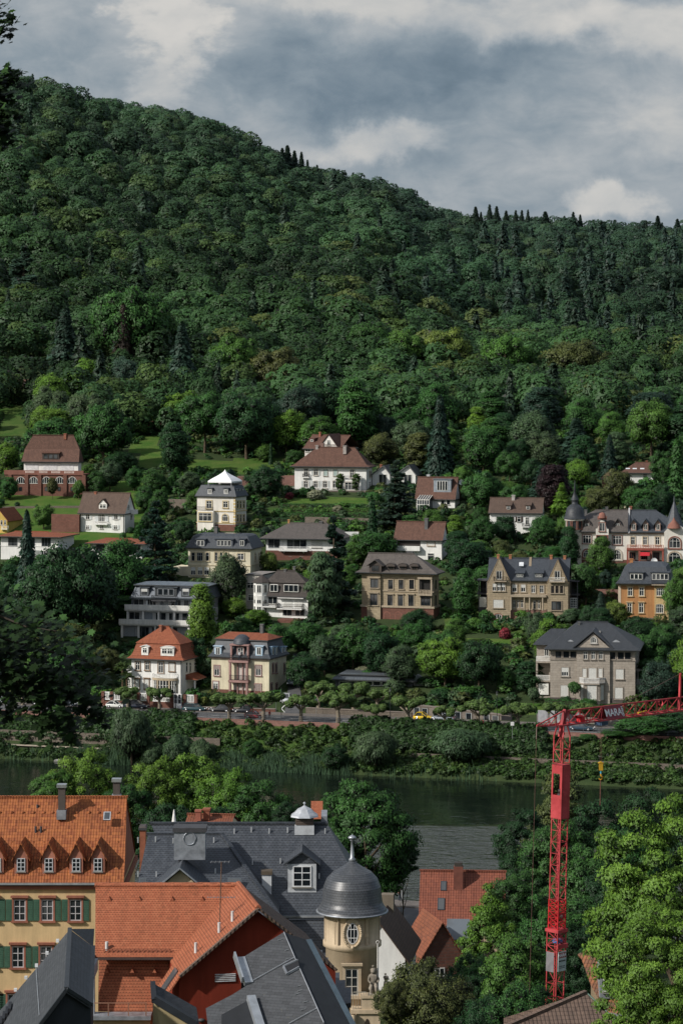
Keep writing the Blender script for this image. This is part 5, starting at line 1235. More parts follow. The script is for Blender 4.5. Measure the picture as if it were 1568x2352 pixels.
# cabin in the wood, far left
g=House('cabin','small dark wooden cabin with a lit porch among trees, upper left slope','cabin','V',18,56,892,10,depth=5); g.walls(g.Z(880),plain((.07,.045,.035))); g.loft([(g.Z(879),g.xa-.8,g.xb+.8,-1.4,5.4),(g.Z(871),g.xa-.8,g.xb+.8,2,2)],T_BRN,skip=(1,3),trim=False); g.w([32,44],885,9,8,nx=2,nz=1,fc='#a9a49c',sill=False); rl=MB(); railing(rl,g.xa,g.xb,-1.1,-1.1,.2,.9); g.part('railing',rl,plain((.12,.08,.06)))
# ---------------------------------------------------------------- riverside road: walls, fences, cars, street furniture
def ont(px,t,z=None):
 """Point seen in column px on the river-parallel line t."""
 u_=(px-CX)/FPX; X=u_*t/(1+SL*u_); return Vector((X,t-SL*X,7.0 if z is None else z))
RA=-math.atan(SL)  # heading of the road
CR,SR=math.cos(RA),math.sin(RA)
def zpx(p,py):return HC-(py-HY)/FPX*p.y
def roadwall(name,label,px0,px1,t,top0,top1,mat,cat='wall',th=.5,z0=5.,coping=None):
 """Wall along the road; top given as screen rows at both ends."""
 a,b=ont(px0,t),ont(px1,t); L=(b-a).length/1.0
 za,zb=zpx(a,top0)-a.z,zpx(b,top1)-a.z
 r=empty(name,a,math.atan2(b.y-a.y,b.x-a.x),label=label,cat=cat)
 m=MB(); n=max(2,int(L/4)); z=z0-a.z
 top=lambda k:za+(zb-za)*k/n
 for k in range(n):
  x0,x1=L*k/n,L*(k+1)/n
  m.face([(x0,0,z),(x1,0,z),(x1,0,top(k+1)),(x0,0,top(k))]); m.face([(x0,0,top(k)),(x1,0,top(k+1)),(x1,th,top(k+1)),(x0,th,top(k))]); m.face([(x1,th,z),(x0,th,z),(x0,th,top(k)),(x1,th,top(k+1))])
 m.face([(0,th,z),(0,0,z),(0,0,top(0)),(0,th,top(0))]); m.face([(L,0,z),(L,th,z),(L,th,top(n)),(L,0,top(n))])
 m.build('wall_face',mat,r)
 if coping:
  c=MB()
  for k in range(n):c.bar((L*k/n,th/2,top(k)+.07),(L*(k+1)/n,th/2,top(k+1)+.07),th+.16,.13)
  c.build('coping',coping,r)
 r['len']=L
 return r,L
COPE=plaster((.26,.22,.19))
ewb=wallstrip(MB(),513.35,513.75,4.2,7.25,-200,200); o=ewb.build('embankment_wall',W_PINK); setp(o,'long pink sandstone embankment wall under the riverside road','wall')
lwb=wallstrip(MB(),508.2,508.7,1.4,4.3,-110,-22); o=lwb.build('river_wall',W_STONE); setp(o,'old rubble wall beside the towpath, lower left of the far bank','wall')
lwb=wallstrip(MB(),507.6,508.1,1.4,3.2,12,70); o=lwb.build('river_wall',W_STONE); setp(o,'dark mossy rubble wall above the far waterline, behind the crane','wall')
# riverside railing: posts and rails
rb=MB(); xs=np.arange(-75,80,2.4)
for i in range(len(xs)-1):
 x,x2=xs[i],xs[i+1]; y,y2=513.95-SL*x,513.95-SL*x2
 rb.box(x-.04,x+.04,y-.04,y+.04,7.1,8.2)
 for z in(8.18,7.85,7.5):rb.bar((x,y,z),(x2,y2,z),.05,.05)
o=rb.build('railing',plain((.11,.12,.13),.5,.4)); setp(o,'grey steel railing on the embankment wall along the road','railing')
# garden wall with white balustrades and gate, in front of the red-roofed villa
r,L=roadwall('garden_wall','red sandstone garden wall with white balustrade panels before the red-roofed white villa',236,452,526.8,1610,1614,W_RED,z0=6.5)
pier=MB()
pxs=[240,256,320,338,360,396,420,425,448]
o0=ont(236,526.8); ang=math.atan2((ont(452,526.8)-o0).y,(ont(452,526.8)-o0).x)
def loc_on(px):return(ont(px,526.8)-o0).length*(1 if px>=236 else-1)
for i,p in enumerate((236,256,318,340,394,424,449)):
 x=loc_on(p); MB().box(x-.28,x+.28,-.08,.58,-1,2.6).prism([(x-.34,-.14,2.603),(x+.34,-.14,2.603),(x+.34,.64,2.603),(x-.34,.64,2.603)],(0,0,.14)).build('pier',W_RED,r)
for p0,p1 in((237,254),(257,275),(320,337),(350,362),(368,392),(426,446)):
 x0,x1=loc_on(p0),loc_on(p1); zt_=(zpx(o0,1600)-o0.z); m=MB(); m.box(x0,x1,.1,.3,zt_+.75,zt_+.9); m.box(x0,x1,.1,.3,zt_-.6,zt_-.45)
 n=max(3,int((x1-x0)/.28))
 for k in range(n):x=x0+(x1-x0)*(k+.5)/n; m.box(x-.07,x+.07,.12,.28,zt_-.45,zt_+.75)
 m.build('balustrade',plain((.74,.74,.72)),r)
gx0,gx1=loc_on(399),loc_on(417); zg=zpx(o0,1606)-o0.z
gt=empty('gate',Vector((o0.x+gx0*math.cos(ang),o0.y+gx0*math.sin(ang),7.05))+Vector((0,-.25,0)),ang,label='white double garden gate in the red sandstone wall',cat='gate')
gw=gx1-gx0
for k in range(2):
 x0=gw*k/2; lf=MB(); lf.box(x0+.02,x0+gw/2-.02,0,.08,.05,1.0)
 for xx in(x0+.02,x0+gw/2-.12):lf.box(xx,xx+.1,0,.08,1.003,2.7)
 lf.box(x0+.02,x0+gw/2-.02,0,.08,2.703,2.85); lf.box(x0+.1,x0+gw/2-.1,.02,.06,1.8,1.88); g_=lf.build('gate_leaf',plain((.8,.8,.79)),gt); MB().face([(x0+.12,.05,1.),(x0+gw/2-.12,.05,1.),(x0+gw/2-.12,.05,2.7),(x0+.12,.05,2.7)]).build('glass_panel',GLS,g_)
roadwall('garden_wall','low red stone wall in front of the cream slate-mansard villa',452,632,526.8,1625,1630,W_RED,z0=6.5,coping=COPE)
roadwall('retaining_wall','long grey rubble retaining wall behind the pollarded planes, right of the side street',702,944,526.8,1627,1638,W_STONE,z0=6.5,coping=COPE)
r,L=roadwall('street_wall','tall sandstone street wall with a row of white-framed windows and a dark gateway',944,1172,527.0,1620,1646,masonry((.27,.235,.195),(.20,.17,.145),(.13,.11,.095),.9,.4),z0=6.5,coping=COPE,th=1.2)
o1=ont(944,527.0)
for px_ in(957,975,1001,1027,1051,1076,1117,1137):
 p=ont(px_,527.0); x=(p-o1).length; add_window(r,(x,0,zpx(p,1622+(px_-944)*.105+15)-o1.z),0,1.1,2.1,nx=1,nz=1,blind=.0,fc='#b9c2c2',sur=(.25,.22,.19),sw=.12)
x=(ont(1163,527)-o1).length; MB().box(x-1.0,x+1.0,-.02,-.004,-1,2.6).build('gateway',plain((.012,.012,.014)),r)
r,L=roadwall('garage_block','flat concrete garages with pale roller doors under the grey sandstone villa',1232,1345,527.0,1640,1648,plaster((.20,.19,.18)),cat='garages',z0=6.5,th=5)
for k in range(4):x0=L*k/4+.25; MB().box(x0,x0+L/4-.5,-.05,-.004,.1,2.3).build('garage_door',seam((.42,.43,.45),.3),r)
roadwall('retaining_wall','grey sandstone block retaining wall right of the concrete garages, behind the crane jib',1345,1475,527.0,1648,1660,masonry((.30,.27,.24),(.24,.215,.19),(.12,.11,.10),.8,.38),z0=6.5)
# brick wall high in the meadow, stone terrace walls
def hill_wall(label,px0,px1,py0,py1,h,mat,name='terrace_wall'):
 a,b=hit(px0,py0),hit(px1,py1); L=(b-a).length; r=empty(name,a,math.atan2(b.y-a.y,b.x-a.x),label=label,cat='wall'); dz=(b.z-a.z)/1
 m=MB(); n=max(2,int(L/3))
 for k in range(n):
  x0,x1=L*k/n,L*(k+1)/n; za,zb_=dz*k/n,dz*(k+1)/n; q=[(x0,0,za-1.5),(x1,0,zb_-1.5),(x1,0,zb_+h),(x0,0,za+h)]
  m.face(q); m.face([q[3],q[2],(x1,.6,zb_+h),(x0,.6,za+h)]); m.face([(x1,.6,zb_-1.5),(x0,.6,za-1.5),(x0,.6,za+h),(x1,.6,zb_+h)])
 m.build('wall_face',mat,r); return r
hill_wall('red brick wall with posts across the upper meadow',330,384,982,984,2.0,W_RED)
hill_wall('red sandstone garden wall left of the white gabled house',118,182,1222,1224,4.2,W_RED)
hill_wall('crumbling sandstone terrace wall left of the tent villa, upper',386,452,1168,1170,2.2,W_STONE)
hill_wall('sandstone terrace wall with flowers behind the white party tent',545,690,1118,1116,2.6,W_PINK)
hill_wall('low stone wall along the lawn above the white gabled house',0,190,1170,1168,.6,W_STONE)
hill_wall('stone terrace wall above the flat white bungalow',700,850,1204,1207,1.6,W_STONE)
hill_wall('brick terrace wall left of the orange villa',1290,1420,1375,1378,2.0,W_PINK)
# side street climbing beside the cream villa
ss=MB(); prev=None
for k in range(15):
 t=524+k*2.6; p=ont(652+k*1.5,t); q=ont(694-k*.6,t); cur=[(v_.x,v_.y,z1(v_.x,v_.y)+(.16 if k else.06))for v_ in(p,q)]
 if prev:ss.face([prev[0],prev[1],cur[1],cur[0]])
 prev=cur
setp(ss.build('side_street',asph.m),kind='structure')
zz_=MB()
for k in range(7):
 a=ont(646+(k%2)*9,524.2+k*1.9); b=ont(646+((k+1)%2)*9,524.2+(k+1)*1.9)
 a.z=z1(a.x,a.y)+.2; b.z=z1(b.x,b.y)+.2; d=(b-a).cross(Vector((0,0,1))).normalized()*.09; zz_.face([a-d,b-d,b+d,a+d])
setp(zz_.build('zigzag_marking',plain((.6,.6,.58))),kind='structure')
# cars
def car_mesh(L=4.3,W=1.78,H=1.48,wagon=0.,suv=0.):
 b=MB(); hw=W/2; z0=.22+.1*suv; zb=.82+.14*suv
 st=[(-L/2,.42,.62,.80),(-L/2+.12,z0,zb-.05,.94),(-L/2+.9,z0,zb+.02,1.),(0,z0,zb,1.),(L/2-1.1,z0,zb-.03,.99),(L/2-.25,z0,zb-.16,.93),(L/2,.38,zb-.34,.80)]
 rows=[]
 for x,za,zc,k in st:
  w=hw*k; rows.append([(x,-w*.92,za),(x,-w,za+.15),(x,-w,(za+zc)/2+.05),(x,-w*.93,zc),(x,-w*.5,zc+.03),(x,w*.5,zc+.03),(x,w*.93,zc),(x,w,(za+zc)/2+.05),(x,w,za+.15),(x,w*.92,za)])
 b.grid(rows,0,True,True); b.face(rows[0],0); b.face(rows[-1][::-1],0)
 xb0=-L/2+.15; xb1=L/2-1.25; xr0=xb0+(.75-.45*wagon); xr1=xb1-.85; zt_=H
 lo=[(xb0,-hw*.9,zb),(xb1,-hw*.9,zb-.02),(xb1,hw*.9,zb-.02),(xb0,hw*.9,zb)]; hi=[(xr0,-hw*.70,zt_-.06),(xr1,-hw*.70,zt_-.05),(xr1,hw*.70,zt_-.05),(xr0,hw*.70,zt_-.06)]
 for i in range(4):j=(i+1)%4; b.face([lo[i],lo[j],hi[j],hi[i]],1)
 b.face(hi,0); b.face([(xr0+.2,-hw*.55,zt_),(xr1-.15,-hw*.55,zt_),(xr1-.15,hw*.55,zt_),(xr0+.2,hw*.55,zt_)],0)
 for i in range(4):b.bar(lo[i],hi[i],.09,.09,0); b.bar(hi[i],hi[(i+1)%4],.09,.07,0)
 for sg in(-1,1):b.bar((-.15,sg*hw*.9,zb),(-.2,sg*hw*.7,zt_-.06),.09,.06,0)
 return b
_wheel=None
def car(px,t,color,label,L=4.3,H=1.48,wagon=0.,suv=0.,rev=False,rot=None,dz=0.,W=1.78):
 global _wheel
 p=ont(px,t); p.z=7.03 if rot is None else z1(p.x,p.y)+.18
 r=empty('parked_car',p,(RA+(PI if rev else 0)) if rot is None else rot,label=label,cat='car',group='cars parked along the far riverside road')
 pm=NT('car_paint').p(.25,.5); pm.base(C(color)); pm.b.inputs['Coat Weight'].default_value=.4
 car_mesh(L,W,H,wagon,suv).build('body',[pm.m,glass((.015,.018,.02))],r)
 if _wheel is None:_wheel=(MB().lathe([(.2,-.11),(.33,-.1),(.33,.1),(.2,.11)],14).mesh('tyre',plain((.02,.02,.02),.9)),MB().lathe([(.01,.115),(.21,.1),(.21,-.1),(.01,-.115)],10).mesh('rim',plain((.45,.46,.48),.35,.8)))
 for sx in(-1,1):
  for sy in(-1,1):
   w_=link('wheel',_wheel[0],r,(sx*L*.3,sy*(W/2-.1),.33),(PI/2,0,0)); link('rim',_wheel[1],w_)
 for sy in(-1,1):
  MB().box(L/2-.16,L/2-.02,sy*W*.32-.16,sy*W*.32+.16,.56,.7).build('headlight',plain((.8,.82,.84),.2),r); MB().box(-L/2-.01,-L/2+.1,sy*W*.36-.1,sy*W*.36+.1,.66,.84).build('tail_light',plain((.35,.015,.01),.3),r)
 return r
car(266,524.4,(.62,.63,.60),'white small hatchback with dark roof, parked before the sandstone garden wall',3.7,1.42); car(313,524.4,(.012,.018,.035),'dark navy sport utility car parked beneath the white balustrades',4.8,1.72,1,1)
car(447,524.4,(.018,.05,.06),'dark teal estate car parked right of the white garden gate',4.7,1.46,1,rev=False); car(508,524.4,(.010,.011,.014),'black people carrier parked before the cream mansard villa',4.5,1.6,1,rev=True)
car(558,524.4,(.012,.014,.02),'small black hatchback parked just left behind the red car',3.7,1.5,.3,rev=True); car(586,517.6,(.22,.012,.018),'red hatchback standing behind the riverside plane trunk',3.9,1.42)
car(656,531.5,(.55,.57,.58),'white car with its nose toward the river on the side street',4.0,1.6,.5,rot=-PI/2-.15); car(670,542,(.02,.024,.028),'dark car further up the side street by the garage',4.2,1.5,.5,rot=-PI/2-.1)
car(973,524.2,(.62,.42,.015),'bright yellow small car under the street wall windows',3.7,1.5,.4); car(1016,524.2,(.25,.28,.31),'silver grey estate car right of the yellow car',4.6,1.48,1,rev=True); car(1335,518.2,(.012,.04,.07),'dark blue estate car seen behind the crane jib',4.7,1.5,1)
for px_,colr,lab in((6,(.35,.37,.4),'silver car at the left edge behind maple leaves'),(98,(.02,.03,.045),'dark blue car behind the maple leaves, second from left'),(152,(.08,.1,.12),'slate grey car behind maple leaves, left of the sandstone wall')):car(px_,524.3,colr,lab,4.3,1.5,.6)
# street lamps, signs
def lamp(px,t,label,h=5.0,z=None):
 p=ont(px,t); p.z=7.1 if z is None else z; r=empty('street_lamp',p,0,label=label,cat='street lamp',group='street lamps')
 MB().tube([(0,0,0),(0,0,h*.2),(0,0,h)],[.1,.06,.045],8).build('post',IRON,r); MB().lathe([(.09,h),(.2,h+.45),(.24,h+.46)],6).build('lantern',glass((.25,.27,.26)),r); MB().lathe([(.26,h+.463),(.05,h+.68),(.01,h+.8)],6).build('cap',IRON,r); return r
lamp(896,524.0,'black lantern street lamp before the grey rubble retaining wall'); lamp(403,525.6,'black lantern street lamp at the white garden gate',4.2); lamp(1141,524.0,'lantern street lamp beside the sandstone street wall gateway')
def roadsign(px,t,label,col,shape='round'):
 p=ont(px,t); p.z=7.1; r=empty('road_sign',p,0,label=label,cat='road sign'); MB().tube([(0,0,0),(0,0,2.9)],.04,6).build('post',plain((.3,.31,.32),.4,.6),r)
 d=MB()
 if shape=='round':d.prism([(.34*math.cos(2*PI*k/16),-.06,2.65+.34*math.sin(2*PI*k/16))for k in range(16)],(0,.02,0))
 else:d.box(-.3,.3,-.07,-.045,2.3,2.95)
 d.build('sign_plate',plain(col,.5),r); return r
roadsign(634,525.4,'round blue no-stopping sign right of the pink-columned villa',(.03,.08,.3)); roadsign(726,525.8,'round grey-backed road sign before the rubble retaining wall',(.35,.36,.37)); roadsign(1176,503.2,'small white waterway sign on the far river bank',(.7,.7,.68),'sq')
def slim_pole(px,t,label,h):p=ont(px,t); p.z=7.0; r=MB().tube([(0,0,0),(0,0,h)],[.07,.045],6).build('lamp_pole',plain((.06,.065,.07),.5,.4),None,p); setp(r,label,'pole')
slim_pole(646,514.6,'tall thin dark pole on the promenade by the bicycle',6.2); slim_pole(1435,514.6,'thin dark pole on the promenade below the jib sign',5.5)
# bicycle and scooter leaning by the plane trunk
p=ont(624,515.0); p.z=7.14; bk=empty('bicycle',p,RA,label='grey bicycle leaning by the promenade railing',cat='bicycle')
for sx in(-.52,.52):w_=MB().tube([(sx+.33*math.cos(2*PI*k/16),0,.34+.33*math.sin(2*PI*k/16))for k in range(17)],.022,5,cap=False).build('wheel',plain((.03,.03,.03)),bk)
fb=MB()
for a,b_ in(((-.52,0,.34),(-.15,0,.8)),((-.15,0,.8),(.38,0,.78)),((.38,0,.78),(-.05,0,.32)),((-.05,0,.32),(-.52,0,.34)),((-.05,0,.32),(-.18,0,.92)),((.52,0,.34),(.35,0,1.0))):fb.tube([a,b_],.02,5)
fb.build('frame',plain((.15,.16,.17),.4,.5),bk); MB().box(-.3,-.08,-.06,.06,.92,.98).build('saddle',plain((.02,.02,.02)),bk); MB().tube([(.3,-.28,1.05),(.35,0,1.0),(.3,.28,1.05)],.015,5).build('handlebar',plain((.1,.1,.1)),bk)
# ---- people
def person(pos,rz,h=1.72,top=(.3,.3,.32),legs=(.03,.035,.05),hair=(.03,.02,.015),skin=(.42,.26,.19),label='',stride=.22,name='person'):
 """One skinned body grown over a joint skeleton, dressed by material bands; hair and clothes are parts."""
 k=h/1.72
 J={'pel':(0,0,.95),'sp':(0,0,1.15),'ch':(0,0,1.36),'nk':(0,0,1.49),'hd':(0,-.02,1.62),'tp':(0,-.02,1.70),'hl':(-.09,0,.9),'kl':(-.1,-stride*.55,.5),'al':(-.1,-stride*.5,.09),'tl':(-.1,-stride*.5-.15,.04),'hr':(.09,0,.9),'kr':(.1,stride*.1,.5),'ar':(.1,stride*.8,.12),'tr':(.1,stride*.8-.13,.05),'sl':(-.19,0,1.4),'el':(-.24,.05+stride*.3,1.14),'wl':(-.22,-.08+stride*.4,.92),'ml':(-.21,-.13+stride*.4,.83),'sr':(.19,0,1.4),'er':(.24,.04-stride*.2,1.14),'wr':(.22,-.14-stride*.3,.95),'mr':(.21,-.2-stride*.3,.87)}
 rad=dict(pel=.145,sp=.125,ch=.145,nk=.055,hd=.098,tp=.07,hl=.095,kl=.062,al=.042,tl=.035,hr=.095,kr=.062,ar=.042,tr=.035,sl=.062,el=.044,wl=.03,ml=.035,sr=.062,er=.044,wr=.03,mr=.035)
 E=[('pel','sp'),('sp','ch'),('ch','nk'),('nk','hd'),('hd','tp'),('pel','hl'),('hl','kl'),('kl','al'),('al','tl'),('pel','hr'),('hr','kr'),('kr','ar'),('ar','tr'),('ch','sl'),('sl','el'),('el','wl'),('wl','ml'),('ch','sr'),('sr','er'),('er','wr'),('wr','mr')]
 ns=list(J); me=bpy.data.meshes.new('body'); me.from_pydata([tuple(c*k for c in J[n])for n in ns],[(ns.index(a),ns.index(b))for a,b in E],[])
 r=empty(name,pos,rz,label=label,cat='person'); o=link('body',me,r)
 md=o.modifiers.new('skin','SKIN'); o.modifiers.new('sub','SUBSURF').render_levels=1
 for i,n in enumerate(ns):me.skin_vertices[0].data[i].radius=(rad[n]*k,rad[n]*k*(.8 if n in('pel','sp','ch')else 1))
 me.skin_vertices[0].data[0].use_root=True
 t=NT('clothed_body').p(.85,.2); z=t.sep(t.obj()); zz=z[2]
 c=t.mix(t.math('GREATER_THAN',zz,.98*k),C(legs),C(top)); c=t.mix(t.math('GREATER_THAN',zz,1.47*k),c,C(skin)); c=t.mix(t.math('LESS_THAN',zz,.08*k),c,(.02,.02,.02,1))
 ax=t.math('ABSOLUTE',z[0]); c=t.mix(t.math('MULTIPLY',t.math('GREATER_THAN',ax,.185*k),t.math('LESS_THAN',zz,1.12*k)),c,C(skin)); t.base(c); me.materials.append(t.m)
 MB().ball((0,.0*k,1.66*k),.105*k,10,0,(1,1.05,.95)).build('hair',plain(hair,.8),r)
 f=MB()
 for sx in(-1,1):f.ball((sx*.035*k,-.113*k,1.625*k),.012*k,6);
 f.build('eyes',plain((.02,.015,.012)),r); MB().ball((0,-.128*k,1.6*k),.016*k,6,0,(1,1,1.4)).build('nose',plain(skin),r); MB().box(-.025*k,.025*k,-.122*k,-.108*k,1.563*k,1.572*k).build('mouth',plain((.25,.09,.08)),r)
 return r
p=ont(619,516.0); p.z=7.05; person(p,RA,1.7,(.32,.03,.045),(.03,.035,.06),label='person in a red top standing beside the bicycle')
p=ont(1109,515.); p.z=7.14; person(p,RA,1.7,(.35,.04,.04),(.04,.04,.05),label='person in red walking on the promenade behind the ivy'); p=ont(1121,515.); p.z=7.14; person(p,RA+PI,1.74,(.02,.02,.022),(.02,.02,.025),label='person in black walking on the promenade behind the ivy')
p=Vector(((917-CX)/FPX*352.5,352.5,6.45)); person(p,1.2,1.75,(.16,.02,.05),(.02,.025,.04),label='person in dark clothes and pink bag walking on the near quay')
hc_,xm_,z3_=H_CREAM; person((hc_.x0+xm_*hc_.c-.55*hc_.s,hc_.y0-xm_*hc_.s-.55*hc_.c,hc_.z0+z3_),-hc_.yaw,1.72,(.5,.52,.55),(.05,.06,.1),stride=.05,label='person in a pale shirt on the top balcony of the pink-columned villa')
# near quay railing and lamp
rb=MB()
for i in range(40):x=-10+i*1.3; rb.box(x-.03,x+.03,355.0,355.06,6.45,7.5)
for z in(7.5,7.0):rb.bar((-10,355.03,z),(42,355.03,z),.05,.05)
setp(rb.build('quay_railing',IRON),'dark railing along the near quay beside the river','railing')
r=MB().tube([(0,0,0),(0,0,9)],[.1,.06],8).build('quay_lamp_post',plain((.35,.37,.38),.4,.5),None,((923-CX)/FPX*352,352,6.45)); setp(r,'tall pale lamp post on the near quay left of the red house','lamp post')
# ---------------------------------------------------------------- old-town roofs on this side of the river
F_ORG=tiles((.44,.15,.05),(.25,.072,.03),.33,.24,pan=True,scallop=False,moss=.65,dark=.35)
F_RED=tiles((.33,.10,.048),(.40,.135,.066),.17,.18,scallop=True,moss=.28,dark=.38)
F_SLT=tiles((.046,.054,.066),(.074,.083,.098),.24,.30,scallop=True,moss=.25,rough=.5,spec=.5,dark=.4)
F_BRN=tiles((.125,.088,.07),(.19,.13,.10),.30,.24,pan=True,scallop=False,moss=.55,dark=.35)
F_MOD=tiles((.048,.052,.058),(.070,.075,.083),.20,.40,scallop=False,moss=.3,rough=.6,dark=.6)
F_RUS=tiles((.30,.10,.05),(.20,.075,.045),.32,.24,pan=True,scallop=False,moss=.5,dark=.4)
YEL=plaster((.68,.49,.265),.2); TERRA=(.34,.135,.09); SAND=(.60,.48,.335)
STONE=plaster(SAND,.25); LEADM=plain((.28,.30,.33),.45,.4,var=.3); REDW=plaster((.23,.035,.018),.25)
# --- yellow house
h=House('townhouse','long yellow townhouse with orange tiled roof, four dormers and green shutters','house','A',-520,775,2300,0,depth=13.2,D=240,z0=8.0,sink=1)
h.scr[2]=99999
ze=h.Z(818); h.walls(ze,YEL); zr=h.loc(400,298,6.6)[1]; a,b=h.xa,h.xb
sl=(zr-ze)/6.6
h.loft([(ze-.25*sl,a-.3,b+.05,-.35,13.55),(ze+1.2,a-.3,b+.02,1.1,12.1),(zr,a-.3,b-.22,6.6,6.6)],F_ORG,skip=(1,3),gutter='#6a2a1c')
h.part('gable_wall',MB().face([(b+.0,0,ze-.3),(b+.0,13.2,ze-.3),(b-.32,6.6,zr-.12)]),plaster(TERRA)); h.ring(ze-.75,ze-.3,plaster(TERRA),.25,'cornice')
SG_='#3d5c4b'
for cy,xs_,hh in((1006,[-52,124,297,474],132),(1300,[-62,113,290],132),(1600,[-62,85,262],132)):
 h.w(xs_,cy,72,hh,fc='#b5b2b4',nx=2,nz=3,sur=TERRA,sw=.15,shut=SG_,hood=1,blind=.0,proud=.0)
for cx in(-20,132,306,478,614):
 h.dormer(cx,774,84,104,plaster((.42,.18,.125)),F_ORG,.9,'gable',5,1.05,dict(nx=2,nz=3,fc='#b9bcc0',sill=True),wf=.66,over=.22)
def fchim(h_,cx,yt,yb_,w_,mat,dy):
 X,z=h_.loc(cx,yt,dy); _,zb_=h_.loc(cx,yb_,dy); ww=w_*h_.sc()/2
 o=h_.part('chimney',MB().box(X-ww,X+ww,dy-ww,dy+ww,zb_-.8,z-.28),mat)
 h_.part('chimney_cap',MB().box(X-ww-.12,X+ww+.12,dy-ww-.12,dy+ww+.12,z-.277,z),plain((.62,.64,.66),.3,.8),o)
 h_.part('flashing',MB().box(X-ww-.1,X+ww+.1,dy-ww-.35,dy+ww+.1,zb_-.5,zb_+.25),LEADM,o)
DK=plaster((.10,.085,.075)); fchim(h,388,215,395,44,DK,5.0); fchim(h,732,180,298,44,DK,7.4)
def roof_win(h_,cx,cy,w_,hh,dy,pitch,name='skylight',fcol='#b9bec2'):
 X,z=h_.loc(cx,cy,dy); sc_=h_.sc(); ww,hg=w_*sc_/2,hh*sc_/2/max(.3,math.sin(pitch))
 o=h_.part(name,MB().box(-ww,ww,-.12,.05,-hg,hg),plain(fcol,.4,.4)); h_.part('pane',MB().face([(-ww+.08,-.125,-hg+.08),(ww-.08,-.125,-hg+.08),(ww-.08,-.125,hg-.08),(-ww+.08,-.125,hg-.08)]),glass((.06,.07,.08)),o)
 o.location=(X,dy,z); o.rotation_euler=(-(PI/2-pitch),0,0)
roof_win(h,672,420,46,44,4.05,math.atan(sl))
for cx,cy in((235,370),(224,508),(257,508)):
 dy=(h.loc(cx,cy+25,3)[1]-ze)/sl; dy=max(.5,min(6,dy)); X,z=h.loc(cx,cy,dy); h.part('vent_pipe',MB().tube([(X,dy,z-1),(X,dy,z+.35)],.1,8),plain((.05,.05,.055)))
for cx in(-0,75,145,210,275,330,480,560,620,685,740):
 for cy in(372,560):
  dy=5.3 if cy==372 else 2.9; X,z=h.loc(cx,cy,dy); h.part('ridge_vent',MB().ball((X,ze*0+dy,ze+sl*dy+.06),.14,6,0,(1.3,1,.8)),F_ORG)
ft=MB(); ft.bar((a,-.45,ze-.25),(b,-.45,ze-.25),.16,.16); h.part('eaves_gutter',ft,plain((.38,.40,.42),.4,.5))
# --- slate-roofed palace with corner turret
h=House('palace','long slate-roofed palace with hipped wing, lantern ridge turret and domed sandstone corner tower','palace','B',-230,930,1900,0,depth=11,D=229.5,z0=9,sink=1)
h.scr[2]=99999
ze=h.Z(1035); a,b=h.xa,h.xb; m=5.5
Xl,zr=h.loc(-10,464,m); Xr,_=h.loc(640,468,m)
h.walls(ze-4.6,STONE)
h.loft([(ze,a,b+.2,-.5,11.5),(zr,Xl-6,Xr,m,m)],F_SLT,name='main_roof',skip=(3,))
h.part('eaves_gutter',MB().bar((a,-.58,ze-.05),(b,-.58,ze-.05),.14,.14),LEADM)
zl=h.Z(1255); h.part('skirt_roof',MB().face([(h.X(120),-2.3,zl),(h.X(710),-2.3,zl),(h.X(625),-.45,ze-.35),(h.X(120),-.45,ze-.35)]).face([(h.X(710),-2.3,zl),(h.X(760),.5,zl),(h.X(640),.5,ze-.3),(h.X(625),-.45,ze-.35)]),F_SLT)
h.part('skirt_gutter',MB().bar((h.X(120),-2.36,zl-.05),(h.X(712),-2.36,zl-.05),.13,.13),LEADM)
h.part('lower_wall',MB().box(h.X(120),h.X(740),-2.1,-.003,-1,zl-.12),plaster((.40,.30,.19)))
# wing in front, with its own hip
wd=4.0
Xw0,zw=h.loc(-560,530,m-2); Xw1,_=h.loc(-20,532,m-2); Xe,zwe=h.loc(335,1040,-4.2)
wl=h.loc(-590,1000,-4)[0]
h.loft([(zwe,wl,Xe,-4.2,m+3.5),(zw,Xw0+1,Xw1,m-2,m-2)],F_SLT,name='wing_roof',skip=(3,))
h.part('wing_wall',MB().box(wl+.3,Xe-.5,-3.6,-.51,-1,zwe-.25),STONE)
hp=MB().bar((Xe,-4.2,zwe+.05),(Xw1,m-2,zw+.08),.35,.12); h.part('hip_cap',hp,F_SLT)
# small gable on the wing
gx,gz=h.loc(-275,738,-3.2); gm_=MB(); gw=2.6
gm_.prism([(gx-gw,-4.5,gz-2.3),(gx+gw,-4.5,gz-2.3),(gx,-4.5,gz)],(0,4,0),0)
for sg in(-1,1):
 q=[(gx+sg*(gw+.3),-4.9,gz-2.3),(gx,-4.9,gz+.12),(gx,0,gz+.12),(gx+sg*(gw+.3),0,gz-2.3)]; gm_.prism(q if sg<0 else q[::-1],(0,0,.12),1)
h.part('cross_gable',gm_,[STONE,F_SLT])
cb_=MB()
for sg in(-1,1):cb_.bar((gx+sg*(gw+.35),-4.95,gz-2.2),(gx,-4.95,gz+.22),.18,.1)
h.part('verge_flashing',cb_,LEADM)
# sheet-clad chimney with round relief
X,z=h.loc(-218,505,-.2); _,zb_=h.loc(-218,650,-1.0); o=h.part('chimney',MB().box(X-1.25,X+1.25,-1.2,.6,zb_-.5,z),LEADM); h.part('chimney_cap',MB().box(X-1.35,X+1.35,-1.3,.7,z+.003,z+.35),plain((.05,.05,.055)),o)
h.part('round_relief',MB().tube([(X+.5*math.cos(2*PI*k/20),-1.22,(z+zb_)/2+.35+.5*math.sin(2*PI*k/20))for k in range(21)],.05,5,cap=False),LEADM,o)
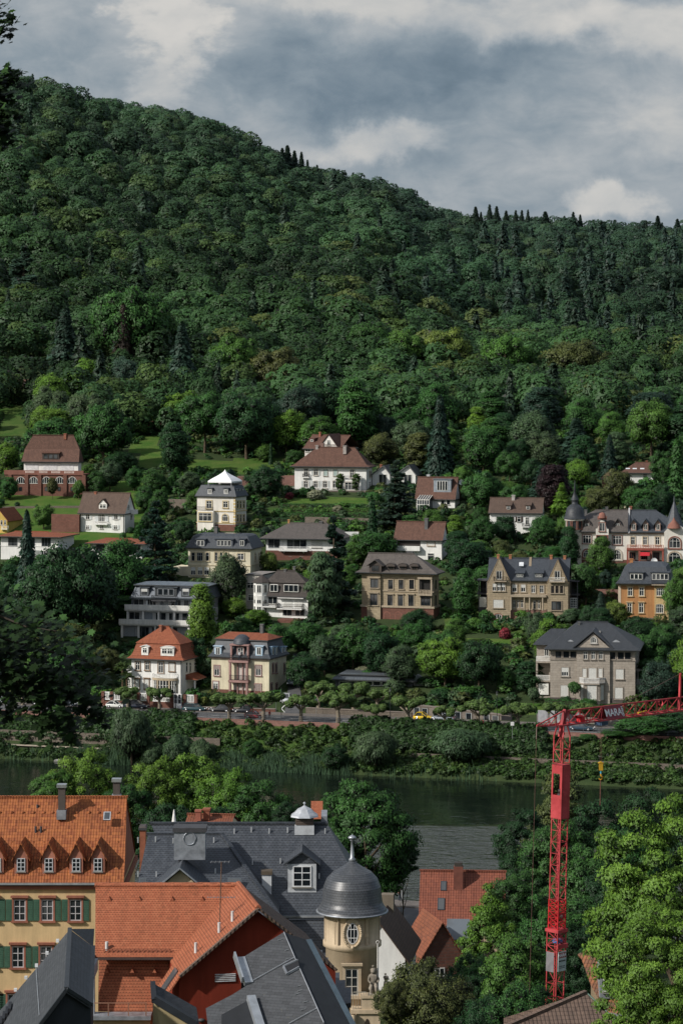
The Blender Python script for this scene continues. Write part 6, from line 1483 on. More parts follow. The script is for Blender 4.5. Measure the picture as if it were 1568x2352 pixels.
# ridge lantern with bell roof
X,zt0=h.loc(498,328,m); u_=lambda yy:h.loc(498,yy,m)[1]
o=h.part('ridge_lantern',MB().box(X-.8,X+.8,m-.8,m+.8,u_(525),u_(468)),plain((.45,.47,.49),.5)); lv_=MB().box(X-.68,X+.68,m-.68,m+.68,u_(466),u_(416),0)
for k in range(5):zz=u_(462)+(u_(420)-u_(462))*k/4; lv_.box(X-.74,X+.74,m-.74,m+.74,zz,zz+.1,1)
h.part('louvres',lv_,[plain((.02,.018,.017)),plain((.11,.085,.07))],o)
h.part('bell_roof',MB().lathe([(1.22,u_(418)),(1.15,u_(408)),(.85,u_(392)),(.6,u_(372)),(.22,u_(358)),(.06,u_(350)),(.05,u_(342)),(.13,u_(336)),(.03,u_(327))],8,(X,m),0,PI/8,2*PI+PI/8,False),plain((.50,.52,.55),.4,.4),o)
o=h.part('party_wall',MB().box(h.X(610,m)-.1,h.X(640,m),m+.3,m+3.6,zr-2,h.loc(620,422,m)[1]),LEADM)
h.part('rear_roof',MB().face([(h.X(538,9),9,zr-.2),(h.X(612,9),9,zr-.2),(h.X(612,9),11,zr+1.0),(h.X(538,9),11,zr+1.)]),F_RED)
# dormer, vents, snow hooks
def palace_dormer():
 X,z=h.loc(483,872,1.0); w_,hh=1.15,2.0; bm=MB().box(X-w_,X+w_,1.0,5,z-.3,z+hh,0); zr_=z+hh+.95
 for sg in(-1,1):
  q=[(X+sg*(w_+.35),.7,z+hh-.1),(X,.7,zr_),(X,5,zr_),(X+sg*(w_+.35),5,z+hh-.1)]; bm.prism(q if sg<0 else q[::-1],(0,0,.13),1)
 bm.face([(X-w_,1.0,z+hh),(X+w_,1.0,z+hh),(X,1.0,zr_)],1); o=h.part('dormer',bm,[plain((.42,.44,.46),.5),F_SLT])
 add_window(o,(X+.0,1.0,z+hh*.5),0,1.5,1.7,nx=2,nz=3,fc='#d0d2d4'); return o
palace_dormer()
X,z=h.loc(262,780,.9); o=h.part('chimney',MB().box(X-.38,X+.38,.5,1.4,z-3,z),plain((.5,.52,.54),.5)); h.part('chimney_cap',MB().box(X-.45,X+.45,.42,1.48,z+.003,z+.3),plain((.09,.07,.05)),o)
slm=(zr-ze)/(m+.5)
hk=plain((.6,.62,.64),.4,.5)
for cx,cy in((58,520),(165,510),(277,518),(392,512),(627,518),(173,712),(347,705),(590,800),(110,775)):
 for dy in np.arange(-.4,m,.1):
  X,z=h.loc(cx,cy,dy)
  if ze+slm*(dy+.5)>=z:break
 h.part('snow_hook',MB().box(X-.05,X+.05,dy-.2,dy-.1,z-.1,z+.35),hk)
wsl=(zw-zwe)/(m-2+4.2)
for cx,cy in((-545,575),(-435,570),(-325,580),(-268,570),(-70,575),(-545,790),(-430,790),(-320,780),(-60,770)):
 for dy in np.arange(-4.2,m-2,.1):
  X,z=h.loc(cx,cy,dy)
  if zwe+wsl*(dy+4.2)>=z:break
 h.part('snow_hook',MB().box(X-.05,X+.05,dy-.2,dy-.1,z-.1,z+.35),hk)
for cx,cy in((-290,530),(-285,765)):
 for dy in np.arange(-4.2,m-2,.1):
  X,z=h.loc(cx,cy,dy)
  if zwe+wsl*(dy+4.2)>=z:break
 h.part('vent_pipe',MB().tube([(X,dy,z-.3),(X,dy,z+.9)],.13,8),plain((.04,.04,.045)))
for cx,cy in((60,835),(-517,835)):
 o_=roof_win(h,cx,cy,86 if cx>0 else 46,44,-1.6,.84,fcol='#5a6064')
# turret
tx,td=h.loc(797,1000,-3.6)[0],-3.6; TR=2.22; zz=lambda y_:h.loc(797,y_,td-TR)[1]
zsk=zz(1262)
to=h.part('turret',MB().lathe([(TR-.12,-1),(TR-.12,zsk-.12),(TR+.1,zsk),(TR+.1,zsk+.35),(TR,zsk+.4),(TR,zz(1060)),(TR+.3,zz(1048)),(TR+.38,zz(1040))],40,(tx,td)),STONE)
tm=plain((.10,.11,.12),.3,.3)
dz=[zz(y_)for y_ in(1046,1030,1008,985,940,890,840,800,770,745,728)]; dr=[2.78,2.72,2.52,2.40,2.33,2.27,2.02,1.55,.9,.42,.22]
F_DOME=tiles((.060,.066,.075),(.085,.092,.102),.2,.24,scallop=True,moss=.3,rough=.4,spec=.5,dark=.45,gl=.7)
db=MB(); n_=40
for i in range(len(dz)-1):db.grid([[(tx+r_*math.cos(2*PI*k/n_),td+r_*math.sin(2*PI*k/n_),z_)for k in range(n_)]for r_,z_ in((dr[i],dz[i]),(dr[i+1],dz[i+1]))],0,True,True)
dome=h.part('dome',db,F_DOME,to)
uvl=dome.data.uv_layers[0]; vco=dome.data.vertices
acc=[0.]
for i in range(len(dz)-1):acc.append(acc[-1]+math.hypot(dr[i+1]-dr[i],dz[i+1]-dz[i]))
for pl in dome.data.polygons:
 angs=[math.atan2(vco[v_].co.y-td,vco[v_].co.x-tx)for v_ in pl.vertices]
 if max(angs)-min(angs)>PI:angs=[q_+2*PI if q_<0 else q_ for q_ in angs]
 seg=pl.index//n_
 for li,v_,an in zip(pl.loop_indices,pl.vertices,angs):uvl.data[li].uv=(an*2.3,acc[seg] if abs(vco[v_].co.z-dz[seg])<1e-4 else acc[seg+1])
h.part('dome_gutter',MB().lathe([(2.74,dz[0]-.1),(2.86,dz[0]-.06),(2.86,dz[0]+.05),(2.7,dz[0]+.06)],40,(tx,td)),LEADM,to)
h.part('finial',MB().lathe([(.26,zz(728)),(.30,zz(720)),(.16,zz(708)),(.11,zz(640)),(.09,zz(605)),(.2,zz(600)),(.12,zz(594)),(.3,zz(588)),(.34,zz(580)),(.22,zz(572)),(.08,zz(568)),(.02,zz(562))],14,(tx,td)),plain((.33,.35,.38),.4,.5),to)
def on_turret(an,z_,r_=TR):return(tx+r_*math.cos(an),td+r_*math.sin(an),z_)
# oval window with garland surround
zc=zz(1152); an0=-PI/2+.0
X0=tx+0.02
def oval(rx,rz,y,n=28):return[(X0+rx*math.sin(2*PI*k/n)*(1-.22*max(0,math.cos(2*PI*k/n))**2),y,zc+rz*math.cos(2*PI*k/n))for k in range(n)]
yb_=td-TR
wf=MB(); o_,i_=oval(.45,.84,yb_-.16),oval(.37,.76,yb_-.16)
for k in range(28):wf.face([o_[k],o_[(k+1)%28],i_[(k+1)%28],i_[k]]); wf.face([o_[(k+1)%28],o_[k],(o_[k][0],yb_+.2,o_[k][2]),(o_[(k+1)%28][0],yb_+.2,o_[(k+1)%28][2])])
for xx in(-.13,.13):wf.box(X0+xx-.02,X0+xx+.02,yb_-.155,yb_-.1,zc-.68,zc+.66)
for zq in(-.36,.32):wf.box(X0-.37,X0+.37,yb_-.15,yb_-.1,zc+zq-.025,zc+zq+.025)
wo=h.part('oval_window',wf,plain((.62,.61,.6)),to); h.part('pane',MB().face(oval(.38,.77,yb_-.12)[::-1]),GLS,wo)
sg_=MB()
for w0,w1,yy_ in((.8,.47,.13),):
 A_,B_=oval(w0,1.22,yb_-yy_),oval(w1,.87,yb_-yy_-.04)
 for k in range(28):sg_.face([A_[k],A_[(k+1)%28],B_[(k+1)%28],B_[k]]); sg_.face([A_[(k+1)%28],A_[k],(A_[k][0],yb_+.35,A_[k][2]),(A_[(k+1)%28][0],yb_+.35,A_[(k+1)%28][2])])
rg=random.Random(3)
for k in range(34):
 t_=PI*.62+(k/33)*PI*.76; t_=PI*.25+k/33*PI*1.5
 sg_.ball((X0+.68*math.sin(t_),yb_-.18,zc+1.05*math.cos(t_)),rg.uniform(.06,.11),6)
sg_.ball((X0,yb_-.22,zc-1.1),.15,8); sg_.ball((X0,yb_-.2,zc+1.22),.15,8,0,(1.6,.7,.8))
h.part('garland',sg_,STONE,to)
for an in(-PI/2-.95,-PI/2+.95):
 fr_=MB()
 for da,z0_,z1_ in((-.3,1235,1080),(.3,1235,1080)):
  p=on_turret(an+da,0,TR+.02); fr_.bar((p[0],p[1],zz(z0_)),(p[0],p[1],zz(z1_)),.05,.05)
 for z_ in(1235,1080):
  for k in range(4):fr_.bar(on_turret(an-.3+.15*k,zz(z_),TR+.02),on_turret(an-.15+.15*k,zz(z_),TR+.02),.05,.05)
 h.part('wall_panel',fr_,STONE,to)
for an in(-PI/2-.52,-PI/2+.52):p=on_turret(an,0,TR+.03); h.part('pilaster',MB().bar((p[0],p[1],zsk+.4),(p[0],p[1],zz(1062)),.28,.09),STONE,to)
add_window(to,(X0-.06,td-TR+.06,zz(1457)),0,1.05,2.1,nx=2,nz=3,sur=SAND,sw=.24,hood=1,fc='#b0aca4',proud=.12)
# terrace with balustrade
Xa,Xb=h.loc(795,1640,-7.)[0],h.loc(972,1640,-7.)[0]; zt_=h.loc(880,1632,-7.)[1]
te=h.part('terrace',MB().box(Xa,Xb,-7.,td-.5,-1,zt_-.3).box(Xa-.1,Xb+.1,-7.15,td-.5,zt_-.297,zt_),STONE)
rl=MB(); railing(rl,Xa+.1,h.loc(885,0,-7)[0],-6.9,-6.9,zt_,1.35,gap=.2,t=.04); h.part('railing',rl,plain((.36,.33,.28),.5,.4),te)
Xp=h.loc(930,0,-7)[0]; pw=.62; zp=h.loc(930,1545,-7)[1]
h.part('pedestal',MB().box(Xp-pw-.3,Xp+pw,-7.,-5.9,zt_+.003,zp-.2).box(Xp-pw-.4,Xp+pw+.1,-7.1,-5.8,zp-.197,zp),STONE,te)
h.part('baluster_column',MB().lathe([(.2,2),(.14,2.3),(.14,zt_-1.2),(.22,zt_-.9),(.22,zt_-.31)],10,(h.loc(806,0,-7)[0],-7.25)),STONE,te)
h.part('arch_opening',MB().face([(Xa+.9+(Xb-Xa-1.6)*(.5-.5*math.cos(PI*k/10)),-7.02,zt_-2.2+1.5*math.sin(PI*k/10))for k in range(11)]+[(Xb-.7,-7.02,2),(Xa+.9,-7.02,2)]),plain((.03,.022,.015)),te)
# two small putti statues on the pedestal
def statue(pos,rz,k,label):
 r=empty('statue',pos,rz,label=label,cat='statue'); sm=plaster((.42,.37,.30),.5)
 J=[(0,0,.62),(0,0,.85),(0,0,1.02),(0,-.02,1.18),(-.09,0,.58),(-.14,-.22,.42),(-.13,-.2,.08),(.09,0,.58),(.15,-.25,.45),(.16,-.18,.1),(-.2,0,.98),(-.27,-.08,.76),(-.12,-.2,.62),(.2,0,.98),(.3,.02,.8),(.22,-.14,.66),(-.13,-.3,.05),(.16,-.28,.06)]
 E=[(0,1),(1,2),(2,3),(0,4),(4,5),(5,6),(0,7),(7,8),(8,9),(2,10),(10,11),(11,12),(2,13),(13,14),(14,15),(6,16),(9,17)]
 rd=[.17,.16,.13,.11,.12,.09,.06,.12,.09,.06,.08,.06,.05,.08,.06,.05,.05,.05]
 me=bpy.data.meshes.new('body'); me.from_pydata([(x*k,y*k,z*k)for x,y,z in J],E,[]); o=link('body',me,r); o.modifiers.new('skin','SKIN'); o.modifiers.new('sub','SUBSURF').render_levels=1
 for i,q_ in enumerate(rd):me.skin_vertices[0].data[i].radius=(q_*k,q_*k)
 me.skin_vertices[0].data[0].use_root=True; me.materials.append(sm)
 MB().ball((0,-.03*k,1.27*k),.16*k,10).ball((0,-.01*k,1.33*k),.175*k,10,0,(1,1,.6)).ball((0,.02*k,1.52*k),.07*k,8).build('head',sm,r)
 MB().box(-.3*k,.3*k,-.34*k,.22*k,0,.06*k).ball((.0,.12*k,.3*k),.26*k,8).build('base',sm,r); return r
def wpos(X,Y,Z):return(h.x0+X,h.y0+Y,h.z0+Z)
statue(wpos(Xp+.0,-6.5,zp),0,1.45,'weathered stone figure of a child in a plumed helmet on the terrace pedestal'); statue(wpos(Xp+.98,-6.0,zp-.5),1.6,1.3,'second weathered stone figure seen from its side, right of the helmeted one')
MB().box(.3,1.35,-.5,.5,-.9,0).build('corner_pier',STONE,te,(Xp+.3,-6.0,zp-.5))
Xf,zf=h.loc(957,1222,-6.4); fp=empty('flagpole',wpos(Xf,-6.2,zt_+.0),0,label='bare white flagpole with a ring finial behind the stone figures',cat='flagpole'); MB().tube([(0,0,0),(0,0,zf-zt_)],[.07,.045],8).build('pole',plain((.62,.60,.57),.5),fp); MB().tube([(.13*math.cos(2*PI*k/14),0,zf-zt_+.12+.13*math.sin(2*PI*k/14))for k in range(15)],.025,5,cap=False).build('finial',plain((.62,.60,.57),.5),fp)
# --- red-tiled house in the middle
h=House('townhouse','house with large red beaver-tail tile roof, gabled wing and dark red wall, centre foreground','house','A',600,1100,1640,0,depth=7.6,D=168.9,z0=None,sink=1); h.scr[2]=99999
h.z0-=12; h.root.location.z=h.z0; zb0=12.
Xa,ze=h.loc(597,1300,-.45); Xv,_=h.loc(1095,1300,-.45); m=3.82; X0,zr=h.loc(599,851,m); X1,_=h.loc(1495,851,m)
h.part('main_roof',MB().prism([(Xa,-.45,ze),(Xv+.25,-.45,ze),(X1,m,zr),(X0,m,zr)],(0,.06,-.16)).face([(X0,m,zr),(X1,m,zr),(X1,m*2+.5,ze),(X0,m*2+.5,ze)]),F_RED)
h.part('ridge_cap',MB().tube([(X0-.05,m,zr)]+[(X0+(X1-X0)*k/20,m,zr+.02*(k%2))for k in range(21)],.17,8),F_RED)
h.part('gutter',MB().bar((Xa,-.55,ze-.1),(Xv,-.55,ze-.1),.14,.12),plain((.06,.04,.035)))
zl=h.Z(1640); h.part('tile_hung_wall',MB().face([(Xa+.15,-.12,zl),(Xv+.8,-.12,zl),(Xv+.8,.35,ze-.05),(Xa+.15,.35,ze-.05)]),F_RED)
h.part('wall',MB().box(Xa+.1,Xv+1,.36,m*2,-1,ze-.06).box(Xa-.3,h.X(955)-.05,-1.0,.35,-1,zl-.25),plaster((.52,.42,.24)))
h.part('ledge',MB().box(Xa-.4,h.X(955),-1.3,-.13,zl-.247,zl-.02),LEADM); rl=MB(); [rl.box(h.X(cx)-.03,h.X(cx)+.03,-1.25,-1.19,zl,zl+.75)for cx in(690,815,925)]; rl.bar((Xa,-1.22,zl+.75),(h.X(930),-1.22,zl+.75),.05,.05); h.part('railing',rl,plain((.3,.16,.11),.5,.3))
h.part('verge_flashing',MB().box(Xa-.25,Xa-.02,-.7,-.2,zl-1,ze+.1),LEADM)
# gabled wing running toward the viewer
def W(cx,cy,D_,cr='B'):
 q_=P(*ov(cr,cx,cy),D_); return Vector((q_.x-h.x0,q_.y-h.y0,q_.z-h.z0))
ap0=Vector((X1,m,zr)); ap=W(210,1010,165); ap.z=zr
ax=(ap-ap0).normalized(); side=Vector((ax.y,-ax.x,0)); side=-side if side.x<0 else side; half=4.6; drop=3.75
L0=ap-side*half-Vector((0,0,drop)); R0=ap+side*half-Vector((0,0,drop)); ax_b=-ax*11
wl_=MB().prism([L0,ap,ap-ax*8.2,L0-ax*10.5][::-1],(0,0,.14)); h.part('wing_roof',wl_,F_RED)
wr_=MB().prism([R0,ap,ap-ax*8.2,R0-ax*10.5],(0,0,.14)); h.part('wing_roof',wr_,F_BRN)
L1=L0-side*.95-Vector((0,0,1.35)); h.part('wing_roof_tail',MB().prism([L1,L0,L0-ax*3.2,L1-ax*3.2][::-1],(0,0,.13)),F_RED)
gm_=MB(); ib=ap-ax*.35; Li=L0-ax*.35; Ri=R0-ax*.35; dn=Vector((0,0,-14)); gm_.face([Li-Vector((0,0,.1)),ib-Vector((0,0,.1)),Ri-Vector((0,0,.1)),Ri+dn,Li+dn]); gm_.face([Li,Li+dn,Li+dn-ax*9,Li-ax*9]); gm_.face([Ri-ax*9,Ri+dn-ax*9,Ri+dn,Ri])
gw_=h.part('gable_wall',gm_,REDW)
vg=MB(); vg.bar(L0+Vector((0,0,.1)),ap+Vector((0,0,.1)),.3,.14); vg.bar(R0+Vector((0,0,.1)),ap+Vector((0,0,.1)),.3,.14); h.part('verge_tiles',vg,F_BRN); h.part('ridge_cap',MB().tube([ap0+Vector((0,0,.1)),ap+Vector((0,0,.14))],.17,8),F_RED)
lvx=ap-side*1.9-Vector((0,0,3.7))+ax*.02; lm=MB()
for k in range(5):q_=lvx-Vector((0,0,.1*k))-ax*.33; lm.bar(q_-side*.6,q_+side*.6,.06,.04)
h.part('louvre_vent',lm,plain((.55,.56,.57)),gw_)
q_=ap-side*3.3-Vector((0,0,6.3))-ax*.28; h.part('wall_lamp',MB().ball(q_,.16,8,0,(1.4,1,.7)),plain((.06,.06,.06)),gw_)
wq=(L0+L1)/2-ax*1.4+Vector((0,0,.16)); h.part('roof_window',MB().prism([wq-side*.55-ax*.5-Vector((0,0,.78)),wq+side*.45-ax*.5+Vector((0,0,.62)),wq+side*.45+ax*.5+Vector((0,0,.62)),wq-side*.55+ax*.5-Vector((0,0,.78))][::-1],(0,0,.15)),glass((.1,.11,.12)))
for cx,cy,dy in((685,945,0),(873,945,0),(1079,945,0),(1268,945,0)):
 dd_=(851-cy)/(851-1300)*4.27; dy=m-dd_; X,z=h.loc(cx,cy,dy); h.part('roof_vent',MB().prism([(X-.13,dy-.1,z-.05),(X+.13,dy-.1,z-.05),(X,dy-.1,z+.22)],(0,.5,0.0)),F_RED)
for k in range(3):X=h.X((672,830,970)[k]); z=h.Z(1392); h.part('roof_vent',MB().prism([(X-.12,-.2,z-.05),(X+.12,-.2,z-.05),(X,-.2,z+.2)],(0,.5,0.0)),F_RED)
for a_ in(.25,.55,.72):
 q_=L0+(ap-L0)*a_-ax*1.6+Vector((0,0,.14)); h.part('vent_pipe',MB().tube([q_,q_+Vector((0,0,.6))],.09,8),plain((.55,.55,.54),.5));
X,z=h.loc(668,1290,-.2); h.part('vent_pipe',MB().tube([(X,-.0,z),(X,-.0,z+.75)],.1,8),plain((.55,.55,.54),.5))
sgd=MB(); zq=h.Z(1290)
sgd.bar((Xa+.5,-.2,zq+.38),(Xv-.2,-.2,zq+.38),.04,.04); sgd.bar((Xa+.5,-.2,zq+.18),(Xv-.2,-.2,zq+.18),.04,.04)
for k in range(16):x=Xa+.5+(Xv-Xa-.8)*k/15; sgd.box(x-.02,x+.02,-.22,-.18,zq,zq+.4)
h.part('snow_guard',sgd,plain((.28,.10,.06),.6))
# antenna
q_=W(1376,1095,167.5,'A'); tp=W(1390,705,167.5,'A'); r=empty('antenna',(h.x0+q_.x,h.y0+q_.y,h.z0+q_.z-.5),0,label='rusty rooftop television aerial mast on the red-tiled house',cat='antenna'); hh=tp.z-q_.z+.5
MB().tube([(0,0,0),(.12,0,hh)],.035,6).build('mast',plain((.16,.10,.07),.7,.4),r); am=MB()
am.bar((-.55,0,hh),(.6,.1,hh),.03,.03)
for x_ in(-.5,-.25,0,.3,.55):am.bar((x_,-.35,hh),(x_+.03,.35,hh),.02,.02)
zq=hh*.5
am.bar((-.7,0,zq),(.9,0,zq),.03,.03)
for k in range(9):am.bar((-.7+.2*k,-.3,zq),(-.7+.2*k,.3,zq),.02,.02)
am.build('dipoles',plain((.3,.3,.31),.4,.6),r)
# --- dark modern slate house, bottom left and centre
def plane_pt(cr,cx,cy,p0,n):
 px,py=ov(cr,cx,cy); d_=Vector(((px-CX)/FPX,1,-(py-HY)/FPX)); o_=Vector((0,0,HC)); t_=(p0-o_).dot(n)/d_.dot(n); return o_+d_*t_
root=empty('slate_house',(0,0,0),0,label='dark slate house with steep modern folded roof, bottom left foreground',cat='house')
R1=P(*ov('A',438,1128),150); R2=P(*ov('A',417,1502),150*(ov('A',0,1128)[1]-HY)/(ov('A',0,1502)[1]-HY)); org=(R1+R2)/2; org.z=20
root.location=org
def loc_(p):return p-org
ax=(R2-R1).normalized(); sd=Vector((ax.y,-ax.x,0)).normalized(); sd=-sd if sd.x<0 else sd
nL=(-sd*math.sin(R(52))+Vector((0,0,1))*math.cos(R(52))); nR=(sd*math.sin(R(40))+Vector((0,0,1))*math.cos(R(40)))
pl=[plane_pt('A',x,y,R1,nL)for x,y in((250,1725),(0,1725),(-60,1700),(25,1610))]
LM=MB().prism([loc_(q_)for q_ in[R1,pl[3],pl[2],pl[1],pl[0],R2]],(0,0,-.2)); LM.build('roof',F_MOD,root)
pr_=[plane_pt('A',x,y,R1,nR)for x,y in((585,1238),(570,1600))]
MB().prism([loc_(q_)for q_ in[R1,R2,pr_[1],pr_[0]]],(0,0,-.2)).build('roof',F_MOD,root)
bk_=[P(*ov('A',592,1124),154),pr_[0]]; MB().face([loc_(q_)for q_ in[R1+Vector((0,.02,.02)),bk_[0],bk_[1]]]).build('rear_hip_roof',F_MOD,root)
g1,g2=R2+ax*-.3,pl[0]+ax*-.3
MB().face([loc_(q_)for q_ in[g2,R2-ax*.25,pr_[1]-ax*.25,pr_[1]-ax*.25-Vector((0,0,9)),g2-Vector((0,0,9))]]).face([loc_(q_)for q_ in[pr_[1]-ax*.25,pr_[0],pr_[0]-Vector((0,0,9)),pr_[1]-ax*.25-Vector((0,0,9))]]).face([loc_(q_)for q_ in[pl[3],pl[2],pl[2]-Vector((0,0,9)),pl[3]-Vector((0,0,9))]]).build('wall',plain((.020,.023,.028),.8),root)
tr_=MB(); tr_.bar(loc_(R1+Vector((0,0,.05))),loc_(R2+Vector((0,0,.05))),.22,.1); tr_.bar(loc_(R2),loc_(pr_[1]),.14,.16); tr_.bar(loc_(R2),loc_(pl[0]),.14,.16); tr_.bar(loc_(pr_[0]),loc_(pr_[1]),.2,.16); tr_.build('verge_trim',plain((.035,.04,.046),.5,.3),root)
lc=MB(); mid_=R1+(pl[3]-R1)*.32; mid2=R2+(pl[0]-R2)*.3
lc.bar(loc_(R1+nL*.05+(pl[3]-R1)*.5),loc_(R2+nL*.05+(pl[0]-R2)*.75+(pl[1]-pl[0])*.15),.03,.03); lc.build('lightning_wire',plain((.5,.52,.54),.4,.6),root)
for k in range(5):q_=pl[3]+(R1-pl[3])*(.2+.16*k)+nL*.1; MB().box(*[v for c_ in loc_(q_)for v in(c_-.08,c_+.08)]).build('snow_hook',plain((.6,.62,.63)),root)
lv2=MB()
for k in range(4):
 q_=plane_pt('A',20+18*k,1690-30*k,R1,nL); lv2.bar(loc_(q_+nL*.1),loc_(q_+nL*.1+(R2-R1).normalized()*1.6),.16,.2)
lv2.build('louvre',plain((.015,.016,.02)),root)
Xs=loc_(pr_[0]); MB().box(Xs.x-.1,Xs.x+.25,Xs.y-12,Xs.y,Xs.z-1.2,Xs.z-.6).build('flashing',LEADM,root)
A0=P(*ov('B',367,1146),152); root=empty('slate_house',(A0.x,A0.y,20),0,label='dark slate modern house with wide grey roof plane and zinc skylight upstands, bottom centre',cat='house'); org=Vector((A0.x,A0.y,20))
az=R(18); pit=R(33); nP=Vector((-math.sin(az)*math.sin(pit),-math.cos(az)*math.sin(pit),math.cos(pit)))
poly=[('B',367,1146),('B',440,1312),('B',575,1620),('B',640,1760),('B',-60,1760),('B',-10,1572),('B',150,1472),('B',98,1312)]
pp=[plane_pt(c_,x,y,A0,nP)for c_,x,y in poly]
MB().prism([loc_(q_)for q_ in pp],tuple(-nP*.2)).build('roof',F_MOD,root)
pa=[plane_pt('A',x,y,A0,nP)for x,y in((1290,1622),(1568,1478),(1600,1560),(1600,1800),(1310,1800))]
MB().prism([loc_(q_+nP*-.02)for q_ in pa],tuple(-nP*.2)).build('roof',F_MOD,root)
nQ=Vector((math.sin(R(55))*math.sin(R(35)),-math.cos(R(55))*math.sin(R(35)),math.cos(R(35)))); V0=pa[0]
pq=[plane_pt('A',x,y,V0,nQ)for x,y in((958,1465),(1232,1618),(1262,1800),(1230,1719),(965,1560))]
MB().prism([loc_(q_)for q_ in(pq[0],pq[1],pq[2],pq[3],pq[4])],tuple(-nQ*.2)).build('roof',F_MOD,root)
MB().face([loc_(q_)for q_ in(pq[0]-Vector((0,0,.05)),pq[4],pq[3],pq[3]-Vector((0,0,9)),pq[0]-Vector((0,0,9)))]).build('wall',plaster((.52,.42,.24)),root)
MB().bar(loc_(pq[0]),loc_(pq[4]+(pq[4]-pq[0])*.2),.25,.25).bar(loc_(pq[4]),loc_(pq[3]),.5,.35).build('fascia',plain((.018,.022,.028)),root)
zb_=MB(); zb_.bar(loc_(pp[7]),loc_(pp[6]),.45,.28); zb_.bar(loc_(pp[7]+nP*.3+Vector((-.28,0,0))),loc_(pp[6]+nP*.3+Vector((-.28,0,0))),.1,.4); zb_.build('zinc_upstand',plain((.42,.45,.48),.35,.6),root)
q1,q2=plane_pt('B',165,1570,A0,nP),plane_pt('B',225,1760,A0,nP); MB().bar(loc_(q1+nP*.15),loc_(q2+nP*.15),.45,.35).build('zinc_upstand',plain((.42,.45,.48),.35,.6),root)
q3=plane_pt('B',-20,1672,A0,nP); MB().prism([loc_(q_+nP*.03)for q_ in(q3,q1,q2,plane_pt('B',-20,1790,A0,nP))],tuple(nP*.06)).build('shadow_gap',plain((.012,.014,.017)),root)
sq=[plane_pt('B',x,y,A0,nP)+nP*.04 for x,y in((368,1368),(460,1328),(468,1372),(390,1415))]; MB().prism([loc_(q_)for q_ in sq],tuple(nP*.05)).build('roof_opening',plain((.012,.013,.016)),root)
up=MB()
for i in(0,2,3):up.bar(loc_(sq[i]+nP*.04),loc_(sq[(i+1)%4]+nP*.04),.08,.12)
up.build('opening_frame',LEADM,root)
wr=MB()
for(x0,y0),(x1,y1)in(((165,1460),(440,1305)),((400,1725),(580,1625)),((370,1150),(465,1372)),((470,1380),(620,1719))):
 a_,b_=plane_pt('B',x0,y0,A0,nP)+nP*.06,plane_pt('B',x1,y1,A0,nP)+nP*.06; wr.bar(loc_(a_),loc_(b_),.035,.035)
wr.build('lightning_wire',plain((.55,.57,.6),.4,.6),root)
for x,y in((330,1200),(375,1265),(380,1320),(450,1490),(440,1540),(490,1590),(455,1520),(475,1640)):q_=plane_pt('B',x,y,A0,nP)+nP*.05; MB().bar(loc_(q_),loc_(q_+Vector((.25,.05,.05))),.03,.03).build('snow_hook',plain((.4,.42,.44),.4,.5),root)
# right flank and its metal edges
rt=MB(); e0,e1=pp[0],pp[3]; dn=Vector((1.35,.5,-.55))
rt.face([loc_(q_)for q_ in(e0,e0+dn,e1+dn*1.3,e1,pp[2],pp[1])]); rt.build('flank',plain((.02,.023,.027),.7),root)
MB().bar(loc_(e0+dn*.98),loc_(e1+dn*1.28),.3,.16).build('edge_trim',plain((.10,.14,.17),.4,.5),root)
MB().face([loc_(q_)for q_ in(pp[0]-nP*.2,pp[7]-nP*.2,pp[7]-Vector((0,0,9)),pp[0]-Vector((0,0,9)))]).face([loc_(q_)for q_ in(e1+dn*1.3,e0+dn,e0+dn-Vector((0,0,9)),e1+dn*1.3-Vector((0,0,9)))]).build('wall',plain((.03,.033,.038),.8),root)
# stepped slate parapet running down between red gable and tower
r0=P(*ov('B',585,1310),186); root=empty('stepped_gable',(r0.x,r0.y,16),0,label='stepped slate-capped gable wall descending toward the sandstone tower',cat='wall'); org=Vector((r0.x,r0.y,16))
st_=MB(); sc_=MB()
for k in range(6):
 q_=P(*ov('B',590+36*k,1305+48*k),186-2.6*k)-org; st_.box(q_.x-1.6,q_.x+.1,q_.y-1.5,q_.y+1.5,-8,q_.z-.35); sc_.prism([(q_.x-1.7,q_.y-1.6,q_.z-.6),(q_.x+.2,q_.y-1.6,q_.z-.347),(q_.x+.2,q_.y+1.5,q_.z-.1),(q_.x-1.7,q_.y+1.5,q_.z-.2)],(0,0,.28))
st_.build('wall',W_STONE,root); sc_.build('slate_capping',F_SLT,root)
# gutter-side orange verge and red flank of the same terrace
q1,q2=P(*ov('B',425,1160),176)-org,P(*ov('B',660,1420),168)-org
# --- small brown gabled house behind the tower
h=House('house','white gabled house with dark brown tiled roof and tall chimney, just right of the tower','house','B',800,1128,1400,7,depth=10.5,D=262); h.scr[2]=99999
zr=h.loc(962,1090,0)[1]; ze=h.Z(1310)
h.walls(ze,W_WHITE,gy=zr); h.gable_y(h.xa,h.xb,0,10.5,ze,zr,tiles((.085,.055,.042),(.12,.075,.055),.3,.24,scallop=False,moss=.4),.5,name='roof'); X,z=h.loc(1020,905,8.); h.part('chimney',MB().box(X-.6,X+.6,7.4,8.6,zr-2.5,z),plaster((.20,.17,.13)))
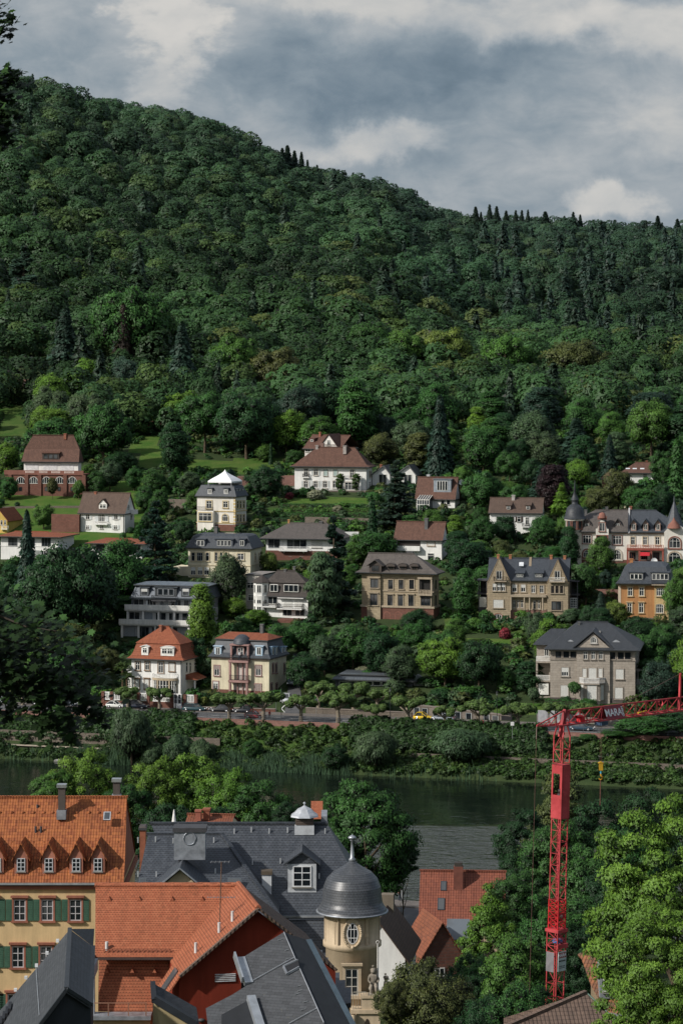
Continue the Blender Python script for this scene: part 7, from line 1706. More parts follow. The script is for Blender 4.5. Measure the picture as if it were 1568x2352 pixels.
# --- red roofed house near the quay
h=House('house','house with red pantile roof, two skylights and brick chimney, near the quay','house','B',1228,1740,1240,4,depth=9.3,D=290); h.scr[2]=99999
ze=h.Z(1085); zr=h.loc(1245,766,4.65)[1]; h.walls(ze,plaster((.55,.42,.30)),gx=zr); h.gable(ze,zr,tiles((.20,.065,.042),(.28,.09,.052),.33,.26,pan=True,scallop=False,moss=.4,dark=.35),.4,.25)
sl=(zr-ze)/4.65
for cx,cy,w_,hh in((1370,858,38,50),(1355,972,46,62)):
 dy=0
 for dy in np.arange(0,4.6,.05):
  if ze+sl*dy>=h.loc(cx,cy,dy)[1]-.1:break
 roof_win(h,cx,cy,w_,hh,dy,math.atan(sl),fcol='#3c4045')
X,z=h.loc(1463,706,3.4); o=h.part('chimney',MB().box(X-.48,X+.48,2.9,3.9,zr-2.2,z-.4),plain((.14,.05,.035),.9)); h.part('chimney_cap',MB().box(X-.4,X+.4,3.0,3.8,z-.397,z),plain((.04,.035,.03)),o)
h.dormer(1700,1060,90,90,W_WHITE,F_RUS,.6,'gable',4,.8,dict(nx=2)); h.w([1290],1180,40,60,nx=2)
g=House('outbuilding','small brick outbuilding with steep red gabled roof in front of the red-roofed house','outbuilding','B',1240,1480,1420,-14,depth=7,D=277); g.scr[2]=99999
zr=g.loc(1390,1094,0)[1]; ze=g.Z(1290); g.walls(ze,W_RED,gy=zr); g.gable_y(g.xa,g.xb,0,7,ze,zr,F_RUS,.8,name='roof'); g.w([1345],1395,60,50,nx=2,nz=1)
g=House('conservatory','low glass-roofed conservatory beside the red-roofed house','conservatory','B',1405,1510,1300,4,depth=5,D=284,sink=4); g.scr[2]=99999
g.walls(g.Z(1190),plaster((.5,.42,.32))); zz_=g.Z(1190)
for k in range(2):X0,X1=g.xa-.3,g.xb+.3; g.part('glass_roof',MB().prism([(X0,-.5+1.6*k,zz_+.5*k),(X1,-.5+1.6*k,zz_+.5*k),(X1,1.2+1.6*k,zz_+.9+.5*k),(X0,1.2+1.6*k,zz_+.9+.5*k)],(0,0,.08)),glass((.12,.14,.16)))
# --- roofs bottom right
def roof_house(name,label,pts,base_drop,mat,D0,az,pit,trim,cr='C',wall=None):
 a0=P(*ov(cr,*pts[0]),D0); n_=Vector((-math.sin(az)*math.sin(pit),-math.cos(az)*math.sin(pit),math.cos(pit)))
 global org
 org=Vector((a0.x,a0.y,a0.z-8)); root=empty(name,org,0,label=label,cat='house'); q=[loc_(plane_pt(cr,x,y,a0,n_))for x,y in pts]
 MB().prism(q,tuple(-n_*.2)).build('roof',mat,root); back=MB(); bx=Vector((n_.x,n_.y,0)).normalized()
 return root,q,n_
root,q,n_=roof_house('house','house with mossy grey-brown pantile roof point, bottom right under the crane',[(960,1522),(480,1730),(300,1800),(1250,1800),(1150,1700)],0,F_BRN,165,R(-8),R(36),None)
MB().bar(q[0],q[1],.3,.22).bar(q[1],q[2],.3,.22).build('verge_cap',F_BRN,root); MB().tube([q[0],q[4],q[3]],.05,6).build('gutter',plain((.06,.12,.09),.5),root)
MB().face([q[0],q[1]+Vector((0,6,-1)),q[1]+Vector((0,6,-9)),q[0]+Vector((0,0,-9))]).face([q[0],q[4],q[3],q[3]+Vector((2,3,-7)),q[0]+Vector((3,7,-4))]).build('rear_slope',F_BRN,root)
MB().face([q[2],q[3],q[3]+Vector((0,.5,-6)),q[2]+Vector((0,.5,-6))]).build('wall',plaster((.5,.4,.28)),root)
root,q,n_=roof_house('house','old house with patchy brown and orange tiled roof, behind the bright tree at right',[(905,1285),(985,1250),(1120,1270),(1420,1480),(1420,1700),(1090,1660),(990,1480),(930,1310)],0,tiles((.13,.075,.05),(.30,.115,.05),.32,.25,pan=True,scallop=False,moss=.6),192,R(30),R(40),None)
MB().bar(q[5],q[4],.2,.2).build('gutter',plain((.3,.32,.33),.4,.4),root); MB().face([q[5],q[4],q[4]+Vector((0,.5,-7)),q[5]+Vector((0,.5,-7))]).face([q[6],q[5],q[5]+Vector((0,0,-7)),q[6]+Vector((0,0,-7))]).build('wall',plaster((.25,.19,.12)),root)
d_=q[6]+(q[3]-q[6])*.22+Vector((0,-.6,.2)); dr_=MB().box(d_.x-.5,d_.x+.9,d_.y-.6,d_.y+1.5,d_.z-.8,d_.z+1.3).build('dormer',plain((.2,.22,.23),.5),root); add_window(dr_,(d_.x+.2,d_.y-.6,d_.z+.3),0,1.,1.3,nx=1,nz=1)
# --- far roof and chimneys behind the slate wing
h=House('house','red-tiled house with brick chimneys behind the slate palace, under the river trees','house','A',1150,1420,620,6,depth=8,D=268,sink=6); h.scr[2]=99999
ze=h.Z(540); zr=h.loc(1250,415,4)[1]; h.walls(ze,W_CRM2,gx=zr); h.gable(ze,zr,F_RUS,.3,.2); h.chimney(1245,378,34,plain((.26,.09,.06),.9),2.5,ze+1); h.chimney(1297,368,38,plain((.24,.085,.05),.9),3.,ze+1)
h=House('chimney_stack','small red brick chimney stack left behind the slate wing ridge','chimney','A',876,912,540,0,depth=1.4,D=262,sink=8); h.scr[2]=99999; h.walls(h.Z(492),plain((.25,.09,.05),.9),zb=-8); h.loft([(h.Z(492)+.02,h.xa-.1,h.xb+.1,-.1,1.5),(h.Z(482),h.xa,h.xb,0,1.4)],plain((.06,.05,.045)),name='cap',trim=False)
p=P(*ov('A',1091,530),266); r=empty('parasol',(p.x,p.y,p.z-2),0,label='closed white parasol behind the slate wing ridge',cat='parasol'); MB().lathe([(.05,2.0),(.28,2.2),(.2,3.2),(.04,4.3)],10).build('folded_canopy',plain((.75,.74,.72)),r); MB().tube([(0,0,0),(0,0,2.2)],.04,6).build('pole',plain((.4,.4,.4)),r)
# ---------------------------------------------------------------- red tower crane
DC=216.0; top=P(1290,1660,DC); base=P(1271,2332,DC); zb=base.z-14
cr_root=empty('tower_crane',(base.x-.35,DC,zb),R(-47),label='red lattice tower crane with white-lettered jib sign',cat='crane')
CRED=crane_paint((.46,.046,.052)); CRED2=crane_paint((.50,.014,.02)); CDK=plain((.22,.02,.025),.6,.1)
dirx=Vector((math.cos(R(47)),math.sin(R(47)),0))
H_=top.z-zb; lean=(top.x-base.x)/(top.z-base.z)
def cz(py):return(HC-(py-HY)/FPX*DC)-zb
# local axes: jib along local x after turning; the crane is built about a vertical axis with a slight lean
cr_root.rotation_euler=(0,lean*.9,R(47)); cr_root.rotation_mode='XYZ'
cr_root.matrix_world=Matrix.Translation(cr_root.location)@Matrix.Rotation(lean,4,'Y')@Matrix.Rotation(R(47),4,'Z')
def lattice(b,z0,z1_,s_,n,t=.075,d=.042,mi=0,cross=False):
 for sx in(-1,1):
  for sy in(-1,1):b.bar((sx*s_,sy*s_,z0),(sx*s_,sy*s_,z1_),t,t,mi,up=(1,0,0))
 for k in range(n):
  a,c=z0+(z1_-z0)*k/n,z0+(z1_-z0)*(k+1)/n; f=k%2
  for i,(p,q)in enumerate((((-s_,-s_),(s_,-s_)),((s_,-s_),(s_,s_)),((s_,s_),(-s_,s_)),((-s_,s_),(-s_,-s_)))):
   if(k+i)%2:p,q=q,p
   b.bar((p[0],p[1],a),(q[0],q[1],c),d,d,mi,up=(.3,.2,.1)); b.bar((p[0],p[1],a),(q[0],q[1],a),d*.8,d*.8,mi)
   if cross:b.bar((q[0],q[1],a),(p[0],p[1],c),d,d,mi,up=(.3,.2,.1))
S_=.43
lo_=MB(); lattice(lo_,0,cz(2186),.47,16); lo_.build('lower_mast',CRED,cr_root)
mid=MB(); lattice(mid,cz(2186),cz(2140),.5,3); mid.box(-.62,.62,-.62,.62,cz(2140),cz(2133)).box(-.62,.62,-.66,-.5,cz(2176),cz(2166)); mid.bar((.6,-.5,cz(2176)),(.75,.45,cz(2148)),.16,.22); mid.build('slewing_frame',CRED,cr_root)
MB().box(-.35,.2,-.42,.1,cz(2165),cz(2156)).build('winch',plain((.05,.16,.38),.5),cr_root)
cl=MB(); lattice(cl,cz(2133),cz(2066),.45,5,cross=True); pt=MB()
cl.face([(-.45,-.47,cz(2096)),(.45,-.47,cz(2096)),(0,-.47,cz(2118))]); cl.build('climbing_frame',CRED2,cr_root); MB().lathe([(.14,-.02),(.14,.04),(.04,.05)],12).build('pulley',plain((.35,.2,.17)),cr_root,(-.12,-.5,cz(2103)),(PI/2,0,0))
um=MB(); lattice(um,cz(2066),cz(1880),S_,7); um.build('upper_mast',CRED,cr_root); um=MB(); lattice(um,cz(1752),cz(1690),S_,2); um.build('mast_top',CRED,cr_root); ld=MB()
for k in range(30):zz_=cz(2066)+(cz(1880)-cz(2066))*k/30; ld.bar((.1,.3,zz_),(.34,.3,zz_),.025,.025)
for x_ in(.1,.34):ld.bar((x_,.3,cz(2066)),(x_,.3,cz(1880)),.04,.04)
ld.build('ladder',CRED,cr_root)
MB().tube([(.02,-.05,cz(2066)),(.02,-.05,cz(1880))],.075,8).build('hydraulic_pipe',CDK,cr_root)
# operator's cab with open window
c0,c1=cz(1880),cz(1755); s_=.5; cb=MB(); cw0,cw1=cz(1825),cz(1776)
cb.box(-s_,s_,-s_,s_,c0,c0+.05); cb.box(-s_,s_,-s_,s_,c1-.05,c1)
cb.face([(s_,-s_,c0),(s_,s_,c0),(s_,s_,c1),(s_,-s_,c1)]); cb.face([(-s_,s_,c0),(-s_,-s_,c0),(-s_,-s_,cw0),(-s_,s_,cw0)]); cb.face([(-s_,s_,cw1),(-s_,-s_,cw1),(-s_,-s_,c1),(-s_,s_,c1)]); cb.face([(s_,s_,c0),(-s_,s_,c0),(-s_,s_,cw0),(s_,s_,cw0)])
for y_ in(-s_,s_-.14):cb.box(-s_,-s_+.06,y_,y_+.14,cw0,cw1)
cb.face([(-s_,-s_,c0),(s_,-s_,c0),(s_,-s_,c1),(-s_,-s_,c1)])
co2=cb.build('cab',CRED,cr_root); MB().ball((-.05,.0,cw0+.25),.2,8).ball((-.05,0,cw0-.15),.3,8).build('seat',plain((.03,.02,.02)),co2)
dr_=MB();
for z_,z__ in((cz(1780),cz(1812)),(cz(1818),cz(1828))):dr_.box(-.3,.3,-s_-.03,-s_-.004,z__,z_)
dr_.build('hatch',CRED,co2)
# jib: triangular lattice, counter tip on the left
jz=cz(1664); J=MB(); jl,jr=-3.1,24.; w_=.42; ht=1.0
J.bar((-.6,-w_,jz),(jr,-w_,jz),.1,.1); J.bar((-.6,w_,jz),(jr,w_,jz),.1,.1); J.bar((.0,0,jz+ht),(jr,0,jz+ht),.1,.1)
for sy in(-1,1):J.bar((-.6,sy*w_,jz),(jl,0,jz+.12),.09,.09)
J.bar((0,0,jz+ht),(jl,0,jz+.16),.08,.08)
n=17
for k in range(n):
 x0=k*1.4; x1=x0+.7; x2=x0+1.4
 for sy in(-1,1):J.bar((x0,sy*w_,jz),(x1,0,jz+ht),.05,.05); J.bar((x1,0,jz+ht),(x2,sy*w_,jz),.05,.05)
 J.bar((x0,-w_,jz),(x0,w_,jz),.05,.05); J.bar((x0,-w_,jz),(x2,w_,jz),.04,.04)
for x_,hh in((-1.2,.65),(-2.,.42)):
 for sy in(-1,1):J.bar((x_,sy*w_*.6,jz+.06),(x_+.5,0,jz+hh),.045,.045)
jb=J.build('jib',CRED,cr_root)
hd=MB();
for sx in(-1,1):
 for sy in(-1,1):hd.bar((sx*S_,sy*S_,cz(1690)),(sx*.18,sy*.3,jz),.09,.09)
hd.bar((-.3,0,cz(1692)),(.3,0,jz+ht),.14,.3); hd.bar((.2,0,cz(1688)),(-.35,0,jz),.12,.2); hd.build('slewing_head',CRED,cr_root)
MB().bar((.0,0,jz-.05),(.35,0,jz+ht+.1),.25,.35).build('head_plate',CDK,cr_root)
# pylon at the far part of the jib and stay rope
pxd=14.9; MB().bar((pxd,0,jz),(pxd+.03,0,jz+2.95),.16,.16).build('pylon',CRED,cr_root); MB().tube([(pxd,0,jz+2.9),(7.4,0,jz+ht)],.02,5).build('stay_rope',plain((.12,.07,.06)),cr_root)
for k in range(3):MB().lathe([(.25,-.05),(.25,.05)],12).build('rope_drum',CRED,cr_root,(12.4+.3*k,0,jz+.75),(PI/2,0,0)) if k<1 else None
MB().bar((9.2,-.2,jz+.2),(10.4,-.1,jz+.28),.12,.08).build('yellow_rod',plain((.6,.38,.02)),cr_root)
# trolley, motor
tr=MB().box(4.4,5.2,-.35,.35,jz-.4,jz-.1).build('trolley',plain((.03,.06,.11),.5),cr_root); MB().lathe([(.13,-.35),(.13,.35)],10).build('hoist_motor',CRED2,cr_root,(1.75,-.2,jz+.48),(0,PI/2,0)); MB().box(1.9,2.3,-.35,.15,jz+.05,jz+.5).build('motor_housing',CRED2,cr_root)
def text(s,size,mat,parent,loc,rot,name='lettering',bold=.0):
 c=bpy.data.curves.new('lettering','FONT'); c.body=s; c.size=size; c.align_x='CENTER'; c.align_y='CENTER'; c.offset=bold; c.extrude=.006; c.space_character=.95
 dg=bpy.data.objects.new('tmp',c); COL.objects.link(dg); bpy.context.view_layer.update(); me=bpy.data.meshes.new_from_object(dg.evaluated_get(bpy.context.evaluated_depsgraph_get())); bpy.data.objects.remove(dg)
 me.materials.clear(); me.materials.append(mat); return link(name,me,parent,loc,rot)
SGN=plain((.20,.012,.025),.5); WHT=plain((.72,.72,.72),.5)
sx0,sx1=3.35,5.75; yy_=-w_-.02; tilt=-.36
sgn=MB().box(-1.15,1.15,-.015,.015,-.56,.56).build('jib_sign',SGN,cr_root,(6.1,-.27,jz+.5),(tilt,0,0))
text('MARA',.80,WHT,sgn,(-.16,-.022,-.02),(PI/2,0,0),bold=.012); text('GmbH',.30,WHT,sgn,(.98,-.022,.0),(PI/2,-PI/2,0),bold=.008)
MB().box(-1.15,1.15,-.015,.015,-.56,.56).build('jib_sign',SGN,cr_root,(6.1,.27,jz+.5),(-tilt,0,0))
sb=MB().box(-.48,.48,-.02,.02,-.74,.74).build('mast_sign',plain((.42,.47,.46),.6),cr_root,(.02,-.58,cz(2206)))
MB().box(-.44,.44,-.027,-.021,.28,.66).build('red_panel',plain((.30,.03,.02)),sb); text('MARA',.36,WHT,sb,(-.02,-.033,.46),(PI/2,0,0),bold=.008); BLK=plain((.03,.03,.03))
text('MIETKRAN',.165,BLK,sb,(0,-.027,.04),(PI/2,0,0),bold=.004); text('Tel. (0172) 72 68 592',.085,BLK,sb,(0,-.027,-.36),(PI/2,0,0)); text('www.mara-gmbh.de',.085,BLK,sb,(0,-.027,-.48),(PI/2,0,0))
MB().box(-.02,.02,-.3,.45,-.74,.74).build('mast_sign',plain((.17,.16,.17),.7),cr_root,(-.6,.0,cz(2208)))
# counterweight rope at the tip and hoist rope with hook block
rp=plain((.10,.05,.04),.8); MB().tube([(jl,0,jz+.1),(jl,0,cz(1690))],.04,6).build('rope_guide',plain((.2,.15,.12)),cr_root)
MB().tube([(jl,0,cz(1690)),(jl+.05,0,cz(2340))],.022,5).build('hanging_rope',rp,cr_root)
hkx=2.95; z0_=jz-.45; hb=cz(1752)
hook=empty('crane_hook',(0,0,0),0,label='yellow hook block hanging on the rope below the jib',cat='crane hook'); q_=cr_root.matrix_world@Vector((4.76,0,z0_)); qz=HC-(1755-HY)/FPX*q_.y; hook.location=(q_.x,q_.y,qz); MB().tube([(-.06,0,0),(-.06,0,q_.z-qz)],.014,5).build('hoist_rope',rp,hook); MB().tube([(.06,0,0),(.06,0,q_.z-qz)],.014,5).build('hoist_rope',rp,hook)
MB().box(-.15,.15,-.11,.11,-.5,.05,0).prism([(-.24,-.13,.053),(.24,-.13,.053),(0,-.13,.2)],(0,.26,0)).build('block',plain((.45,.26,.015),.6),hook); MB().tube([(0,0,-.5),(0,0,-.75)],.07,8).build('swivel',plain((.05,.3,.42)),hook)
MB().tube([(.0,0,-.75),(0,0,-.9),(.12,0,-1.02),(.1,0,-1.18),(-.06,0,-1.24),(-.16,0,-1.12)],[.05,.06,.07,.065,.05,.03],8).build('hook',plain((.6,.3,.02),.5),hook); MB().tube([(-.02,0,-1.2),(-.06,0,-3.2)],.045,6).build('sling_chain',plain((.12,.05,.035)),hook)
# ---------------------------------------------------------------- trees and shrubs, each one a thing
TP=tree_px
for a in[('broad',165,1258,1500,210,'dk'),('broad',108,1300,1520,150,'dk'),('conifer',62,1176,1400,66,'bd'),('round',275,1250,1400,115,'md'),('round',215,1290,1450,120,'dk'),('cedar',358,1152,1345,120,'bd'),('round',525,1277,1405,84,'gr'),('tall',463,1346,1500,72,'br'),('round',448,1470,1570,60,'dk'),('birch',743,1262,1430,92,'gr'),('cedar',768,1188,1405,118,'bd'),('cedar',908,1062,1215,128,'bl'),('cypress',855,1150,1235,24,'dk'),('round',862,1222,1295,96,'md'),('round',820,1232,1300,56,'lt'),('tall',1066,1308,1428,62,'md'),('round',960,1402,1460,76,'dk'),('broad',1022,1466,1580,125,'br'),('broad',1100,1474,1590,110,'dk'),('round',1160,1534,1592,46,'md'),('round',1512,1528,1625,92,'bd'),('round',1312,1398,1432,46,'gr'),('round',1418,1382,1442,54,'yl'),('round',1552,1328,1445,66,'lt'),('round',100,1160,1216,50,'lt'),('round',253,1063,1130,58,'gr'),('broad',238,930,1085,130,'md'),('round',276,1038,1092,70,'dk'),('round',22,1098,1148,46,'md'),('round',120,1100,1148,26,'ol'),('round',181,1104,1148,28,'lt'),('round',308,1074,1128,44,'md'),('round',352,1082,1138,60,'md'),('round',436,1086,1132,54,'gr'),('tall',402,972,1092,76,'dk'),('broad',566,905,1055,150,'dk'),('broad',470,902,1040,120,'md'),('broad',425,900,990,105,'br'),('round',609,1020,1062,42,'lt'),('cypress',622,1018,1072,10,'dk'),('round',678,1034,1072,44,'md'),('tall',820,872,1035,108,'md'),('round',876,998,1078,76,'ol'),('tall',960,986,1085,70,'ol'),('conifer',1010,910,1095,76,'bd'),('round',1110,980,1095,86,'md'),('round',1248,998,1085,90,'gr'),('tall',1270,1058,1185,84,'pu'),('round',1098,1112,1152,62,'pu'),('conifer',1290,1110,1195,66,'br'),('round',1330,1058,1125,62,'br'),('broad',1495,922,1050,116,'lt'),('cypress',1556,1010,1155,42,'md'),('round',1520,1040,1135,56,'md'),('round',1245,878,965,62,'pu'),('tall',1306,1212,1305,52,'dk'),('round',1245,1188,1258,66,'md'),('round',1168,1108,1148,56,'lt'),('tall',1050,1214,1295,62,'dk'),('round',1096,1245,1294,72,'lt'),('round',178,1452,1512,48,'gr'),('conifer',150,706,885,96,'bd'),('broad',300,664,860,170,'md'),('broad',350,700,850,120,'lt'),('conifer',418,742,915,88,'bd'),('cedar',52,566,725,130,'bl'),('round',290,822,930,66,'bl'),('round',202,828,925,96,'br'),('round',120,860,960,80,'br'),('broad',640,800,920,110,'ol'),('broad',850,742,860,90,'md'),('broad',930,760,880,100,'lt'),('broad',1030,755,880,110,'yl'),('broad',1160,770,890,120,'lt'),('broad',1320,785,890,150,'ol'),('broad',540,770,890,110,'lt'),('broad',740,880,1000,110,'dk'),('broad',690,890,1010,110,'bd'),('willow',302,1624,1762,110,'gr'),('willow',412,1688,1758,74,'gr'),('willow',466,1700,1762,64,'gr'),('willow',862,1676,1772,104,'gr'),('willow',1062,1670,1788,142,'gr'),('willow',1252,1728,1780,44,'gr'),('willow',1318,1738,1788,40,'gr'),('willow',1350,1736,1790,44,'md'),('willow',352,1706,1764,60,'gr'),('broad',1490,1642,1822,160,'md'),('broad',1560,1630,1815,130,'dk'),('round',1425,1688,1812,90,'md'),('round',770,1714,1775,60,'dk'),('round',580,1700,1750,46,'md'),('round',960,1430,1500,70,'md'),('round',700,1505,1590,90,'dk'),('round',640,1440,1520,70,'md'),('round',745,1465,1550,80,'gr'),('round',810,1440,1540,90,'md'),('round',870,1450,1560,84,'dk'),('round',920,1490,1580,80,'gr'),('broad',700,1430,1500,90,'md'),('round',590,1400,1440,60,'br'),('round',540,1375,1420,52,'br'),('round',620,1270,1320,40,'yl'),('round',590,1268,1308,36,'yl'),('round',1230,1410,1480,56,'gr'),('round',1180,1360,1420,30,'lt'),('conifer',1380,1360,1420,44,'bl'),('round',1470,1420,1490,80,'dk'),('round',1530,1440,1520,80,'md'),('round',1110,1190,1260,60,'md'),('round',1160,1190,1250,60,'dk'),('round',1380,1240,1330,60,'lt'),('round',1345,1300,1400,60,'md'),('round',1420,1080,1180,70,'ol'),('round',1470,1120,1190,80,'md'),('round',1380,1120,1190,70,'ol'),('conifer',1400,1000,1100,50,'bd'),('round',224,1086,1138,44,'md'),('round',332,1122,1178,48,'md'),('round',284,1132,1182,40,'dk'),('round',366,1130,1192,46,'md'),('round',340,1180,1225,40,'dk'),('round',200,1070,1112,40,'lt')]:TP(*a)
# leafless dead pine on the slope
t_=TP('conifer',283,700,872,60,'de',name='dead_pine',label='brown dying pine with bare stems before the yellow chestnut on the slope')
# flowering and clipped shrubs
for a in[('shrub',1160,1441,1468,30,'rd'),('shrub',470,1600,1624,20,'yl'),('ball',250,1237,1256,15,'md'),('ball',190,1248,1258,20,'md'),('ball',192,1258,1272,18,'md'),('ball',300,1210,1225,18,'dk'),('ball',282,1222,1236,18,'md'),('ball',40,1152,1164,14,'dk'),('ball',84,1160,1168,9,'md'),('shrub',665,1130,1146,22,'rd'),('shrub',725,1124,1146,42,'wh'),('shrub',775,1160,1178,24,'wh'),('shrub',860,1130,1160,40,'md'),('shrub',1320,1565,1625,30,'md'),('shrub',1225,1580,1625,30,'gr'),('shrub',1300,1600,1622,30,'dk'),('shrub',1350,1605,1624,46,'md'),('shrub',1450,1605,1625,40,'dk'),('shrub',1130,1520,1560,40,'bd'),('shrub',1075,1575,1605,60,'md'),('shrub',1010,1580,1610,60,'dk'),('shrub',955,1580,1612,50,'ol'),('shrub',905,1560,1600,50,'gr'),('shrub',850,1540,1560,60,'md'),('shrub',500,1590,1612,22,'dk'),('shrub',590,1612,1628,30,'dk'),('shrub',650,1590,1604,26,'dk'),('shrub',1200,1400,1425,40,'lt'),('shrub',1260,1405,1430,40,'md'),('shrub',1120,1400,1430,46,'md'),('shrub',1090,1420,1445,40,'lt'),('shrub',890,1515,1540,44,'wh'),('shrub',835,1530,1546,40,'wh')]:
 TP(*a,name='shrub' if a[0]=='shrub' else 'clipped_shrub',cat='shrub')
# cypress hedge running up beside the white gabled house
for i in range(13):
 k=i/12; x=318+88*k; y=1240-140*k
 TP('cypress',x,y-34+8*k,y,24-6*k,'md',name='hedge_conifer',cat='hedge',label='clipped evergreen in the diagonal hedge climbing past the white gabled house',group='diagonal clipped hedge')
def hedge(px0,py0,px1,py1,w_,hgt,col,label):
 a,b_=hit(px0,py0),hit(px1,py1); L=(b_-a).length; r=empty('hedge',a,math.atan2(b_.y-a.y,b_.x-a.x),label=label,cat='hedge'); nr=np.random.default_rng(int(px0+py0)); n=int(L*(w_+2*hgt)*26)
 x=nr.uniform(0,L,n); th=nr.uniform(-.15,PI+.15,n); ct,st_=np.cos(th),np.sin(th); e=.75
 y=np.sign(ct)*np.abs(ct)**e*w_/2; z=np.clip(np.sign(st_)*np.abs(st_)**e,0,1)*hgt*(1+.06*np.sin(x*2.3))+(b_.z-a.z)*x/L; N=np.stack([0*x,ct,st_+.2],1)
 V,F=leaf_faces(nr,np.stack([x,y,z],1),N,.24,1.2,None,.6); k=nr.uniform(.75,1.25,n); o=link('foliage',np_mesh('hedge',V,F,leafmat(),np.stack([k,k,k],1),nv=nrm(N)),r); o.color=GREEN[col]+(1,)
 MB().box(0,L,-w_*.4,w_*.4,-.8,hgt*.85+min(0,b_.z-a.z)).build('branches',bark((.03,.035,.02)),r)
for i,(y,x0,x1)in enumerate([(1166,640,848),(1176,655,855),(1187,628,850),(1198,612,815)]):hedge(x0,y,x1,y+1,1.2,1.0,['md','lt','md','dk'][i],['topmost','second','third','lowest'][i]+' of the four clipped hedge rows on the terraces below the broad white villa')
hedge(338,1600,394,1602,1.2,1.6,'dk','dark clipped hedge behind the balustrades of the red-roofed white villa'); hedge(1250,1628,1330,1632,1.4,1.8,'md','clipped hedge at the foot of the grey sandstone villa'); hedge(1085,1488,1180,1490,1.0,.9,'dk','low clipped hedge at the edge of the lawn below the two-gabled villa')
# palms beside the red-roofed villa
def palm(cx,top,bottom,label):
 p=hit(cx,bottom); H=(bottom-top)/FPX*p.y*.8; r=empty('palm_tree',p,0,label=label,cat='palm'); MB().tube([(0,0,-.5),(.05,0,H*.5),(0,0,H)],[.2,.16,.18],7).build('trunk',bark((.10,.07,.045)),r)
 rng=np.random.default_rng(int(cx)); Pn,N,D_=[],[],[]
 for i in range(28):
  a=i*2.4; e=rng.uniform(-.3,1.1); L=1.5
  for q in np.linspace(.25,1,9):
   d=np.array([math.cos(a)*math.cos(e),math.sin(a)*math.cos(e),math.sin(e)]); pt=d*L*q+np.array([0,0,H-.5*q*q]); Pn.append(pt); N.append([0,0,1.]); D_.append(d+np.array([-d[1],d[0],0])*rng.choice([-.7,.7]))
 V,F=leaf_faces(rng,np.array(Pn),np.array(N),.34,2.2,np.array(D_),.4); o=link('crown',np_mesh('palm_crown',V,F,leafmat(),np.ones((len(F),3))),r); o.color=(.06,.10,.03,1)
palm(281,1516,1596,'taller palm tree left of the red-roofed white villa'); palm(291,1545,1600,'shorter palm tree at the corner of the red-roofed white villa')
# pollarded planes along the road
def pollard_meshes(seed,H=4.6):
 rng=random.Random(seed); nr=np.random.default_rng(seed); b=MB(); b.tube([(0,0,-.4),(.04,0,1.0),(-.03,.02,2.1)],[.34,.27,.25],9); parts=[]
 for i in range(6):
  a=i*PI/3+rng.uniform(-.3,.3); L=rng.uniform(1.1,2.0); e=(math.cos(a)*L,math.sin(a)*L,H-1.35+rng.uniform(-.2,.4)); b.tube([(0,0,1.95),(e[0]*.55,e[1]*.55,2.5+rng.uniform(0,.3)),e],[.17,.12,.1],6); b.ball(e,.17,6)
  for k in range(2):
   c=np.array(e)+nr.normal(size=3)*[.35,.35,.2]+[0,0,.25]; n=330; d=nrm(nr.normal(size=(n,3))); r_=nr.uniform(.65,.95); V,F=leaf_faces(nr,c+d*r_*nr.uniform(.6,1.05,n)[:,None]*[1,1,.75],d+[0,0,.4],.25,1.1,None,.6); t=nr.uniform(.7,1.25,n)*(.85+.3*d[:,2]); parts.append((V,F,np.stack([t*1.05,t,t*.9],1),nrm(d+[0,0,.3])))  # leaf tint darker below and lighter above: shade put into the colour
   v,f=ball_np(c,(r_*.6,r_*.6,r_*.45)); parts.append((v,f,np.full((len(f),3),.3)))
 V,F,T,N=merge(parts); return np_mesh('plane_crown',V,F,leafmat(),T,nv=N),b.mesh('plane_trunk',bark((.20,.17,.13)))
PL=[pollard_meshes(200+i)for i in range(4)]
for i,(px_,t,k,lab)in enumerate([(293,523.2,.95,'before the white small car'),(366,523.2,.95,'before the sandstone wall with balustrades'),(527,514.6,1.1,'before the pink-columned villa'),(605,514.6,1.15,'behind the red hatchback'),(691,514.6,1.1,'at the mouth of the side street'),(776,514.6,1.25,'with a white-painted trunk mark on the promenade'),(863,514.6,.85,'thin trunk, on the promenade before the rubble wall'),(937,514.6,1.2,'leaning crown, left of the yellow car'),(1021,514.6,.85,'above the silver grey estate car'),(1097,514.6,1.15,'before the windows of the street wall'),(1189,514.6,1.1,'left of the concrete garages'),(1275,523.0,.9,'before the concrete garages, beside the villa steps'),(732,527.5,1.2,'behind the rubble wall, left of the dark pavilion'),(812,527.5,1.2,'behind the rubble wall, below the dark pavilion'),(866,527.2,1.05,'behind the rubble wall, right of the dark pavilion windows'),(52,523.2,1.,'partly behind the maple leaves, leftmost'),(90,523.2,1.,'behind the maple leaves, second from left'),(1345,523.,.95,'beside the villa stairs behind the jib')]):
 p=ont(px_,t); p.z=7.1 if t<526.7 else z1(p.x,p.y)+.4; r=empty('plane_tree',p,i*1.3,label='pollarded plane tree '+lab,cat='tree',group='pollarded planes along the road'); r.scale=(k*1.12,k*1.12,k)
 c=link('crown',PL[i%4][0],r); c.color=(.085,.15,.045,1); link('trunk',PL[i%4][1],r)
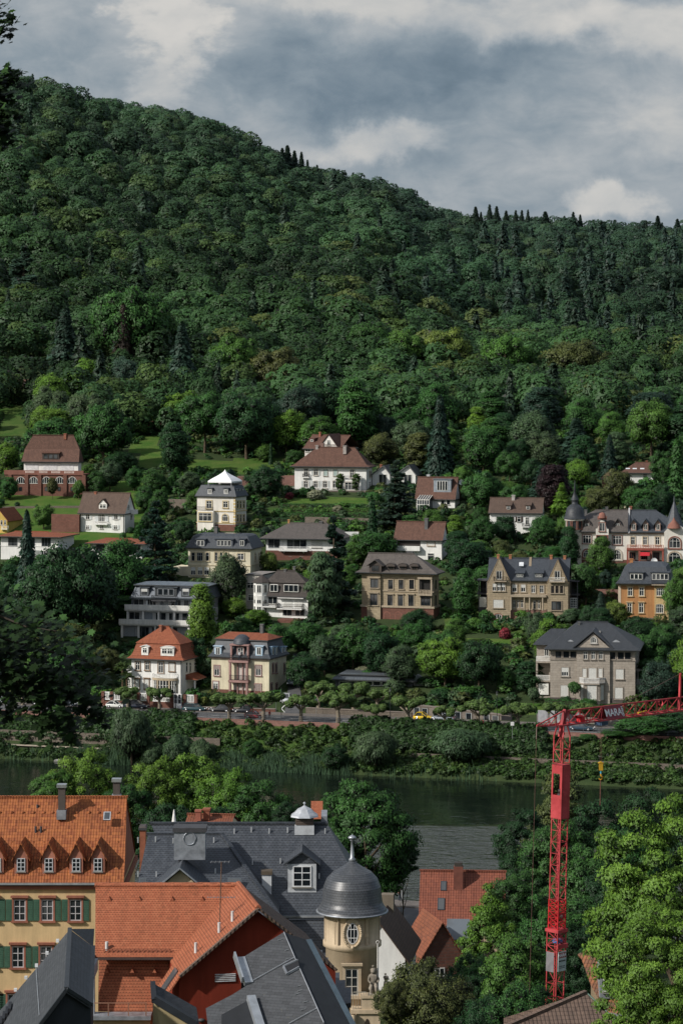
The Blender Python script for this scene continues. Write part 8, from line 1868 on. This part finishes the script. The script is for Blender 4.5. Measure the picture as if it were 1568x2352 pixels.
# near bank and town trees
for a in[('near',200,1742,175,'br',332),('near',128,1782,120,'lt',330),('near',290,1815,130,'md',326),('near',365,1758,160,'br',332),('near',455,1738,190,'br',334),('near',535,1785,160,'br',328),('near',600,1812,160,'md',322),('near',660,1850,90,'dk',318),('near',400,1850,150,'dk',310),('near',250,1870,90,'md',300),('near',490,1870,130,'dk',306),('near',842,1802,225,'md',318),('near',760,1850,110,'md',326),('near',925,1925,70,'dk',322),('near_tall',1290,1780,190,'ol',330),('near',1205,1872,130,'dk',318),('near',1280,1890,170,'md',300),('near',1380,1860,190,'dk',318),('near',1500,1832,170,'dk',338),('near',1590,1850,150,'dk',330),('near',1345,1955,190,'md',285),('near',1430,1930,160,'md',300),('near',1205,1975,130,'dk',300),('near_tall',1130,2055,150,'br',262),('near',1180,2010,150,'md',270),('near_tall',1245,2090,170,'md',245),('near',1330,2080,170,'md',250),('near',1190,2170,190,'lt',225),('near',1340,2150,130,'dk',222),('near',1110,2225,150,'md',232),('near',1400,2020,170,'dk',262)]:
 TP(a[0],a[1],a[2],0,a[3],a[4],D=a[5])
TP('close',1555,1872,0,370,'su',D=150,var=0); TP('close',1535,2110,0,290,'br',D=143)
for a in[('bushy',965,2222,190,'ol',214,12),('bushy',1010,2255,150,'ol',210,12),('bushy',905,2262,90,'ol',210,12),('bushy',1120,2300,120,'dk',205,13),('bushy',985,2232,110,'dk',236,9),('bushy',1080,2250,110,'dk',226,11),('bushy',1205,2270,150,'md',200,14),('bushy',1085,2200,110,'md',245,8)]:
 x=(a[1]-CX)/FPX*a[5]; zt_=HC-(a[2]-HY)/FPX*a[5]; zb_=z1(x,a[5]); tree_at(a[0],Vector((x,a[5],zb_)),max(3,zt_-zb_),a[3]*a[5]/FPX,a[4],name='flowering_shrub' if a[4]=='ol' else 'shrub',cat='shrub')
# ---- conifers that stand up from the skyline
for i,(px_,top_,w_)in enumerate([(648,340,22),(660,330,26),(676,338,22),(692,348,18),(706,362,14),(728,370,16),(776,388,18),(800,400,14),(812,402,16),(826,410,16),(840,420,14),(866,424,16),(876,416,20),(890,432,20),(984,470,12),(1092,470,22),(1104,478,14),(1124,468,18),(1140,468,20),(1162,474,20),(1184,480,16),(1198,476,16),(1212,482,14),(1252,482,28),(1296,488,14),(1316,486,18),(1332,488,16),(1484,498,14),(1510,494,24),(1555,497,22)]):
 D=float(np.interp(px_,[600,900,1100,1568],[1385,1480,1470,1450])); x=(px_-CX)/FPX*D
 p=Vector((x,D,z1(x,D))); tree_at('spruce',p,HC-(top_+(i*37%11)-HY)/FPX*D-p.z,w_*2.6*D/FPX,(.024,.048,.034),name='spruce',label='dark spruce standing up from the forested skyline, %s of thirty counted from the left'%['first','second','third','fourth','fifth','sixth','seventh','eighth','ninth','tenth','eleventh','twelfth','thirteenth','fourteenth','fifteenth','sixteenth','seventeenth','eighteenth','nineteenth','twentieth','twenty-first','twenty-second','twenty-third','twenty-fourth','twenty-fifth','twenty-sixth','twenty-seventh','twenty-eighth','twenty-ninth','thirtieth'][i],group='spruces on the skyline')
# ---- garden trees between the houses, kept clear of fronts and lawns
rects=[(b.scr[0]-3,b.scr[1]+3,b.scr[2],b.scr[3]+6,b.D)for b in BLD if b.scr[2]<9999]
rects+=[(236,460,1590,1640,531),(460,1240,1610,1680,531),(560,700,1575,1640,540)]
def clear(px,base,top,wpx,D):
 for x0,x1,y0,y1,d in rects:
  if D<d+14 and px+wpx/2>x0 and px-wpx/2<x1 and base>y0 and top<y1:return False
 for poly,v_ in LAWNS[:9]:
  xs=[q[0]for q in poly]; ys=[q[1]for q in poly]
  if px+wpx*.4>min(xs)and px-wpx*.4<max(xs)and base>min(ys)and base-(base-top)*.8<max(ys):return False
 return True
rng=random.Random(77); placed=[(t['px'],t['base'],t['W'])for t in TREE_REC]; n=0
for _ in range(6000):
 if n>=150:break
 px_=rng.uniform(-30,1600); by=985+(1600-985)*rng.random()**1.3
 p=hit(px_,by); t=p.y+SL*p.x
 if t<532:continue
 Hm=rng.uniform(4,10) if by>1100 else rng.uniform(7,13); Wm=Hm*rng.uniform(.75,1.1); k=FPX/p.y
 if not clear(px_,by,by-Hm*k,Wm*k,p.y):continue
 if any(abs(px_-a)<(Wm*k+w_*k)*.36 and abs(by-b)<26 for a,b,w_ in placed):continue
 kind=rng.choices(['round','broad','tall','conifer','birch'],[6,3,2,1,.6])[0]; c=rng.choices(['dk','md','lt','ol','gr','br','bd'],[5,6,2,1.2,2,1,1.5])[0]
 tree_at(kind,p,Hm,Wm,'bd' if kind=='conifer' else c); placed.append((px_,by,Wm)); n+=1
# ---------------------------------------------------------------- forest, undergrowth, bank plants: what nobody could count
def scatter(protos,pts,sc,tints,rng):
 """One mesh: prototypes (V,F,T) set out at pts with scale sc (n,2) and colour."""
 Vs,Fs,Ts,Ns,o=[],[],[],[],0; which=rng.integers(0,len(protos),len(pts)); ang=rng.uniform(0,2*PI,len(pts))
 for k,(V,F,T,N)in enumerate(protos):
  i=np.nonzero(which==k)[0]
  if not len(i):continue
  ca,sa=np.cos(ang[i])[:,None],np.sin(ang[i])[:,None]; X=(V[None,:,0]*ca-V[None,:,1]*sa)*sc[i,:1]+pts[i,:1]; Y=(V[None,:,0]*sa+V[None,:,1]*ca)*sc[i,:1]+pts[i,1:2]; Z=V[None,:,2]*sc[i,1:]+pts[i,2:]
  Vs.append(np.stack([X,Y,Z],-1).reshape(-1,3)); Fs.append((F[None]+(np.arange(len(i))*len(V))[:,None,None]).reshape(-1,F.shape[1])+o); Ts.append((T[None]*tints[i][:,None]).reshape(-1,3)); o+=len(i)*len(V)
  Ns.append(np.stack([N[None,:,0]*ca-N[None,:,1]*sa,N[None,:,0]*sa+N[None,:,1]*ca,N[None,:,2]+0*ca],-1).reshape(-1,3))
 return np.concatenate(Vs),np.concatenate(Fs),np.concatenate(Ts),np.concatenate(Ns)
nr=np.random.default_rng(9)
FOR=[lump_crown(300+i,5.0,1.0,11.0,11,1000,.64,(.44,.64),tri=True,jit=.45,ragged=.15,cw=.8,fuzz=(.88,1.06),lv=.1)for i in range(6)]
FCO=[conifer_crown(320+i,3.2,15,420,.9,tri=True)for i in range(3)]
sp=8.2; gy,gx=np.meshgrid(np.arange(770,1560,sp),np.arange(-330,330,sp),indexing='ij')
X=(gx+nr.uniform(-.48,.48,gx.shape)*sp).ravel(); Y=(gy+nr.uniform(-.48,.48,gx.shape)*sp).ravel()
pxs_=CX+FPX*X/Y; Z=zt(X,Y); pys=HY+(HC-Z)*FPX/Y
keep=(np.abs(X/Y)<.155)
crest=np.interp(pxs_,TPX,[TD[np.argmin(TY[:9,j])]for j in range(len(TPX))]); keep&=Y<crest+45
for poly,v_ in LAWNS:keep&=~(inpoly(pxs_,pys,poly)&(Y<830))
keep&=~((Y<800)&(nr.random(len(X))<.25)); keep&=~((Y<860)&(pxs_<80)&(pys>860)&(pys<900))
for b in BLD:
 keep&=~((np.abs(X-b.x0)<14)&(np.abs(Y-b.y0-4)<14))
X,Y,Z,pxs_,pys=X[keep],Y[keep],Z[keep],pxs_[keep],pys[keep]
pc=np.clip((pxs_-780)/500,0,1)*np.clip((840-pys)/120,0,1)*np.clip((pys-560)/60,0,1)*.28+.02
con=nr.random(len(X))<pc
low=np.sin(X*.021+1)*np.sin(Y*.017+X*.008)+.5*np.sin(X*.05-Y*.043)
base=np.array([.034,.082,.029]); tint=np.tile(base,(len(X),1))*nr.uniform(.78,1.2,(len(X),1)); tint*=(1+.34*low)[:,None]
for(bx,by,br_,k_)in((300,570,200,.62),(620,680,170,.7),(1460,690,200,.75),(60,480,160,.8),(180,280,170,1.2),(560,470,160,1.2),(900,600,170,1.18),(1290,830,150,1.35),(1000,800,150,1.35),(820,780,120,1.25),(480,790,120,1.2),(760,860,160,.7),(1120,880,120,.75)):  # cloud shade and brighter folds of the hill painted into crown tint
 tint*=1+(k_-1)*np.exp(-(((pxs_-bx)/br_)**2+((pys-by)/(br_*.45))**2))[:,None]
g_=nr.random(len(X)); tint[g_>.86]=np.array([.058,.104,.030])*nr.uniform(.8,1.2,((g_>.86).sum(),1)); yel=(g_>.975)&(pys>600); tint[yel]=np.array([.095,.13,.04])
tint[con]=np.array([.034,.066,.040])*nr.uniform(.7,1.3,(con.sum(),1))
far_=(Y>1080)&(pxs_>900); tint[far_]*=np.array([.74,.80,.92])  # shade and haze of the far right slope put into the tint
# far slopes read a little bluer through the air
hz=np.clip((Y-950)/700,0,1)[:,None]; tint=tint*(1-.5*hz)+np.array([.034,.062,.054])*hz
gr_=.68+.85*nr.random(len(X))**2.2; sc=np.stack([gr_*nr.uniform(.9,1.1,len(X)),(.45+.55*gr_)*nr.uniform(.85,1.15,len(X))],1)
pts=np.stack([X,Y,Z-.6],1)
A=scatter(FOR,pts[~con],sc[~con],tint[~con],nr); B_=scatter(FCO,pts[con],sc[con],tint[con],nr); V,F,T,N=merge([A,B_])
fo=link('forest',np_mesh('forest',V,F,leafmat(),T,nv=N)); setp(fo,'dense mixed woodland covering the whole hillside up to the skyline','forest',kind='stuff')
BU=[lump_crown(340+i,1.5,-.3,1.9,7,95,.55,(.45,.65),tri=True,jit=.7)for i in range(5)]
def bushes(name,label,cat,n,xr,tr_,size,cols,test=None,seed=1,protos=None):
 nr=np.random.default_rng(seed); X=nr.uniform(*xr,n); t=nr.uniform(*tr_,n); Y=t-SL*X; Z=zt(X,Y); px=CX+FPX*X/Y; py=HY+(HC-Z)*FPX/Y; k=np.abs(X/Y)<.16
 if test is not None:k&=test(X,Y,t,px,py,nr)
 X,Y,Z=X[k],Y[k],Z[k]; s=nr.uniform(*size,len(X)); c=np.array(cols)[nr.integers(0,len(cols),len(X))]*nr.uniform(.7,1.25,(len(X),1))
 V,F,T,N=scatter(protos or BU,np.stack([X,Y,Z-.1],1),np.stack([s,s*nr.uniform(.7,1.15,len(X))],1),c,nr); o=link(name,np_mesh(name,V,F,leafmat(),T,nv=N)); setp(o,label,cat,kind='stuff'); return o
GC=[GREEN[k]for k in('dk','dk','md','md','gr','ol','lt')]
def free(X,Y,t,px,py,nr):
 k=np.ones(len(X),bool)
 for poly,v_ in LAWNS[:9]:k&=~(inpoly(px,py,poly)&(nr.random(len(X))<(.985 if v_>.6 else.6)))
 for b in BLD:
  if b.scr[2]>9999:continue
  dx,dy=X-b.x0,Y-b.y0; lx,ly=dx*b.c-dy*b.s,dx*b.s+dy*b.c; k&=~((lx>b.xa-1.5)&(lx<b.xb+1.5)&(ly>-2.5)&(ly<b.dp+2))
 k&=~((px>636)&(px<700)&(t<562))
 return k
bushes('undergrowth','shrubs and garden growth filling the slope between the houses','undergrowth',9500,(-110,110),(528.5,800),(.35,1.15),GC,free,3)
bushes('bank_plants','tangled herbs and low bushes on the river embankment','bank plants',3600,(-100,100),(501.2,513.0),(.25,.75),[(.034,.075,.018),(.042,.092,.021),(.026,.06,.016),(.06,.11,.028)],lambda X,Y,t,px,py,nr:~((t>504.2)&(t<506.8)&(px<260))&~((t>507.4)&(t<509)&(px<330)),4)
bushes('ivy_hedge','dark overhanging ivy hedge along the embankment wall','ivy',2300,(0,40),(509.5,514.2),(.55,1.0),[(.024,.056,.018),(.03,.07,.02)],lambda X,Y,t,px,py,nr:(px>815)&(px<1245),5)
bushes('ivy_hedge','clipped ivy hedge along the wall at the lower left of the far bank','ivy',900,(-70,-30),(508.8,511.5),(.5,.85),[(.022,.055,.014),(.03,.07,.018)],lambda X,Y,t,px,py,nr:(px>-60)&(px<340),6)
bushes('ivy_hedge','dark leafy hedge on the embankment below the white gate, beside the large willow','hedge',900,(-50,-25),(509.0,513.9),(.55,1.0),[(.024,.06,.018),(.032,.078,.02)],lambda X,Y,t,px,py,nr:(px>225)&(px<440),7)
# reeds: upright blades
nr=np.random.default_rng(12); n=15000; X=nr.uniform(-70,50,n); t=nr.uniform(499.2,503.0,n); Y=t-SL*X; px=CX+FPX*X/Y
k=((px>455)&(px<800))|((px>180)&(px<300))|((nr.random(n)<.06)&(px<1150)); X,Y=X[k],Y[k]; n=len(X); h_=nr.uniform(1.0,2.6,n)*(.75+.25*np.sin(X*.9)); P0=np.stack([X,Y,np.maximum(zt(X,Y),-.2)+h_/2],1)
d=np.stack([nr.normal(size=n)*.16,nr.normal(size=n)*.16,np.ones(n)],1); s_=np.stack([np.cos(nr.uniform(-1,1,n)),np.sin(nr.uniform(-1,1,n)),0*X],1)*.07
V=np.stack([P0-d*h_[:,None]/2-s_,P0-d*h_[:,None]/2+s_,P0+d*h_[:,None]/2+s_*.2,P0+d*h_[:,None]/2-s_*.2],1).reshape(-1,3)
kk=nr.uniform(.6,1.3,(n,1)); o=link('reeds',np_mesh('reeds',V,np.arange(4*n).reshape(n,4),leafmat(),np.array([[.05,.10,.05]])*kk)); setp(o,'tall green reeds fringing the far waterline','reeds',kind='stuff')
# boulders at the waterline
for i,px_ in enumerate((134,1345,1375,1400)):
 p=hit(px_,[1752,1790,1792,1794][i],496); b=MB(); rg=random.Random(i); b.ball((0,0,.1),.6,8,0,(1.3,.8,.6)); b.v=[(x*rg.uniform(.85,1.15),y*rg.uniform(.85,1.15),z*rg.uniform(.8,1.2))for x,y,z in b.v]
 o=b.build('boulder',plain((.24,.235,.225),.9),None,(p.x,p.y,max(0,p.z))); setp(o,['grey boulder at the waterline under the maple','pale flat stone at the waterline, left of three below the hook','pale flat stone at the waterline, middle of three below the hook','pale flat stone at the waterline, right of three below the hook'][i],'boulder')
# ---------------------------------------------------------------- maple at the left, close to the viewer
LS=np.array([(0,-.5),(.12,-.42),(.42,-.46),(.34,-.22),(.62,.02),(.36,.06),(.40,.30),(.16,.22),(0,.62),(-.16,.22),(-.40,.30),(-.36,.06),(-.62,.02),(-.34,-.22),(-.42,-.46),(-.12,-.42)])
def maple_leaves(rng,Pn,N,size):
 n=len(Pn); N=nrm(N+.38*rng.normal(size=(n,3))); t=nrm(np.tile([.35,-.1,-.75],(n,1))+.45*rng.normal(size=(n,3))); t=nrm(t-(t*N).sum(1,keepdims=True)*N); b=np.cross(N,t); s=size*rng.uniform(.6,1.25,n)
 V=Pn[:,None]+(b[:,None]*LS[None,:,:1]+t[:,None]*LS[None,:,1:])*s[:,None,None]; V-=N[:,None]*(np.abs(LS[None,:,:1])*.22*s[:,None,None]); return V.reshape(-1,3),np.arange(n*16).reshape(n,16)
DM=56.0; mx,my=P(-215,1176,DM).x,DM; mz=z1(mx,my)
root=empty('maple_tree',(mx,my,mz),0,label='dark leafy maple branch reaching in from the left, close to the viewer',cat='tree')
tk=MB(); Ht=P(0,-60,DM).z-mz; tk.tube([(0,0,-1),(.1,0,Ht*.35),(-.1,.1,Ht*.7),(0,0,Ht)],[.42,.34,.22,.06],10)
rng=np.random.default_rng(21); Pn,N,K=[],[],[]
def spray(pts_px,n,spread,D0=DM,rad=.04):
 """A limb through screen-read points with leaves hanging around it."""
 q=[P(x,y,D0+dd)-Vector((mx,my,mz))for x,y,dd in pts_px]; r_=[rad*(1-.75*i/(len(q)-1))for i in range(len(q))]; tk.tube(q,r_,6)
 seg=[(q[i+1]-q[i]).length for i in range(len(q)-1)]; tot=sum(seg)
 for _ in range(n):
  u_=rng.random()**.8*tot; i=0
  while i<len(seg)-1 and u_>seg[i]:u_-=seg[i]; i+=1
  c=q[i].lerp(q[i+1],min(1,u_/seg[i])); o_=rng.normal(size=3)*spread*[1,1.2,.8]; Pn.append([c.x+o_[0],c.y+o_[1],c.z+o_[2]-.05]); N.append([-.25,-.35,1.]); K.append(rng.uniform(.4,1.2)*(1+1.2*max(0,o_[2]/spread)*(rng.random()<.5)))  # some upper leaves tinted brighter: sunlight put into their colour
for pts_,n_,s_ in[([(-215,1250,0),(-60,1390,-.5),(60,1440,-1),(130,1450,-1.5)],330,.28),([(-215,1300,0),(-60,1450,0),(90,1490,0),(200,1520,.3),(226,1545,.4)],420,.27),([(-100,1420,.5),(20,1500,.6),(110,1560,.6),(190,1600,.8)],420,.27),([(-80,1460,0),(10,1540,0),(70,1590,0),(110,1640,0),(126,1680,0)],330,.2),([(20,1520,1),(90,1600,1),(150,1640,1.2),(172,1700,1.2)],220,.15),([(-100,1440,1),(-30,1540,1),(10,1600,1),(16,1640,1)],170,.18),([(60,1560,.3),(150,1580,.4),(215,1620,.5),(224,1655,.5)],180,.15),([(-215,1280,1.5),(-40,1420,1.5),(100,1430,1.8),(170,1480,2)],260,.25),([(-215,1150,2),(-80,1370,1),(-10,1400,.6),(40,1410,.5)],220,.22),([(-215,150,0),(-80,120,0),(-10,60,0),(10,42,0)],320,.17),([(-215,60,0),(-60,10,0),(4,10,0)],160,.15),([(-215,330,0),(-70,230,0),(0,180,0),(42,165,0)],400,.14),([(-100,250,.3),(-20,225,.3),(20,215,.3)],220,.13),([(-150,330,.2),(-40,290,.2),(4,285,.2),(6,315,.2)],220,.12),([(-215,400,0),(-60,320,0),(-4,296,0),(6,330,0)],300,.13),([(-120,270,-.3),(-20,252,-.3),(20,256,-.3)],240,.12),([(-215,500,0),(-150,450,-2),(-90,420,-2)],160,.3),([(-215,800,0),(-160,760,-2),(-100,740,-2)],220,.35),([(-215,1000,0),(-300,950,1),(-420,900,1)],300,.5),([(-215,600,0),(-300,560,1),(-400,540,1)],300,.5),([(-215,200,0),(-300,160,1),(-380,120,1)],260,.5)]:spray(pts_,n_,s_)
tk.build('trunk',bark((.045,.038,.03)),root)
Pn=np.array(Pn); V,F=maple_leaves(rng,Pn,np.array(N),.175); K=np.array(K)[:,None]
o=link('crown',np_mesh('maple_crown',V,F,leafmat(),np.concatenate([K*1.05,K,K],1)),root); o.color=(.018,.042,.012,1)
# ---------------------------------------------------------------- a label for every tree that says which one it is
LMK=[(b.x0*FPX/b.y0+CX,(b.scr[2] if b.scr[2]<9999 else b.scr[3])/2+b.scr[3]/2,b.root['label'])for b in BLD]
SHORT={}
for i,b in enumerate(BLD):
 l=b.root['label'].split(',')[0]; ws=l.split(' '); SHORT[b.root['label']]=ws
NICK=[('orange-red bell-shaped','the red mansard villa'),('pink columned','the pink-bayed cream villa'),('cream garage','the cream garage'),('large grey sandstone','the grey pedimented villa'),('tan sandstone villa','the tan stone villa'),('double villa with two','the two-gabled double villa'),('orange plastered','the orange villa'),('octagonal corner turret','the dark turreted house'),('flat cream annex','the flat cream annex'),('stepped white modern','the modern terraced block'),('garden pavilion','the dark garden pavilion'),('eyebrow dormers','the broad white villa'),('rubble terrace wall','the rose terrace wall'),('half-timbered','the half-timbered house'),('white modern gabled','the modern white gables'),('glazed zinc dormer','the zinc dormer house'),('low white bungalow with','the low bungalow'),('plain white garden wall','the white garden wall'),('long balcony','the long-balcony house'),('two small dormers','the dark-shuttered house'),('small brick hut','the brick hut'),('three white skylights','the skylight house'),('bright orange roof','the orange-roofed house'),('arcaded red','the arcaded red base house'),('grey shutters and little','the white gabled lawn house'),('yellow gabled','the yellow gabled house'),('behind the dark spruce','the first flat white villa'),('second white villa','the second flat white villa'),('party tent','the tent-topped villa'),('grey window groups','the wide cream villa'),('ornate cream mansion','the turreted mansion'),('wooden cabin','the wooden cabin'),('long yellow townhouse','the yellow townhouse'),('long slate-roofed palace','the slate palace'),('beaver-tail','the red-tiled house'),('right of the tower','the small house by the tower'),('near the quay','the red house near the quay'),('brick outbuilding','the brick outbuilding'),('glass-roofed','the glass conservatory'),('behind the slate palace','the brick-chimney house'),('chimney stack','the small brick chimney')]
def nick(l):
 for k,v_ in NICK:
  if k in l:return v_
 return 'the '+l.split(' with')[0]
ADJ={'dk':'dark green','md':'mid green','lt':'light green','yl':'yellow-green','ol':'olive green','bl':'blue-grey','pu':'purple-leaved','gr':'grey-green','br':'bright green','su':'sunlit yellow-green','rd':'red-flowered','wh':'white-flowered','bd':'dark bluish','de':'brown'}
KND={'round':'rounded tree','broad':'broad-crowned tree','tall':'upright tree','conifer':'conical conifer','cypress':'slender cypress','cedar':'layered cedar','willow':'willow','birch':'birch','shrub':'bush','ball':'clipped bush','near':'large leafy tree','near_tall':'tall leafy tree','close':'big sunlit tree','bushy':'bushy shrub'}
NM={'conifer':'conifer_tree','cypress':'cypress_tree','cedar':'cedar_tree','willow':'willow_tree','birch':'birch_tree'}
from collections import defaultdict
cl_=defaultdict(list)
for t in TREE_REC:
 if t['kind']in NM and t['name']=='broadleaf_tree':t['o'].name=NM[t['kind']]
 if t['label']:continue
 mid_=(t['top']+t['base'])/2
 if t['D']>400:c_=[q for q in zip(LMK,BLD) if q[1].D>400]
 else:c_=[q for q in zip(LMK,BLD) if q[1].D<=400]
 (lx,ly,ll),bb=min(c_,key=lambda q:math.hypot((q[0][0]-t['px']),(q[0][1]-mid_)*1.1))
 if 1640<t['base']<1830 and t['D']>480:where='on the far river bank'
 else:
  dx=t['px']-lx; hw=(bb.scr[1]-bb.scr[0])/2
  rel=('left of ' if dx<-hw else 'right of ' if dx>hw else('behind ' if t['D']>bb.D else 'in front of ')); where=rel+nick(ll)
 sz='small ' if t['H']<5 and t['kind']not in('shrub','ball','bushy')else 'tall ' if t['H']>13 and t['D']>400 else ''
 cl_[(sz+ADJ[t['col']]+' '+KND[t['kind']],where)].append(t)
ORD=['leftmost','second from left','third from left','fourth from left','fifth from left','sixth from left','seventh from left','eighth from left','ninth from left','tenth from left']
for(a,wh),ts in cl_.items():
 ts.sort(key=lambda t:t['px'])
 for i,t in enumerate(ts):
  t['o']['label']=a+' '+wh+('' if len(ts)==1 else ', '+ORD[min(i,9)])
  if 'group' not in t['o']and len(ts)>1:t['o']['group']=a+'s '+wh
print('objects',len(bpy.data.objects),'trees',len(TREE_REC),'forest faces',len(F))
